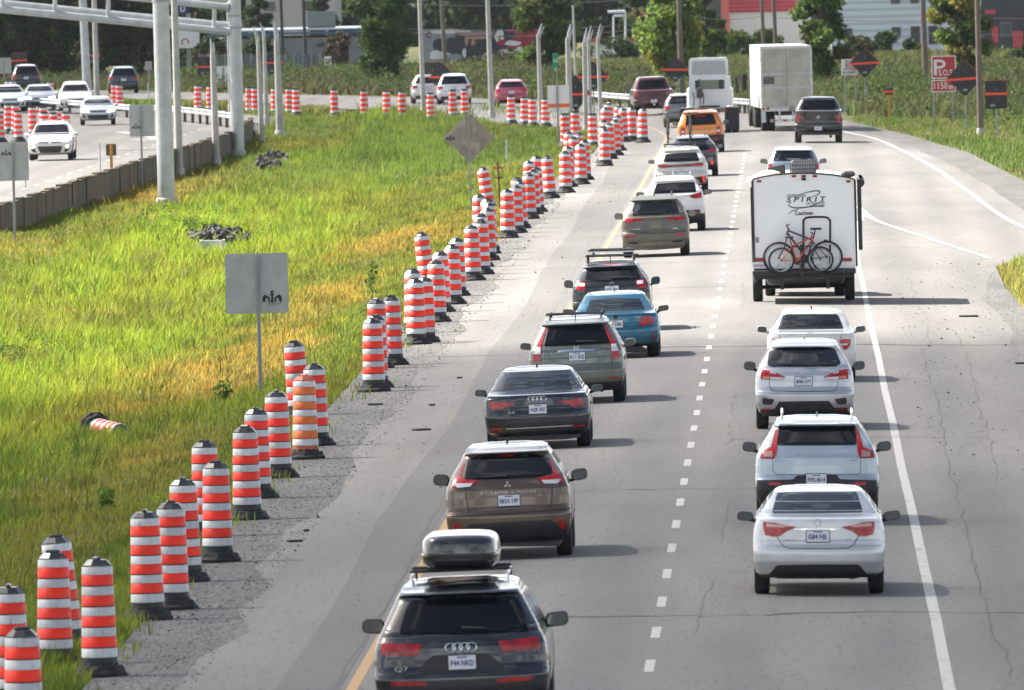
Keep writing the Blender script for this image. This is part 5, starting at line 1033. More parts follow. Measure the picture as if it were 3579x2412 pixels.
    def plate(s, c, txt, z=None, w=.305, h=.155, dirty=None):
        x, zz = s.q(*c) if c else (0, z); y = float(s.rear(x, zz))-.02
        o = MB().box((0, 0, 0), (w+.02, .016, h+.02), bev=.006).build('license_plate', M_BLACKPL if not dirty else dirty, s.root, loc=(x, y, zz)); MB().box((0, -.010, 0), (w, .006, h)).build('plate_face', dirty or M_PLATE, o)
        if txt: put_text(txt, .088, M_PLATETXT, o, (0, -.014, -.012), width=w*.86, bold=.002); MB().box((0, -.014, .058), (.12, .002, .014)).build('plate_legend', M_PLATETXT, o)
    def txt(s, t, c, width, m=M_CHROME, size=.07, **kw):
        x, z = s.q(*c); return put_text(t, size, m, s.root, (x, float(s.rear(x, z))-.009, z), 'badge', width=width, **kw)
    def disc(s, c, r, m=M_CHROME, ring=None, name='badge', z=None):
        x, zz = s.q(*c) if c else (0, z); y = float(s.rear(x, zz))-.008; mb = MB(); n = 20
        if ring: mb.add([(math.cos(t)*q, 0, math.sin(t)*q) for q in (r, r*ring) for t in np.linspace(0, 6.2832, n)], [(i, i+1, n+i+1, n+i) for i in range(n-1)])
        else: mb.lathe([(r, 0), (r, .008), (r*.8, .012)], n, axis='y')
        return mb.build(name, m, s.root, True, loc=(x, y-(0 if ring else .008), zz))
    def mirrors(s, y, z, w=.20, h=.15, out=.10, m=None, slant=.02):
        for sg in (1, -1):
            xc = sg*(float(s._w(z-.06))+out); pl = round_poly([(-w/2, -h/2), (w/2, -h/2+slant), (w/2*.95, h/2), (-w/2, h/2-slant)], .075, 3); pl = [(a*sg, b) for a, b in pl]
            mb = MB(); n = len(pl); vs = []
            for f, yy in ((.9, -.05), (1., -.02), (1., .04), (.8, .11), (.5, .14)): vs += [(a*f, yy, b*f) for a, b in pl]
            fs = [tuple(range(n)), tuple(range(5*n-1, 4*n-1, -1))]+[(r*n+i, r*n+(i+1) % n, (r+1)*n+(i+1) % n, (r+1)*n+i) for r in range(4) for i in range(n)]; mb.add(vs, fs); mb.tube([(-sg*w*.3, .03, -h*.35), (-sg*(w*.5+out*.9), .03, -h*.6)], .025, 6)
            o = mb.build('wing_mirror', m or M_BLACKPL, s.root, True, 45, loc=(xc, y, z)); MB().prism([(a*.84, b*.84) for a, b in pl], -.056, -.051).build('mirror_glass', M_MGLASS, o)
    def sides(s, m=M_DGLASS, y0=None, hole=None):
        zb = s.zb+.03; zt = s.zh-.03
        yrb = float(np.interp(zb, s.zs, s.yr))+s.R+.25; yrt = float(np.interp(zt, s.zs, s.yr))+.35; yfb = float(np.interp(zb, s.zs, s.yf))-.45; yft = float(np.interp(zt, s.zs, s.yf))-.3; md = (yrb+yfb)/2
        for sg in (1, -1):
            s.patch('side_window', [(yrb, zb), (md-.05, zb), (md-.05, zt), (yrt, zt)], m, side=sg, off=.004, cell=.2, rad=.04); s.patch('side_window', [(md+.05, zb), (yfb, zb), (yft, zt), (md+.05, zt)], m, side=sg, off=.004, cell=.2, rad=.04)
    def windshield(s, m=M_DGLASS, f=.9):
        zb = s.zb+.06; zt = s.zh-.0; s.patch('windshield', [(-float(s._w(zb))*f, zb), (float(s._w(zb))*f, zb), (float(s._w(zt))*f, zt), (-float(s._w(zt))*f, zt)], m, side='front', rad=.05, off=.005)
    def rails(s, m=None, inset=.10, z=None, l=1.9, r=.018, h=.055):
        z = z or s.H-.025; y0 = float(np.interp(s.H-.05, s.zs, s.yr))+.15; x = float(s._w(s.H-.045))-inset
        for sg in (1, -1): MB().tube([(sg*x, y0, z-.04), (sg*x, y0+.08, z+h), (sg*x, y0+l, z+h+.01), (sg*x, y0+l+.1, z-.04)], r, 8).build('roof_rail', m or M_BLACKPL, s.root, True)
        return x, y0, z+h
    def fin(s, m=None, y=.25, thin=False):
        y0 = float(np.interp(s.H-.03, s.zs, s.yr))+y; mb = MB()
        if thin: mb.tube([(0, y0, s.H-.04), (0, y0-.1, s.H+.16)], [.012, .005], 6)
        else: mb.prism([(-.03, -.04), (.03, -.04), (.006, .06), (-.006, .06)], 0, .13)
        return mb.build('roof_antenna', m or s.paint, s.root, loc=(0, 0, 0) if thin else (0, y0, s.H-.015))
    def wiper(s, c0, c1):
        a, b = s.q(*c0), s.q(*c1); MB().tube([(a[0], float(s.rear(*a))-.03, a[1]), (b[0], float(s.rear(*b))-.03, b[1])], [.022, .010], 6).build('rear_wiper', M_BLACKPL, s.root)
    def seam(s, pts, m=None, w=.012):
        P_ = [s.q(*p) for p in pts]; mb = MB(); mb.tube([(x, float(s.rear(x, z))-.001, z) for x, z in densify(P_, .05)], w/2, 5); mb.build('panel_seam', m or M_BLACKPL, s.root)
    def interior(s, bright=False):
        ms = mat('seat_fabric', (.035, .036, .04), .85); y = s.ya+.35; zt = s.zh
        for x in (-.37, .37):
            r = MB(); r.box((0, .0, .62), (.50, .14, .62), bev=.05); r.box((0, .02, .98), (.27, .11, .19), bev=.045); r.box((0, .3, .36), (.5, .52, .14), bev=.04); r.build('front_seat', ms, s.root, loc=(x, y+.85, .15))
        r = MB(); r.box((0, 0, .58), (1.25, .14, .5), bev=.05)
        for x in (-.42, 0, .42): r.box((x, 0, .86), (.24, .1, .13), bev=.04)
        r.build('rear_bench', ms, s.root, loc=(0, y, .15)); MB().box((0, s.L-2.05, .92), (s.W*.72, .5, .16), bev=.05).build('dashboard', ms, s.root); MB().box((0, s.L*.5, .4), (s.W*.75, s.L*.5, .1)).build('cabin_floor', ms, s.root)
        MB().box((0, s.L-2.25, s.zh-.05), (.2, .03, .06), bev=.02).build('interior_mirror', M_BLACKPL, s.root)
        m = MB(); m.lathe([(.17, -.012), (.19, 0), (.17, .012)], 16, axis='y'); m.build('steering_wheel', M_BLACKPL, s.root, loc=(-.37, s.L-2.35, .92))
def person_in(car, x, y, z, shirt, name='person', label=None): pass

G_TINT = glass_clear('clear_car_glass', (.62, .72, .70))
Z_Q7 = (1200, 1800, 2.5622); Z_EC = (1500, 1250, 2.24); Z_MID = (1700, 850, 2.85125); Z_OUT = (1800, 400, 2.61375); Z_BR = (2280, 350, 4.238); Z_COR = (2500, 1400, 2.2029); Z_ASX = (2600, 1050, 3.92); Z_TRL = (2500, 450, 2.15663); Z_FAR = (2400, 0, 1.97371); Z_3 = (1600, 0, 2.58556); Z_1 = (0, 0, 2.58556)
def ringset(c, ctr, r, n=4, gap=1.45):
    x0, z = c.q(*ctr)
    for i in range(n):
        x = x0+(i-(n-1)/2)*r*gap; mb = MB(); k = 18; mb.tube([(x+math.cos(t)*r, float(c.rear(x, z))-.012, z+math.sin(t)*r*.92) for t in np.linspace(0, 6.2832, k)], r*.13, 5, caps=False); mb.build('ring_badge', M_CHROME, c.root, True)

# --- left lane, nearest first
c = Car('near dark navy SUV with roof box at the bottom of the left lane', 'suv', 5.06, 1.968, 1.70, paint('navy_black', (.006, .008, .014), .2, .2), trace=Z_Q7, plate_px=(1065, 1318), Y0=173.5, zb=1.07, zh=1.55, rake=.50, wr=.70, ya=1.0, wb=3.0, tr=.37, tw=.26)
c.tp('rear_window', [(598, 772), (800, 738), (1100, 722), (1400, 716), (1548, 722), (1600, 830), (1665, 1035), (1090, 1062), (500, 1066), (545, 880)], M_DGLASS, rad=.03)
c.tp('spoiler', [(735, 640), (1060, 600), (1385, 592), (1398, 690), (1060, 705), (722, 722)], paint('navy_black', 0), off=.05, depth=.08, rad=.03)
c.mp('tail_light', [(1382, 1130), (1560, 1110), (1755, 1088), (1764, 1193), (1560, 1215), (1432, 1226)], M_RED, off=.016, rad=.015)
c.mp('rear_reflector', [(1370, 1470), (1530, 1452), (1700, 1445), (1690, 1478), (1540, 1490), (1378, 1500)], M_RED, off=.012, rad=.01)
c.mp('plate_surround', [(1065, 1240), (1300, 1238), (1440, 1350), (1400, 1400), (1065, 1405)], M_BLACKPL, off=.003)
c.plate((1065, 1318), 'P44 NKD'); ringset(c, (1053, 1187), .055); c.txt('Q7', (518, 1385), .15); c.wiper((1060, 1010), (1280, 1012)); c.sides(); c.windshield(); c.mirrors(2.95, 1.12, .27, .19, .12)
x_, y_, z_ = c.rails(M_CHROME, .06)
for yy in (y_+.35, y_+1.25): MB().box((0, yy, z_+.05), (2*x_+.06, .09, .04), bev=.015).build('cross_bar', M_BLACKPL, c.root)
def roof_box(car, xo, y0, z0, W, Ln, Hh):
    root = thing('roof_box', 'black roof cargo box with glossy lid on the near dark SUV', 'roof box', (car.X0+xo, car.Y0+y0, car.Z0+z0)); mb = MB(); n = 40; rows = [(0, .86), (.05, .97), (.14, 1.), (.17, 1.0), (.172, .965), (.19, .965), (.192, 1.), (.30, .985), (.37, .95), (.405, .88), (.43, .76), (.441, .5), (.445, .2)]; vs = []
    for z, f in rows:
        for k in range(n):
            t = 2*math.pi*k/n; e = .36; cx, cy = math.copysign(abs(math.cos(t))**e, math.cos(t)), math.copysign(abs(math.sin(t))**e, math.sin(t)); vs.append((cx*W/2*f, Ln/2+cy*(Ln/2)*(f*.35+.65)*(1 if cy < 0 else .98), z*Hh/.445))
    mb.add(vs, [(i*n+k, i*n+(k+1) % n, (i+1)*n+(k+1) % n, (i+1)*n+k) for i in range(len(rows)-1) for k in range(n)]+[tuple(range(n))[::-1], tuple(range((len(rows)-1)*n, len(rows)*n))]); mb.build('shell', mat('roof_box_gloss', (.012, .013, .016), .18, coat=1.), root, True, 50)
    put_text('THULE', .1, mat('badge_grey', (.16, .17, .18), .4), root, (.0, -.0, Hh*.62), width=.28)
    for sg in (-1, 1): MB().box((sg*W*.3, Ln*.3, -.03), (.08, .1, .06), bev=.02).build('clamp', M_BLACKPL, root)
roof_box(c, -.03, y_+.1, z_+.08, .88, 1.9, .37)

c = Car('bronze brown crossover with red corner lights in the left lane', 'suv', 4.405, 1.805, 1.655, paint('bronze', (.115, .078, .055), .6, .3), trace=Z_EC, plate_px=(625, 1117), tyre_v=1948.7, zb=1.10, rake=.60, wr=.68, wb=2.67, tr=.35, tw=.23, clad=.40)
c.tp('rear_window', [(300, 802), (400, 768), (620, 750), (830, 758), (935, 782), (968, 902), (838, 936), (620, 946), (400, 950), (278, 955)], M_DGLASS, rad=.03)
c.mp('tail_light', [(938, 800), (952, 800), (985, 870), (1050, 938), (1048, 978), (960, 982), (885, 976), (832, 942), (960, 918), (975, 900)], M_RED, off=.016)
c.mp('reversing_lens', [(880, 958), (1030, 950), (1005, 985), (900, 985)], M_LENSW, off=.020)
c.tp('lower_bumper', [(235, 1400), (310, 1305), (620, 1285), (955, 1268), (1050, 1345), (1065, 1400), (1020, 1475), (620, 1478), (250, 1475)], M_BLACKPL, off=.012, rad=.03)
c.mp('rear_reflector', [(1000, 1270), (1060, 1266), (1068, 1335), (1040, 1342)], M_RED, off=.022)
c.tp('brake_light', [(550, 762), (668, 756), (665, 768), (552, 774)], M_RED, off=.02)
c.plate((625, 1117), 'BKH 19F'); c.txt('ECLIPSE CROSS', (620, 1054), .80, size=.055)
def tri_badge(c, ctr, s):
    x, z = c.q(*ctr); y = float(c.rear(x, z))-.014; mb = MB()
    for a in (90, 210, 330):
        u = (math.cos(math.radians(a)), math.sin(math.radians(a))); v = (-u[1], u[0]); pts = [(x+u[0]*k*s+v[0]*j*s, z+u[1]*k*s+v[1]*j*s) for k, j in ((.04, 0), (.5, .28), (.98, 0), (.5, -.28))]; mb.prism(pts, y, y+.008)
    mb.build('emblem', M_CHROME, c.root)
tri_badge(c, (613, 995), .06); c.seam([(285, 985), (292, 1130), (312, 1225)]); c.seam([(963, 985), (962, 1100), (945, 1195)]); c.wiper((600, 925), (400, 938)); c.fin(M_BLACKPL); c.sides(); c.windshield(); c.mirrors(2.55, 1.10, .24, .19, .13)
c.seam([(150, 1240), (620, 1215), (1100, 1180)], c.paint, .03)

c = Car('dark blue-grey sedan with four-ring badge in the left lane', 'sedan', 4.73, 1.842, 1.415, paint('slate_navy', (.013, .018, .026), .5, .25), trace=Z_EC, plate_px=(850, 402), tyre_v=1566, zd=.955, rake=1.25, wr=.66, wb=2.82, tr=.335, tw=.245, ya=.95)
c.tp('rear_window', [(602, 152), (845, 133), (1082, 122), (1120, 246), (845, 262), (572, 274)], M_SGLASS, rad=.03)
c.mp('tail_light', [(1000, 346), (1100, 330), (1205, 316), (1206, 378), (1110, 386), (1095, 368)], M_RED, off=.014)
c.mp('rear_reflector', [(1125, 528), (1222, 521), (1220, 538), (1130, 543)], M_RED, off=.012); c.tp('chrome_strip', [(600, 556), (1122, 527), (1122, 535), (600, 564)], M_CHROME, off=.012)
c.tp('diffuser', [(520, 610), (640, 590), (1080, 560), (1200, 565), (1180, 622), (1080, 640), (640, 655), (530, 640)], M_BLACKPL, off=.006, rad=.02); c.mp('exhaust_trim', [(1072, 572), (1180, 566), (1165, 596), (1085, 600)], M_DGLASS, off=.012, rad=.01)
c.plate((850, 402), 'AQR 20Z'); ringset(c, (845, 324), .05); c.txt('A4', (640, 432), .13); c.fin(M_BLACKPL); c.sides(); c.windshield(); c.mirrors(2.75, .95, .21, .14, .12); c.seam([(600, 410), (640, 455), (850, 470), (1080, 440), (1105, 400)])

c = Car('grey-green SUV with tall red pillar lights in the left lane', 'suv', 4.56, 1.82, 1.66, paint('sage_grey', (.135, .150, .128), .5, .35), trace=Z_MID, plate_px=(904, 1128), tyre_v=1409, zb=1.09, rake=.46, wr=.71, wb=2.62, tr=.345, tw=.23, clad=.40)
c.tp('rear_window', [(622, 828), (890, 808), (1158, 800), (1195, 880), (1234, 994), (905, 1012), (578, 1028), (598, 930)], M_DGLASS, rad=.02)
c.mp('tail_light', [(1163, 803), (1180, 800), (1235, 905), (1295, 1000), (1320, 1080), (1330, 1143), (1247, 1147), (1240, 1050), (1232, 990)], M_RED, off=.016)
c.mp('clear_lens', [(1243, 1005), (1292, 1000), (1318, 1072), (1246, 1076)], M_LENSW, off=.021)
c.tp('chrome_bar', [(712, 1066), (1085, 1052), (1080, 1074), (708, 1088)], M_CHROME, off=.02); c.plate((904, 1128), 'K11 BZJ'); c.txt('H', (895, 1048), .10, size=.12, bold=.006); c.txt('CR-V', (650, 1105), .22, shear=.2); c.txt('4WD', (1140, 1082), .14, shear=.2)
c.mp('rear_reflector', [(1212, 1332), (1318, 1326), (1316, 1343), (1216, 1347)], M_RED, off=.012); c.wiper((890, 980), (1110, 975)); c.seam([(560, 1180), (570, 1230), (1250, 1300)]) if False else None
c.seam([(1252, 1150), (1255, 1300)]); c.rails(M_BLACKPL, .08); MB().box((0, 1.2, 1.70), (1.15, .05, .03), bev=.01).build('cross_bar', M_BLACKPL, c.root); MB().box((0, 2.0, 1.70), (1.15, .05, .03), bev=.01).build('cross_bar', M_BLACKPL, c.root); c.fin(M_BLACKPL, .1, True); c.sides(); c.windshield(); c.mirrors(2.65, 1.08, .22, .16, .12, c.paint)

c = Car('bright blue coupe in the left lane', 'sedan', 4.468, 1.854, 1.40, paint('azure', (.003, .125, .215), .45, .3), trace=Z_MID, plate_px=(1288, 800), tyre_v=1250.9, zd=.94, rake=1.15, wr=.67, wb=2.69, tr=.335, tw=.27, ya=.85)
c.tp('rear_window', [(1038, 562), (1280, 545), (1528, 548), (1582, 658), (1288, 672), (992, 684)], M_SGLASS, rad=.03)
c.mp('tail_light', [(1528, 772), (1578, 722), (1662, 735), (1676, 798), (1590, 818), (1508, 826)], M_RED, off=.016, rad=.02); c.mp('side_reflector', [(1655, 880), (1670, 880), (1673, 968), (1660, 972)], M_RED, off=.012)
c.plate((1288, 805), 'VICCM2'); c.disc((1288, 735), .045, M_SBLACK); c.disc((1288, 735), .045, M_CHROME, .75); c.txt('M2', (1505, 740), .12, shear=.3); c.tp('diffuser', [(1050, 1050), (1390, 1010), (1520, 1000), (1570, 1040), (1610, 1060), (1600, 1090), (1050, 1090)], M_BLACKPL, off=.01, rad=.02)
for dx in (-.32, -.2, .2, .32): MB().lathe([(.045, -.04), (.045, .1), (.035, .1)], 14, axis='y').build('exhaust_tip', M_CHROME, c.root, True, loc=(dx, .06, .33))
c.seam([(1050, 870), (1500, 855), (1540, 835)]); c.fin(c.paint); c.sides(); c.windshield(); c.mirrors(2.45, .97, .23, .14, .13)

c = Car('charcoal wagon crossover with a ski rack behind the blue coupe', 'suv', 4.45, 1.78, 1.595, paint('graphite', (.020, .021, .027), .5, .3), trace=Z_MID, plate_px=(1250, 460), Y0=348., zb=1.09, rake=.48, wr=.70, wb=2.635, tr=.34, tw=.22, clad=.45)
c.tp('rear_window', [(1000, 262), (1090, 230), (1250, 216), (1400, 212), (1500, 226), (1536, 344), (1480, 362), (1250, 366), (984, 366)], M_DGLASS, rad=.03); c.tp('brake_light', [(1160, 208), (1325, 204), (1325, 214), (1160, 218)], M_RED, off=.02)
c.mp('tail_light', [(1490, 372), (1580, 352), (1592, 440), (1500, 450)], M_RED, off=.016, rad=.015); c.mp('clear_lens', [(1500, 376), (1560, 366), (1562, 400), (1502, 408)], M_LENSW, off=.021); c.plate((1250, 460), 'BER 27R'); c.disc((1248, 405), .045, M_CHROME, .72); c.seam([(1088, 410), (1250, 425), (1418, 408)], w=.014); c.wiper((1245, 345), (1400, 335))
x_, y_, z_ = c.rails(M_BLACKPL, .03, r=.025, h=.10); c.fin(M_BLACKPL, .1, True); c.sides(); c.windshield(); c.mirrors(2.5, 1.07, .21, .20, .12)
def ski_rack(c):
    root = thing('ski_rack', 'black slotted roof rack platform on the charcoal wagon', 'roof rack', (c.X0-.0, c.Y0+1.3, c.Z0+c.H+.08))
    for y in (0, .8): MB().box((0, y, .02), (1.2, .06, .04), bev=.012).build('cross_bar', M_BLACKPL, root)
    MB().box((-.02, .8, .13), (1.05, .30, .09), bev=.03).build('carrier', M_BLACKPL, root); MB().box((-.02, .64, .10), (1.0, .02, .03)).build('trim', M_CHROME, root)
    for x in (-.42, .42): MB().box((x, .8, .07), (.05, .1, .1)).build('clamp', M_BLACKPL, root)
ski_rack(c)

M_DUST = mat('road_dust', (.21, .195, .165), .9, noise=.3, nscale=5)
c = Car('dusty grey SUV with wiped rear window in the left lane', 'suv', 4.71, 1.862, 1.71, mat('dusty_grey_paint', (.085, .080, .072), .42, .3, coat=.35, coat_rough=.3, noise=.4, nscale=2.5, ncol=(.135, .122, .10)), trace=Z_OUT, plate_px=(1283, 1012), tyre_v=896.6, zb=1.12, rake=.52, wr=.71, wb=2.7, tr=.365, tw=.25,
        holes=(('rear', [(-.62, 1.17), (.62, 1.17), (.55, 1.50), (-.55, 1.50)]), ('front', [(-.6, 1.17), (.6, 1.17), (.52, 1.52), (-.52, 1.52)]), ('side', [(1.1, 1.2), (3.0, 1.2), (2.4, 1.50), (1.2, 1.50)])))
c.tp('rear_window', [(1090, 808), (1280, 792), (1468, 788), (1500, 903), (1285, 918), (1075, 922)], glass_clear('dusty_glass', (.33, .33, .31)), rad=.03); c.interior(); c.sides(G_TINT); c.windshield(G_TINT)
c.mp('tail_light', [(1372, 942), (1450, 935), (1532, 925), (1556, 958), (1512, 971), (1400, 957)], M_RED, off=.016); c.plate((1283, 1012), None, dirty=M_DUST); c.mp('rear_reflector', [(1462, 1092), (1565, 1087), (1563, 1103), (1466, 1107)], M_RED, off=.012); c.tp('skid_plate', [(1045, 1175), (1300, 1165), (1560, 1150), (1568, 1215), (1300, 1238), (1035, 1240)], M_DUST, off=.014, rad=.04)
c.mp('exhaust_trim', [(1440, 1152), (1532, 1148), (1530, 1166), (1446, 1170)], M_BLACKPL, off=.02, rad=.01); c.seam([(1010, 1070), (1300, 1090), (1565, 1065)]); c.fin(M_BLACKPL, .1); c.rails(None, .1); c.mirrors(2.75, 1.12, .24, .2, .12); c.txt('AWD', (1465, 1042), .16); c.txt('OUTLANDER', (1105, 1050), .25, size=.05)

c = Car('white SUV with wedge red lights behind the dusty grey one', 'suv', 4.57, 1.845, 1.67, paint('white', (.70, .69, .67), .0, .3), trace=Z_OUT, plate_px=(1455, 800), tyre_v=809.4, zb=1.13, rake=.52, wr=.70, wb=2.66, tr=.36, tw=.235, clad=.52)
c.tp('rear_window', [(1292, 634), (1460, 622), (1640, 616), (1656, 708), (1460, 718), (1262, 726)], M_DGLASS, rad=.03); c.mp('tail_light', [(1590, 738), (1700, 708), (1708, 760), (1652, 770), (1612, 762)], M_RED, off=.018); c.mp('clear_lens', [(1542, 736), (1600, 732), (1600, 752), (1570, 752)], M_LENSW, off=.016); c.mp('rear_reflector', [(1652, 888), (1695, 884), (1693, 903), (1656, 906)], M_RED, off=.014)
c.plate((1455, 800), 'F82 KLM'); c.tp('lower_bumper', [(1260, 900), (1300, 880), (1460, 876), (1610, 872), (1690, 868), (1700, 930), (1640, 965), (1270, 970)], M_BLACKPL, off=.012); c.rails(M_CHROME, .06, h=.08); c.fin(c.paint, .1, True); c.sides(); c.windshield(); c.mirrors(2.6, 1.12, .25, .17, .12, M_BLACKPL)

c = Car('beige-white SUV with full-width light bar carrying bikes on its roof', 'suv', 4.465, 1.841, 1.60, paint('warm_white', (.56, .55, .51), .2, .35), trace=Z_OUT, plate_px=(1518, 522), tyre_v=673.5, zb=1.09, rake=.52, wr=.72, wb=2.68, tr=.345, tw=.22)
c.tp('rear_window', [(1375, 364), (1510, 352), (1658, 346), (1685, 424), (1515, 432), (1357, 434)], M_DGLASS, rad=.03); c.tp('light_bar', [(1318, 466), (1515, 455), (1720, 440), (1718, 468), (1515, 480), (1320, 490)], mat('dark_red_lens', (.16, .012, .018), .15, coat=1.), off=.014, rad=.01); c.mp('tail_light', [(1630, 446), (1718, 441), (1717, 466), (1640, 470)], M_RED, off=.018)
c.plate((1518, 522), 'GNW 8B0'); c.disc((1516, 466), .055, M_CHROME, .7); c.mp('bumper_vent', [(1640, 575), (1742, 560), (1735, 625), (1700, 628)], M_BLACKPL, off=.012); c.mp('rear_reflector', [(1712, 560), (1730, 558), (1732, 618), (1718, 620)], M_REDLIT, off=.02); c.fin(c.paint, .1); c.sides(); c.windshield(); c.mirrors(2.55, 1.08, .23, .16, .12)
x_, y_, z_ = c.rails(M_BLACKPL, .06); MB().box((0, y_+.35, z_+.04), (2*x_+.1, .07, .035), bev=.012).build('cross_bar', M_BLACKPL, c.root); MB().box((0, y_+1.2, z_+.04), (2*x_+.1, .07, .035), bev=.012).build('cross_bar', M_BLACKPL, c.root); VW = c; VWZ = z_+.06; VWY = y_

c = Car('dark grey small crossover half hidden behind the bike-carrying SUV', 'suv', 4.395, 1.795, 1.54, paint('machine_grey', (.035, .036, .042), .5, .3), trace=Z_OUT, plate_px=(1630, 400), tyre_v=618, zb=1.07, rake=.62, wr=.68, wb=2.65, tr=.345, tw=.22, clad=.45)
c.tp('rear_window', [(1500, 262), (1620, 240), (1740, 238), (1782, 325), (1630, 332), (1492, 334)], M_DGLASS, rad=.03); c.mp('tail_light', [(1735, 332), (1812, 305), (1822, 335), (1785, 346)], M_RED, off=.018); c.mp('rear_reflector', [(1788, 428), (1812, 425), (1810, 458), (1795, 460)], M_REDLIT, off=.018); c.plate((1630, 395), 'C41 RTV'); c.sides(); c.windshield(); c.mirrors(2.5, 1.06, .22, .15, .12); c.rails(None, .08); c.fin(None, .1)

c = Car('orange boxy SUV with black roof in the left lane', 'suv', 4.386, 1.887, 1.76, paint('cyber_orange', (.62, .19, .015), .25, .35), trace=Z_BR, plate_px=(722, 500), tyre_v=534, zb=1.20, rake=.40, wr=.76, wb=2.67, tr=.37, tw=.235, clad=.72, nn=4.0)
c.tp('rear_window', [(502, 222), (720, 206), (900, 202), (950, 350), (720, 365), (490, 378)], M_DGLASS, rad=.03); c.tp('brake_light', [(620, 228), (785, 222), (785, 240), (620, 246)], M_RED, off=.02); c.mp('tail_light', [(945, 392), (1005, 382), (1015, 498), (948, 508)], M_RED, off=.018, rad=.015); c.mp('clear_lens', [(955, 440), (1000, 434), (1002, 462), (958, 468)], M_LENSW, off=.023)
c.txt('BRONCO SPORT', (730, 436), .85, M_SBLACK, .1); c.tp('black_roof', [(535, 150), (700, 120), (860, 118), (885, 185), (700, 190), (520, 200)], M_BLACKPL, off=.01); c.mp('rear_reflector', [(905, 570), (960, 566), (958, 590), (910, 594)], M_RED, off=.014); c.plate((722, 590), None); c.sides(); c.windshield(); c.mirrors(2.5, 1.2, .23, .19, .12); c.rails(None, .08); c.fin(None, .1)
# --- bicycles
def bicycle(label, loc, rz, col, name='bicycle', lean=0., sc_=1.):
    root = tag(link(name, None, None, loc, (lean, 0, rz)), label, 'bicycle'); root.scale = (sc_,)*3; r = .33; wb = 1.04
    fm = mat('bike_'+label.split()[0], col, .35, .2, coat=.6); tm = M_TYRE
    hub_r, hub_f, bb, seat, head = (0, 0, r), (wb, 0, r), (.42, 0, .29), (.27, 0, .80), (.84, 0, .86)
    for x in (0, wb):
        m = MB(); n = 28; m.tube([(math.cos(t)*r, 0, math.sin(t)*r) for t in np.linspace(0, 6.2832, n)], .024, 7, caps=False); w = m.build('wheel', tm, root, True, 60, loc=(x, 0, r))
        m = MB(); m.tube([(math.cos(t)*(r-.035), 0, math.sin(t)*(r-.035)) for t in np.linspace(0, 6.2832, n)], .019, 5, caps=False); m.build('rim', M_RIM, w, True, 60); m = MB()
        for k in range(12): t = k*math.pi/6+.1; m.tube([(0, .02*(-1)**k, 0), (math.cos(t)*(r-.04), 0, math.sin(t)*(r-.04))], .0035, 3)
        m.build('spokes', M_CHROME, w); MB().lathe([(.03, -.04), (.03, .04)], 8, axis='y').build('hub', M_BLACKPL, w)
    m = MB(); m.tube([head, bb], .024, 8); m.tube([(.82, 0, .92), (.30, 0, .70)], .020, 8); m.tube([bb, (.25, 0, .86)], .019, 8); m.tube([(.86, 0, .82), (.81, 0, .96)], .024, 8)
    for s in (-.05, .05): m.tube([bb, (0, s, r)], .011, 6); m.tube([(.30, 0, .68), (0, s, r)], .010, 6)
    m.build('frame', fm, root, True, 50)
    m = MB()
    for s in (-.045, .045): m.tube([(.845, s, .80), (.92, s, .55), (wb, s, r)], .015, 6)
    m.build('fork', mat('bike_fork', (.03, .03, .035), .4), root, True)
    m = MB(); m.tube([(.81, 0, .95), (.86, 0, 1.03)], .016, 6); m.tube([(.80, -.30, 1.05), (.86, -.1, 1.04), (.86, .1, 1.04), (.80, .30, 1.05)], .014, 6); m.build('handlebar', M_BLACKPL, root, True)
    m = MB(); m.tube([(.25, 0, .84), (.24, 0, .92)], .014, 6); m.box((.22, 0, .945), (.26, .12, .045), bev=.02); m.build('saddle', M_BLACKPL, root)
    m = MB(); m.lathe([(.09, .03), (.09, .036), (.02, .036)], 16, bb, axis='y'); m.tube([bb, (bb[0]+.10, -.06, bb[2]-.13)], .012, 5); m.tube([bb, (bb[0]-.10, .08, bb[2]+.13)], .012, 5); m.box((bb[0]+.11, -.1, bb[2]-.14), (.09, .09, .02)); m.build('crankset', M_BLACKPL, root)
    return root
for u, v, dx, col, lb in ((2335, 513, 0, (.05, .05, .055), 'dark bicycle on the left of the white SUV roof'), (2413, 513, 0, (.09, .075, .05), 'brownish bicycle on the right of the white SUV roof')):
    p = atY(u, v, VW.Y0+VWY+.4); bicycle(lb, (p[0], VW.Y0+VWY+.15, VW.Z0+VWZ), math.pi/2, col)

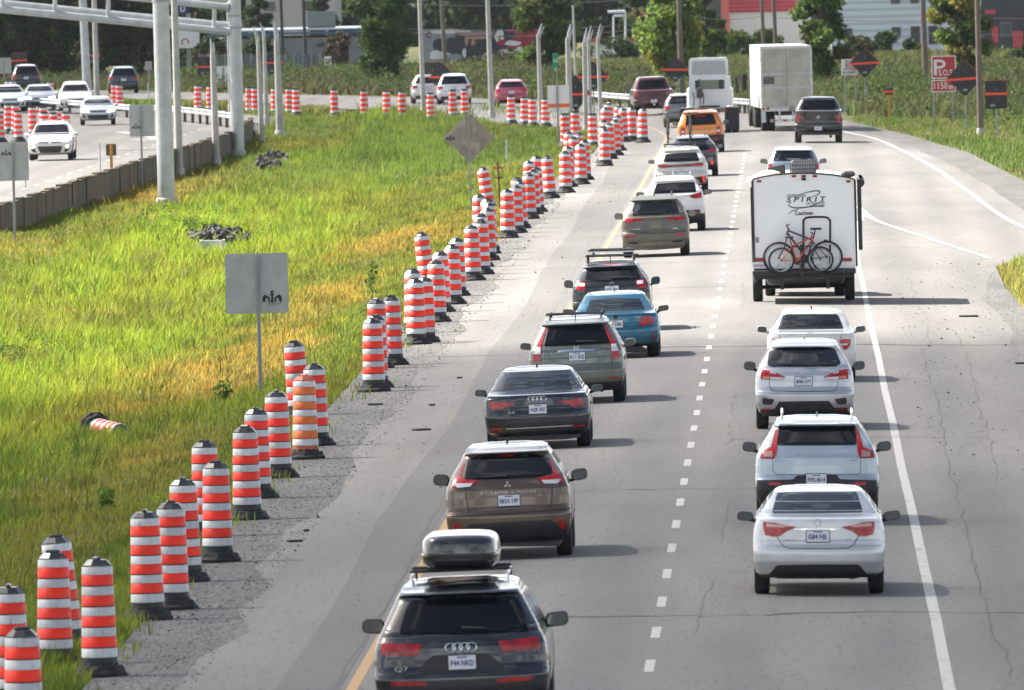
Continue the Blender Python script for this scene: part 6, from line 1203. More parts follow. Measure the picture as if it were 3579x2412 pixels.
# --- generic far vehicles
def dress_rear(c, f=.86, lights='corner', plate='X12 ABC', lit=False, glass=None, zlo=None):
    zb = (zlo or c.zb)+.06; zt = c.zh-.035; w0, w1 = float(c._w(zb))*f, float(c._w(zt))*f; c.patch('rear_window', [(-w0, zb), (w0, zb), (w1, zt), (-w1, zt)], glass or M_DGLASS, rad=.05)
    z1 = (zlo or c.zb)-.03; w = float(c._w(z1-.1)); c.patch('tail_light', [(w*.66, z1-.16), (w*.985, z1-.20), (w*.985, z1), (w*.7, z1-.03)], M_REDLIT if lit else M_RED, mirror=True, off=.016)
    if plate: c.plate(None, plate, z=z1-.18)
    c.patch('lower_bumper', [(-c.W*.42, .30), (c.W*.42, .30), (c.W*.38, .44), (-c.W*.38, .44)], M_BLACKPL, off=.012)
def dress_front(c, lit=True, grille='mid', f=.88, zlo=None):
    zb = (zlo or c.zb)+.05; zt = c.zh-.02; w0, w1 = float(c._w(zb))*f, float(c._w(zt))*f; c.patch('windshield', [(-w0, zb), (w0, zb), (w1, zt), (-w1, zt)], M_DGLASS, side='front', rad=.06)
    c.patch('headlight', [(c.W*.25, .66), (c.W*.46, .70), (c.W*.475, .80), (c.W*.30, .76)], M_HEADDAY if lit else M_LENSW, side='front', mirror=True, off=.012)
    c.patch('grille', [(-c.W*.2, .66), (c.W*.2, .66), (c.W*.23, .76), (-c.W*.23, .76)], M_BLACKPL, side='front', off=.01, rad=.02); c.patch('air_intake', [(-c.W*.26, .32), (c.W*.26, .32), (c.W*.32, .52), (-c.W*.32, .52)], M_BLACKPL, side='front', off=.012, rad=.04)
    c.patch('fog_lamp_bezel', [(c.W*.34, .36), (c.W*.43, .40), (c.W*.43, .56), (c.W*.38, .54)], M_BLACKPL, side='front', mirror=True, off=.012)
def away(label, kind, dims, col, xD, yD, hd=0., **kw):
    b = onD(xD, yD); c = Car(label, kind, *dims, col, pos=(b[0], b[1]-.9), hd=hd, **kw); return c
def toward(label, kind, dims, col, xD, yD, hd=math.pi, **kw):
    b = onD(xD, yD); wbs = kw.get('wb', 2.65); ya = kw.get('ya', .9); c = Car(label, kind, *dims, col, pos=(b[0]-math.sin(hd-math.pi)*(ya+wbs), b[1]+(ya+wbs)*math.cos(hd-math.pi)), hd=hd, zroad=0., **kw); c.root.rotation_euler[1] = 0; return c
P_WHITE = MATS['paint_white']
c = away('dark red pickup truck leaving round the bend', 'pickup', (5.7, 2.0, 1.92), paint('maroon', (.075, .010, .018), .4, .3), 1488, 262, .05, zb=1.28, zh=1.80, wr=.72, wb=3.6, tr=.39, tw=.28, bot=.45, cat='pickup truck'); c.patch('rear_window', [(-.68, 1.36), (.68, 1.36), (.60, 1.74), (-.60, 1.74)], M_DGLASS, rad=.04); c.patch('tail_light', [(.78, .95), (.96, .95), (.96, 1.22), (.80, 1.22)], M_RED, mirror=True, off=.016); c.plate(None, 'FKT 2', z=.72); c.sides(); c.windshield(); c.mirrors(3.2, 1.3, .25, .24, .16); MB().box((0, -.06, .55), (.12, .14, .1), bev=.02).build('tow_hitch', M_CHROME, c.root)
c.patch('tailgate_seam', [(-.86, .90), (.86, .90), (.86, .92), (-.86, .92)], M_BLACKPL, off=.004)
c = away('small dark silver car squeezed between the pickup and the orange SUV', 'suv', (4.4, 1.8, 1.58), paint('dark_silver', (.16, .165, .17), .6, .3), 1556, 289, .03, clad=.4); dress_rear(c, plate=None); c.sides(); c.windshield(); c.mirrors(2.5, 1.08)
FARC = [('pink-red hatchback behind the drums on the far road', 'suv', (4.2, 1.72, 1.52), (.42, .06, .10), 1164, 245, .04, {}), ('left white car of the pair under the black covers', 'suv', (4.5, 1.8, 1.6), (.62, .64, .66), 975, 235, .05, {}), ('right white car of the pair under the black covers', 'suv', (4.6, 1.86, 1.68), (.66, .67, .68), 1034, 237, .04, {}), ('dark blue SUV behind two drums on the far road', 'suv', (4.6, 1.84, 1.66), (.02, .028, .045), 283, 212, .06, {}), ('black SUV on the far road above the oncoming cars', 'suv', (4.6, 1.82, 1.70), (.012, .013, .022), 62, 207, .06, {})]
for lb, kd, dm, cl, x, y, hd, kw in FARC: c = away(lb, kd, dm, paint('far_'+lb.split()[0]+lb.split()[1], cl, .3), x, y, hd, **kw); dress_rear(c, plate='B82 KFA'); c.sides(); c.windshield(); c.mirrors(2.5, 1.1)
# oncoming
c = toward('white oncoming crossover with lit headlamps nearest on the opposite road', 'suv', (4.68, 1.872, 1.63), P_WHITE, 117, 365, math.pi, zb=1.05, wb=2.75, tr=.36, rake=.6)
c.patch('windshield', [(-.78, 1.08), (.78, 1.08), (.64, 1.50), (-.64, 1.50)], M_DGLASS, side='front', rad=.06); c.patch('headlight', [(.52, .74), (.84, .80), (.86, .92), (.66, .86)], M_LENSW, side='front', mirror=True, off=.012); c.patch('lit_lamp', [(.62, .79), (.76, .80), (.76, .89), (.66, .87)], M_HEADLIT, side='front', mirror=True, off=.02, rad=.03); c.patch('lit_fog_lamp', [(.68, .52), (.78, .54), (.78, .64), (.69, .62)], M_HEADLIT, side='front', mirror=True, off=.022, rad=.03)
c.patch('fog_bezel', [(.58, .34), (.74, .38), (.86, .62), (.72, .66)], M_BLACKPL, side='front', mirror=True, off=.012); c.patch('air_intake', [(-.42, .32), (.42, .32), (.54, .60), (-.54, .60)], M_BLACKPL, side='front', off=.012, rad=.06); c.patch('upper_grille', [(-.50, .74), (.50, .74), (.46, .79), (-.46, .79)], M_BLACKPL, side='front', off=.012); MB().lathe([(.07, 0), (.07, .02), (.04, .02)], 14, axis='y').build('badge', M_CHROME, c.root, True, loc=(0, c.L-.02, .77)); c.sides(); c.mirrors(3.0, 1.08, .24, .17, .12, c.paint)
c = toward('silver-white oncoming hatchback right of the oncoming drums', 'suv', (4.26, 1.79, 1.45), paint('silver_white', (.50, .53, .57), .4), 223, 285, math.pi+.05, zb=.97, wb=2.63, clad=.3); dress_front(c); c.sides(); c.mirrors(2.6, 1.0, m=c.paint)
c = toward('white oncoming SUV with V-shaped grille behind the hatchback', 'suv', (4.63, 1.84, 1.68), P_WHITE, 172, 258, math.pi+.05, zb=1.08, wb=2.7); dress_front(c, False); c.sides(); c.mirrors(2.8, 1.1, m=c.paint)
c = toward('silver oncoming sedan with bright daytime lamps behind the drums', 'sedan', (4.6, 1.79, 1.45), paint('silver_far', (.42, .45, .49), .6), 91, 254, math.pi+.06, wb=2.7); dress_front(c, zlo=1.04); c.sides(); c.mirrors(2.7, 1.0, m=c.paint)
c = toward('pale oncoming car cut by the left edge of the photo', 'sedan', (4.6, 1.82, 1.50), paint('pale_silver', (.55, .60, .63), .3), 22, 257, math.pi+.08, wb=2.7); dress_front(c, zlo=1.04); c.sides(); c.mirrors(2.7, 1.0, m=c.paint)

# --- right lane, nearest first
c = Car('near silver sedan with swept red lights in the right lane', 'sedan', 4.65, 1.776, 1.435, paint('silver', (.56, .57, .585), .5, .3), trace=Z_COR, plate_px=(790, 1043), tyre_v=2074, zd=1.03, rake=1.15, wr=.665, wb=2.7, tr=.325, tw=.21, ya=.95)
c.tp('rear_window', [(478, 704), (785, 698), (1088, 697), (1138, 858), (785, 864), (434, 864)], M_SGLASS, rad=.03); c.mp('tail_light', [(1228, 930), (1135, 938), (1055, 958), (972, 972), (1060, 1010), (1105, 1042), (1150, 1045), (1215, 1032), (1226, 990)], M_RED, off=.016); c.mp('clear_lens', [(1205, 942), (1100, 950), (1030, 966), (1080, 975), (1200, 968)], mat('pale_red_lens', (.62, .30, .27), .2, coat=1.), off=.021)
c.tp('lower_bumper', [(405, 1345), (475, 1268), (790, 1262), (1105, 1262), (1175, 1340), (1100, 1368), (790, 1372), (480, 1372)], M_BLACKPL, off=.012, rad=.03); c.plate((790, 1043), 'G84 NJL'); c.disc((788, 940), .05, M_CHROME, .75); c.seam([(470, 1040), (520, 1120), (560, 1138), (790, 1140), (1020, 1138), (1060, 1115), (1105, 1045)]); c.tp('trunk_trim', [(610, 985), (790, 990), (965, 985), (965, 995), (790, 1000), (610, 995)], M_CHROME, off=.014)
c.txt('COROLLA', (575, 1075), .19, size=.04); c.txt('LE', (1028, 1068), .05, size=.04); c.sides(); c.windshield(); c.mirrors(2.7, .98, .23, .15, .13, M_BLACKPL)

c = Car('pale blue crossover with tall red L lights in the right lane', 'suv', 4.425, 1.863, 1.62, paint('ice_blue', (.40, .47, .52), .4, .3), trace=Z_COR, plate_px=(778, 603), Y0=232., zb=1.10, rake=.48, wr=.70, wb=2.70, tr=.36, tw=.235, clad=.58)
c.tp('rear_window', [(500, 175), (785, 160), (1065, 172), (1085, 215), (1088, 340), (785, 342), (474, 342), (484, 215)], M_DGLASS, rad=.03); c.mp('tail_light', [(1078, 212), (1104, 218), (1125, 300), (1140, 355), (1215, 385), (1225, 440), (1115, 444), (1098, 400), (1090, 320)], M_RED, off=.016); c.mp('clear_lens', [(1130, 380), (1195, 395), (1195, 430), (1125, 432)], mat('dusky_lens', (.42, .24, .22), .2, coat=1.), off=.021)
c.tp('lower_bumper', [(318, 612), (600, 608), (625, 577), (785, 572), (935, 572), (960, 606), (1245, 612), (1240, 740), (785, 760), (325, 740)], M_BLACKPL, off=.012, rad=.02); c.mp('rear_reflector', [(1060, 628), (1160, 624), (1158, 648), (1066, 652)], M_RED, off=.02); c.plate((778, 605), 'FWL 8614'); c.txt('VOLVO', (780, 413), .57, size=.05, spacing=2.0); c.txt('XC40', (503, 460), .16, size=.05); c.txt('AWD', (1065, 460), .1, size=.05); c.seam([(440, 450), (445, 545), (470, 568), (785, 572), (1095, 568), (1118, 545), (1120, 448)], None, .008)
c.rails(M_CHROME, .05); c.fin(c.paint); c.sides(); c.windshield(); c.mirrors(2.6, 1.10, .22, .17, .12, M_BLACKPL)

HL = (('rear', [(-.60, 1.12), (.60, 1.12), (.50, 1.44), (-.50, 1.44)]), ('front', [(-.62, 1.12), (.62, 1.12), (.54, 1.46), (-.54, 1.46)]), ('side', [(1.0, 1.14), (2.9, 1.14), (2.3, 1.44), (1.2, 1.44)]))
c = Car('silver crossover with slim red and white lights in the right lane', 'suv', 4.365, 1.77, 1.61, paint('sterling', (.50, .52, .545), .6, .3), trace=Z_ASX, plate_px=(818, 1105), tyre_v=1498, zb=1.07, rake=.55, wr=.69, wb=2.67, tr=.345, tw=.225, clad=.32, holes=HL)
c.tp('window_frame', [(345, 690), (480, 645), (640, 632), (810, 628), (990, 630), (1150, 636), (1255, 668), (1328, 862), (1290, 884), (1050, 900), (820, 906), (560, 902), (318, 892)], glass_clear('ring_glass', (.20, .23, .24)), rad=.04, off=.005); c.interior(); c.sides(G_TINT); c.windshield(G_TINT)
c.mp('tail_light', [(1098, 1042), (1200, 998), (1300, 962), (1418, 936), (1432, 1010), (1430, 1075), (1300, 1085), (1120, 1086)], M_RED, off=.016); c.mp('clear_lens', [(1112, 1056), (1300, 1042), (1296, 1080), (1125, 1082)], M_LENSW, off=.021); c.mp('clear_lens', [(1215, 998), (1300, 968), (1300, 990), (1225, 1008)], M_LENSW, off=.021); c.mp('amber_lens', [(1312, 1038), (1400, 1032), (1398, 1068), (1312, 1072)], M_AMBER, off=.021)
c.tp('lower_bumper', [(230, 1540), (222, 1496), (420, 1490), (482, 1388), (820, 1380), (1160, 1376), (1240, 1472), (1420, 1474), (1425, 1540), (820, 1575)], M_BLACKPL, off=.012); c.mp('bumper_vent', [(1240, 1352), (1408, 1328), (1410, 1420), (1285, 1428)], M_BLACKPL, off=.012, rad=.03); c.mp('rear_reflector', [(1290, 1488), (1405, 1482), (1403, 1502), (1295, 1506)], M_RED, off=.022)
c.plate((818, 1105), 'BNN 57T'); tri_badge(c, (815, 985), .06); c.seam([(345, 1100), (352, 1180), (385, 1240), (820, 1248), (1240, 1240), (1275, 1190), (1292, 1095)]); c.fin(c.paint); c.mirrors(2.6, 1.08, .22, .18, .13, M_BLACKPL); c.txt('RVR', (1210, 1115), .12, size=.05); c.wiper((830, 880), (980, 890))

c = Car('white sedan with see-through rear window behind the silver crossover', 'sedan', 4.58, 1.77, 1.43, P_WHITE, trace=Z_ASX, plate_px=(915, 478), tyre_v=1331, zd=.965, rake=1.2, wr=.665, wb=2.76, tr=.33, tw=.225, ya=1.0,
        holes=(('rear', [(-.60, 1.05), (.60, 1.05), (.50, 1.325), (-.50, 1.325)]), ('front', [(-.6, 1.12), (.6, 1.12), (.52, 1.34), (-.52, 1.34)]), ('side', [(1.3, 1.12), (2.9, 1.12), (2.5, 1.33), (1.6, 1.33)])))
c.tp('rear_window', [(532, 196), (910, 186), (1290, 190), (1368, 384), (910, 396), (462, 400)], glass_clear('pale_glass', (.66, .74, .72)), rad=.03); c.interior(); c.sides(G_TINT); c.windshield(G_TINT)
c.mp('tail_light', [(1305, 552), (1350, 530), (1465, 526), (1458, 618), (1402, 676), (1372, 672), (1330, 600)], M_RED, off=.016, rad=.02); c.mp('clear_lens', [(1330, 596), (1430, 588), (1425, 608), (1340, 614)], M_LENSW, off=.021); c.disc((915, 478), .06, M_CHROME, .85); c.plate(None, 'H20 PQS', z=.78); c.fin(M_BLACKPL, .1); c.mirrors(2.75, .98, .22, .15, .13, P_WHITE); c.seam([(485, 470), (505, 520)]); c.seam([(1365, 440), (1310, 545)])

# --- travel trailer
def travel_trailer():
    Zt = Z_TRL; u, v = Zt[0]+670/Zt[2], Zt[1]+1300/Zt[2]; z = 0.
    for _ in range(8): p = at(u, v, z); z = T1(p[0], p[1])
    Y0 = p[1]-2.8; X0 = atY(Zt[0]+668/Zt[2], Zt[1]+800/Zt[2], Y0)[0]; Z0 = T1(X0, Y0+2)
    root = tag(link('travel_trailer', None, None, (X0, Y0, Z0), (0, 0, .0)), 'white travel trailer carrying two bicycles on its rear', 'trailer')
    def q(a, b, dy=0.): w = atY(Zt[0]+a/Zt[2], Zt[1]+b/Zt[2], Y0+dy); return (w[0]-X0, w[2]-Z0)
    pl = [q(*t) for t in ((283, 1056), (279, 385), (340, 368), (450, 350), (560, 341), (668, 338), (780, 342), (890, 351), (1000, 370), (1052, 386), (1056, 1050))]
    MB().prism(pl, 0, 6.2).build('body', [M_WHITEP], root); a = q(283, 1056); b = q(1056, 1050); zb = a[1]
    MB().box(((a[0]+b[0])/2, 3.12, zb-.13), (b[0]-a[0]-.05, 6.1, .26)).build('underframe', M_BLACKPL, root); MB().box(((a[0]+b[0])/2, -.10, q(668, 1095)[1]+.05), (b[0]-a[0]+.02, .16, .13), bev=.02).build('rear_bumper', M_BLACKPL, root)
    tp = pl[1:10]; mb = MB(); mb.tube([(x, -.012, zz+.012) for x, zz in tp], .022, 6); mb.build('roof_trim', M_BLACKPL, root, True)
    for s, i in ((-1, 1), (1, 9)): x = pl[i][0]; MB().box((x, -.004, (pl[i][1]+zb)/2), (.05, .03, pl[i][1]-zb)).build('corner_trim', M_BLACKPL, root)
    # awning on the right side, rail on the left
    t0, t1 = q(1080, 380), q(1078, 915); MB().box((t0[0]+.06, 3., t0[1]-.09), (.16, 5.6, .2), bev=.06).build('awning_roll', M_BLACKPL, root); MB().box((t0[0]+.01, .12, (t0[1]+t1[1])/2), (.10, .09, t0[1]-t1[1])).build('awning_arm', M_BLACKPL, root); l0, l1 = q(270, 440), q(268, 1040); MB().box((l0[0]+.005, .08, (l0[1]+l1[1])/2), (.05, .08, l0[1]-l1[1])).build('side_rail', M_BLACKPL, root)
    x, zz = q(255, 398); MB().box((x+.02, 2.8, zz), (.14, 5.6, .04), bev=.015).build('rain_gutter', M_WHITEP, root)
    for a_, b_ in ((330, 397), (592, 358), (665, 357), (750, 358), (1003, 397)): x, zz = q(a_, b_); MB().box((x, -.02, zz), (.11, .03, .05), bev=.012).build('clearance_light', M_RED, root)
    for a_ in (335, 995): x, zz = q(a_, 987); MB().box((x, -.02, zz), (.22, .03, .08), bev=.015).build('tail_light', M_RED, root)
    x, zz = q(666, 379); MB().box((x, -.03, zz), (.11, .06, .07), bev=.02).build('rear_camera', M_BLACKPL, root)
    # hatch frame
    ring = smooth_line([q(*t) for t in ((665, 1050), (664, 720), (668, 690), (700, 668), (830, 667), (862, 690), (866, 720), (865, 1050))], 4); mb = MB(); mb.tube([(p_[0], -.006, p_[1]) for p_ in ring], .027, 6); mb.build('hatch_frame', M_BLACKPL, root, True); x, zz = q(833, 853); MB().box((x, -.02, zz), (.09, .03, .11), bev=.015).build('hatch_latch', M_BLACKPL, root)
    x, zz = q(330, 1030); o = MB().box((0, 0, 0), (.31, .012, .16), bev=.005).build('license_plate', M_PLATE, root, loc=(x, -.02, zz)); put_text('RM3087', .09, M_PLATETXT, o, (0, -.008, -.01), width=.26)
    GT = mat('decal_grey', (.05, .055, .075), .5); GL = mat('decal_light', (.24, .26, .30), .5)
    for t, cx, cy, w, sz, sh, m in (('NORTHERN', 608, 505, 145, .09, .25, GL), ('S P I R I T', 680, 534, 300, .16, .2, GT), ('ULTRA-LITE', 752, 563, 142, .09, .2, GL), ('by COACHMEN', 770, 584, 105, .05, .2, GT), ('Coachmen', 668, 637, 140, .14, .0, GT)):
        x, zz = q(cx, cy); put_text(t, sz, m, root, (x, -.004, zz), 'decal', width=w/Zt[2]*Y0/F, shear=sh, bold=.004)
    for pts, w0 in ([((620, 505), (670, 485), (740, 470), (785, 470), (780, 490), (740, 510), (690, 520)), .012], [((560, 560), (555, 580), (590, 595), (650, 596), (720, 585), (775, 560), (790, 545))[:], .014], [((610, 505), (600, 515), (640, 522))[:], .01], [((560, 560), (575, 555))[:], .01]):
        L_ = smooth_line([q(*t) for t in pts], 5); mb = MB(); mb.tube([(p_[0], -.002, p_[1]) for p_ in L_], [w0*(.3+math.sin(math.pi*i/(len(L_)-1))) for i in range(len(L_))], 5); mb.build('decal', GT, root)
    x, zz = q(595, 628); mb = MB(); mb.tube([(x-.15, -.002, zz-.06), (x-.05, -.002, zz+.03), (x+.06, -.002, zz+.05), (x+.12, -.002, zz+.1)], [.004, .012, .01, .004], 5); mb.build('decal', GT, root); x, zz = q(316, 838); MB().box((x, -.004, zz), (.09, .006, .13)).build('decal', GL, root)
    # roof items
    x, zz = q(664, 335); zt = q(664, 232, 1.)[1]; MB().box((x, 1.3, zz+.13), (.64, .8, .33), bev=.05).build('air_conditioner', M_BLACKPL, root); mb = MB()
    for r in range(3):
        for k in range(15): mb.box((x-.28+k*.04, .885, zz+.04+r*.09), (.012, .03, .065))
    mb.build('air_conditioner_louvre', M_TRIM, root)['kind'] = 'stuff'
    x, zz = q(462, 340); MB().prism([(-.22, -.02), (.22, -.02), (.20, .20), (-.20, .12)], 0, .5).build('roof_vent', M_BLACKPL, root, loc=(x, 1.6, zz)); x, zz = q(400, 362); mb = MB(); mb.lathe([(.32, 0), (.31, .08), (.24, .16), (.1, .2), (.01, .205)], 20); mb.build('roof_dome', mat('cream_dome', (.75, .70, .55), .5), root, True, loc=(x+.02, 1.0, zz-.06)); x, zz = q(1002, 358); MB().box((x, 1.2, zz+.03), (.34, .4, .14), bev=.05).build('roof_vent', M_BLACKPL, root)
    key = (.37, .24); _WH.setdefault(key, wheel_meshes(*key)); ty, rm = _WH[key]
    for y in (2.8,):
        for sx in (-1, 1): xw = q(322 if sx < 0 else 1015, 1270, 2.8)[0]; o = link('wheel', ty, root, (xw, y, .37), (0, 0, 0 if sx > 0 else math.pi)); link('rim', rm, o)
    MB().tube([(-1.1, 2.8, .36), (1.1, 2.8, .36)], .045, 8).build('axle', M_BLACKPL, root)
    for sx in (-.55, .55): MB().box((sx, .6, .50), (.08, .8, .3)).build('frame_leg', M_BLACKPL, root)
    MB().tube([(-.5, 6.2, .5), (0, 7.3, .5), (.5, 6.2, .5)], .05, 6).build('draw_bar', M_BLACKPL, root)
    # bike rack
    x, zz = q(655, 1090); zt = q(660, 870)[1]; mb = MB(); mb.box((x, -.3, (zz+zt)/2), (.07, .07, zt-zz)); mb.box((x, -.2, zz-.02), (.08, .5, .08)); mb.box((x, -.36, zt-.05), (.5, .30, .03)); mb.build('bike_rack', M_BLACKPL, root)
    zw = q(500, 1083)[1]; x0 = q(497, 985)[0]
    bicycle('red-framed mountain bicycle hanging outermost on the trailer rack', (X0+x0-.0, Y0-.46, Z0+zw), 0., (.45, .045, .025), sc_=.90); x1 = q(840, 985)[0]
    bicycle('purple-framed mountain bicycle nearest the trailer wall', (X0+x1-.0, Y0-.26, Z0+zw-.01), math.pi, (.075, .02, .08), sc_=1.10)
    return X0, Y0
TX, TY = travel_trailer()
c = Car('dark tow vehicle almost hidden ahead of the travel trailer', 'suv', 5.2, 1.98, 1.80, paint('tow_black', (.015, .016, .02), .4), pos=(TX, TY+7.6), tr=.38, tw=.25, wb=3.0, ya=1.0); dress_rear(c); c.sides(); c.windshield(); c.mirrors(2.9, 1.25, .28, .24, .24)

# --- blue hatchback beyond the trailer
Zc = (2500, 450, 2.15663)
HB = (('rear', [(-.60, 1.16), (.60, 1.16), (.54, 1.48), (-.54, 1.48)]), ('front', [(-.6, 1.16), (.6, 1.16), (.54, 1.50), (-.54, 1.50)]), ('side', [(1., 1.18), (2.8, 1.18), (2.3, 1.48), (1.1, 1.48)]))
c = Car('pale blue hatchback with light see-through rear window beyond the trailer', 'suv', 4.2, 1.80, 1.62, paint('denim', (.30, .35, .43), .4), trace=Zc, plate_px=(585, 262), Y0=524., zb=1.10, rake=.40, wr=.74, holes=HB); c.patch('rear_window', [(-.69, 1.14), (.69, 1.14), (.61, 1.50), (-.61, 1.50)], MATS['pale_glass'], rad=.05); c.interior(); c.sides(G_TINT); c.windshield(G_TINT); c.mirrors(2.4, 1.10, .25, .18, .14); c.fin(None, .1, True); c.patch('tail_light', [(.70, .85), (.87, .85), (.85, 1.05), (.74, 1.05)], M_RED, mirror=True, off=.014)
# --- black pickup
c = Car('black pickup truck ahead in the right lane', 'pickup', 5.8, 2.03, 1.93, paint('black', (.010, .010, .012), .3, .25), trace=Z_FAR, plate_px=(908, 886), tyre_v=499, zb=1.38, zh=1.82, wr=.73, wb=3.7, tr=.40, tw=.29, ya=1.1, cat='pickup truck')
c.patch('rear_window', [(-.70, 1.46), (.70, 1.46), (.62, 1.77), (-.62, 1.77)], M_DGLASS, rad=.04); c.mp('tail_light', [(1035, 790), (1058, 786), (1060, 845), (1037, 850)], M_RED, off=.016); c.plate((908, 886), 'L20 5X', z=None); c.disc((908, 808), .06, M_CHROME, .75); c.tp('bumper_step', [(770, 905), (1050, 905), (1050, 930), (770, 932)], M_BLACKPL, off=.02); c.sides(); c.windshield(); c.mirrors(3.2, 1.42, .25, .24, .16)
MB().box((0, 2.08, 1.875), (.3, .05, .03)).build('brake_light', M_RED, c.root)
# --- box semi trailer and bobtail tractor
def q_at(Zt, a, b, X0, Y, Y0, Z0): w = atY(Zt[0]+a/Zt[2], Zt[1]+b/Zt[2], Y); return (w[0]-X0, w[2]-Z0)
def semi():
    Zt = Z_FAR; p = onT(Zt[0]+690/Zt[2], Zt[1]+903/Zt[2]); Y0 = p[1]-1.2; X0 = atY(Zt[0]+688/Zt[2], Zt[1]+700/Zt[2], Y0)[0]; Z0 = T1(X0, Y0); root = tag(link('semi_trailer', None, None, (X0, Y0, Z0), (0, 0, .035)), 'tall white box semi trailer with diamond-plate doors in the right lane', 'semi trailer'); q = lambda a, b: q_at(Zt, a, b, X0, Y0, Y0, Z0)
    x0, z1 = q(506, 322); x1, z0 = q(871, 742); wm = mat('trailer_white', (.60, .60, .58), .45, noise=.12, nscale=1.2); W = x1-x0; cx = (x0+x1)/2
    MB().box((cx, 7.35, (z0+z1)/2), (W, 14.5, z1-z0)).build('box_body', wm, root)
    sm = mat('stainless_plate', (.42, .41, .37), .34, .7, noise=.3, nscale=1.4); nt = sm.node_tree; b = nt.nodes['Principled BSDF']
    for s in (-1, 1):
        dw = W/2-.09; dx = cx+s*(dw/2+.015); d = MB().box((0, 0, 0), (dw, .06, z1-z0-.22)).build('door', sm, root, loc=(dx, .06, (z0+z1)/2)); mb = MB(); n = 12; hh = z1-z0-.24
        for k in range(-int(hh/.11), int((dw+hh)/.11)):     # raised diamond ribs
            for sg in (1, -1):
                pts = []; xa = -dw/2+k*.11
                for t in (0, hh): pts.append((xa+sg*t*.9 if sg > 0 else dw/2-k*.11-t*.9, -hh/2+t))
                (ax, az), (bx, bz) = pts; lo, hi = -dw/2, dw/2
                def clip(ax, az, bx, bz):
                    if abs(bx-ax) < 1e-6: return None
                    t0, t1 = 0., 1.; f = lambda X: (X-ax)/(bx-ax); ta, tb = sorted((f(lo), f(hi))); t0 = max(t0, ta); t1 = min(t1, tb)
                    return None if t1-t0 < .02 else (ax+(bx-ax)*t0, az+(bz-az)*t0, ax+(bx-ax)*t1, az+(bz-az)*t1)
                c_ = clip(ax, az, bx, bz)
                if c_: mb.tube([(c_[0], -.03, c_[1]), (c_[2], -.03, c_[3])], .008, 3, caps=False)
        mb.build('diamond_ribs', sm, d)['kind'] = 'stuff'
        MB().tube([(dx-s*.35, .0, z0+.1), (dx-s*.35, .0, z1-.12)], .018, 6).build('lock_bar', M_GALV, root)
        for zf in (.2, .5, .8): MB().box((cx+s*(W/2-.06), .0, z0+(z1-z0)*zf), (.14, .05, .10)).build('hinge', M_GALV, root)
    for zf in (.335, .555): MB().box((cx, .02, z0+(z1-z0)*zf), (W-.12, .03, .09)).build('door_rail', M_GALV, root)
    for s in (-1, 1): MB().box((cx+s*(W/2-.035), .01, (z0+z1)/2), (.08, .06, z1-z0)).build('rear_post', wm, root)
    MB().box((cx, .01, z1-.05), (W, .06, .12)).build('rear_header', wm, root); x, z = q(567, 556); MB().box((x, .012, z), (.5, .02, .32)).build('placard', mat('placard_dark', (.09, .085, .085), .6), root)
    MB().box((cx, .05, z0-.06), (W, .14, .14)).build('rear_sill', wm, root); x, z = q(545, 750)
    for dx in (-.1, .1): MB().box((x+dx, -.03, z), (.12, .03, .09), bev=.01).build('tail_light', M_RED, root)
    x2, z2 = q(630, 832); MB().box((cx-.05, -.05, z2), (W*.62, .1, .12)).build('underride_bar', M_GALV, root)
    for k in range(6): MB().box((cx-.6+k*.24, -.105, z2), (.12, .01, .08)).build('reflective_tape', M_RED if k % 2 == 0 else M_PLATE, root)
    for s in (-.35, .25): MB().box((cx+s, .0, (z0+z2)/2), (.07, .07, z0-z2)).build('underride_strut', wm, root)
    MB().box((x0+.10, .35, (z0+.35)/2+.1), (.2, .02, z0-.25)).build('mud_flap', M_PLATE, root)
    key = (.50, .28); _WH.setdefault(key, wheel_meshes(*key)); ty, rm = _WH[key]
    for y in (1.2, 2.45):
        for sx in (-1, 1):
            for dx in (0, .31): o = link('wheel', ty, root, (cx+sx*(W/2-.17-dx), y, .50), (0, 0, 0 if sx > 0 else math.pi)); link('rim', rm, o)
    MB().box((cx, 3.5, z0-.2), (.9, 6, .25)).build('chassis', M_BLACKPL, root)
    t = tag(link('semi_tractor', None, None, (X0+cx-.28, Y0+13.2, Z0), (0, 0, .05)), 'dark tractor unit pulling the white box semi trailer', 'truck'); MB().box((0, 4.2, 2.0), (2.4, 2.4, 2.6), bev=.2).build('cab', M_BLACKPL, t); MB().box((0, 2.2, .9), (.9, 5, .3)).build('chassis', M_BLACKPL, t); MB().box((0, 6.1, 1.5), (2.0, 1.6, 1.2), bev=.2).build('bonnet', M_BLACKPL, t)
    for sx in (-1, 1):
        MB().box((sx*1.45, 4.6, 2.1), (.22, .15, .75), bev=.05).build('wing_mirror', M_BLACKPL, t)
        for y in (.6, 1.9, 6.1): o = link('wheel', ty, t, (sx*1.05, y, .5), (0, 0, 0 if sx > 0 else math.pi)); link('rim', rm, o)
semi()
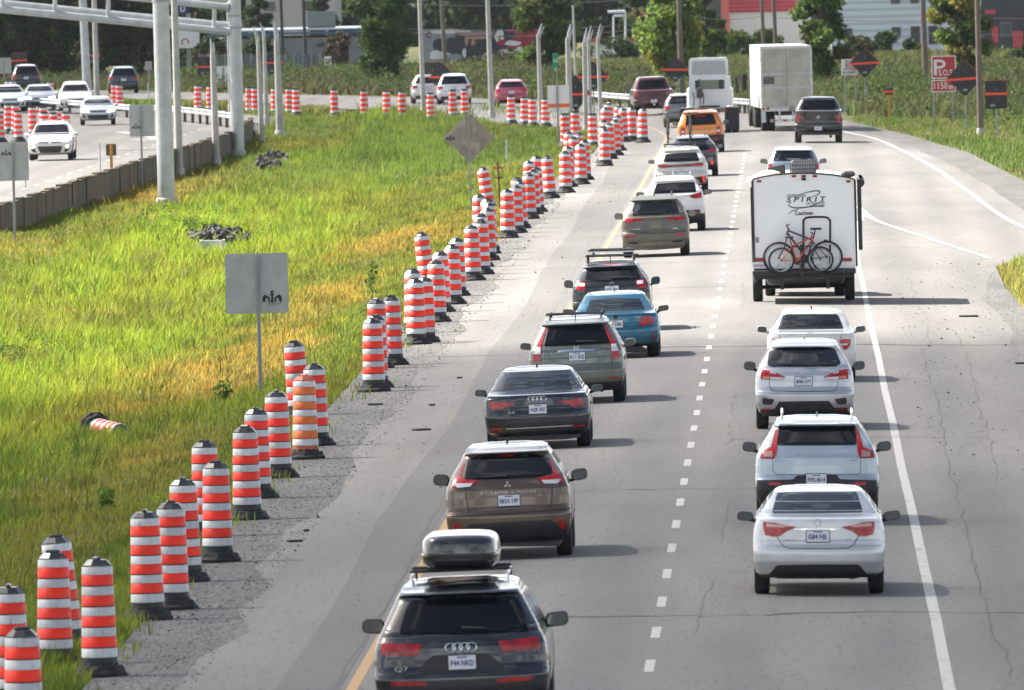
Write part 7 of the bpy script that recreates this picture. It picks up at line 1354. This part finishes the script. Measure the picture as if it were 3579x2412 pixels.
def bobtail():
    Zt = Z_FAR; p = onT(Zt[0]+308/Zt[2], Zt[1]+916/Zt[2]); Yr = p[1]; Yc = Yr+4.6; X0 = atY(Zt[0]+158/Zt[2], Zt[1]+640/Zt[2], Yc)[0]; Z0 = T1(X0, Yr); root = tag(link('truck_tractor', None, None, (X0, Yr, Z0), (0, 0, 0)), 'white truck tractor without trailer in the left lane', 'truck'); q = lambda a, b, Y=Yc: q_at(Zt, a, b, X0, Y, Yr, Z0); y = Yc-Yr
    wm = mat('cab_white', (.66, .69, .72), .4, coat=.6, noise=.06); gm = mat('cab_grey_inset', (.36, .39, .40), .5, noise=.15)
    zc0 = q(160, 745)[1]; zc1 = q(160, 530)[1]; xl, xr = q(12, 640)[0], q(312, 640)[0]; zt = q(150, 400)[1]
    mb = MB(); xl2, xr2 = q(18, 535)[0], q(300, 535)[0]; mb.prism([(xl, zc0), (xr, zc0), (xr2, zc1), (xl2, zc1)], y, y+2.3); mb.build('cab', wm, root)
    fl, fr = q(14, 530)[0], q(288, 530)[0]; pr = round_poly([(fl, zc1), (fr, zc1), (fr-.02, zt), (fl+.02, zt)], .16, 4); mb = MB(); mb.prism(pr, y+.05, y+1.9); mb.build('roof_fairing', wm, root); iz0, iz1 = q(150, 515)[1], q(150, 420)[1]; MB().prism(round_poly([(fl+.14, iz0), (fr-.10, iz0), (fr-.14, iz1), (fl+.18, iz1)], .1, 3), y+.035, y+.05).build('fairing_inset', gm, root)
    wz0, wz1 = q(150, 615)[1], q(150, 552)[1]; wl, wr = q(58, 580)[0], q(262, 580)[0]; f = MB().prism(round_poly([(wl, wz0), (wr, wz0), (wr, wz1), (wl, wz1)], .05), y-.02, y).build('rear_window', mat('cab_window', (.10, .16, .13), .08, spec=.8), root)
    for a in (78, 238): x = q(a, 580)[0]; MB().box((x, y-.04, (wz0+wz1)/2), (.22, .05, .4), bev=.04).build('headrest', M_BLACKPL, root)
    for a, b0, b1 in ((92, 545, 720), (45, 640, 730), (112, 640, 720)): x, z0 = q(a, b1); _, z1 = q(a, b0); MB().tube([(x, y-.12, z1), (x+.05, y-.4, (z0+z1)/2), (x, y-.6, z0)], .03, 6).build('air_hose', M_BLACKPL, root)
    x, z = q(88, 640); MB().box((x, y-.2, z), (.26, .2, .5), bev=.06).build('hose_box', M_BLACKPL, root)
    MB().box((0, 2.6, .95), (.85, 5.4, .28)).build('chassis', M_BLACKPL, root); MB().lathe([(.45, 0), (.5, .08), (.2, .1)], 18).build('fifth_wheel', M_BLACKPL, root, loc=(0, 1.4, 1.15))
    key = (.50, .28); _WH.setdefault(key, wheel_meshes(*key)); ty, rm = _WH[key]; hw = xr
    for yy in (.9, 2.2, 6.6):
        for sx in (-1, 1):
            for dx in ((0, .31) if yy < 5 else (0,)): o = link('wheel', ty, root, (sx*(1.12-dx), yy, .50), (0, 0, 0 if sx > 0 else math.pi)); link('rim', rm, o)
    for sx in (-1, 1):
        MB().box((sx*1.0, .1, .62), (.64, .03, .95), bev=.012).build('mud_flap', M_RUBBER, root); MB().box((sx*1.0, 1.5, 1.12), (.62, 2.4, .07), bev=.03).build('fender', M_BLACKPL, root); MB().box((sx*.72, .02, 1.0), (.12, .04, .08)).build('tail_light', M_RED, root); MB().box((sx*(hw+.22), y+2.4, 2.1), (.2, .14, .7), bev=.05).build('wing_mirror', M_BLACKPL, root); MB().box((sx*(hw-.1), y-.55, .95), (.35, .8, .5), bev=.08).build('fuel_tank', M_GALV, root)
    MB().box((0, y+3.2, 1.5), (2.1, 1.8, 1.3), bev=.25).build('bonnet', wm, root)
bobtail()
# ------------------------------------------------------------ thin cloud high above the near road (outside the frame): it shades the foreground
def cloud(gx_, gy_, rx, ry, dens, lb):
    g = Vector((gx_, gy_, 0))+SUNV*(700/SUNV.z); bm = bmesh.new()
    m = bpy.data.materials.new('cloud_vapour_'+lb[:4]); m.use_nodes = True; nt = m.node_tree; nt.nodes.clear(); o = N(nt, 'ShaderNodeOutputMaterial'); v = N(nt, 'ShaderNodeVolumePrincipled'); v.inputs['Color'].default_value = (1, 1, 1, 1); v.inputs['Density'].default_value = dens; v.inputs['Anisotropy'].default_value = .4; nt.links.new(v.outputs[0], o.inputs['Volume'])
    bmesh.ops.create_icosphere(bm, subdivisions=4, radius=1)
    for q in bm.verts: n = 1+.10*math.sin(q.co.x*5+1)+.08*math.sin(q.co.y*7)+.05*math.sin(q.co.x*11-q.co.y*6); q.co = (q.co.x*rx*n, q.co.y*ry*n, q.co.z*42*n)
    me = bpy.data.meshes.new('cloud'); bm.to_mesh(me); bm.free(); me.materials.append(m); tag(link('cloud', me, None, g), lb, 'cloud', kind='stuff')
cloud(-6, 150, 260, 165, .0155, 'near cloud high above the road'); cloud(-20, 1010, 420, 360, .005, 'far cloud high above the buildings')

def haze():
    m = bpy.data.materials.new('haze_air'); m.use_nodes = True; nt = m.node_tree; nt.nodes.clear(); o = N(nt, 'ShaderNodeOutputMaterial'); v = N(nt, 'ShaderNodeVolumePrincipled'); v.inputs['Color'].default_value = (.86, .92, 1, 1); v.inputs['Density'].default_value = .00002; nt.links.new(v.outputs[0], o.inputs['Volume'])
    tag(MB().box((0, 3000, 7), (12400, 12400, 22)).build('haze', m), 'pale summer haze over the road', 'haze', kind='stuff')
haze()
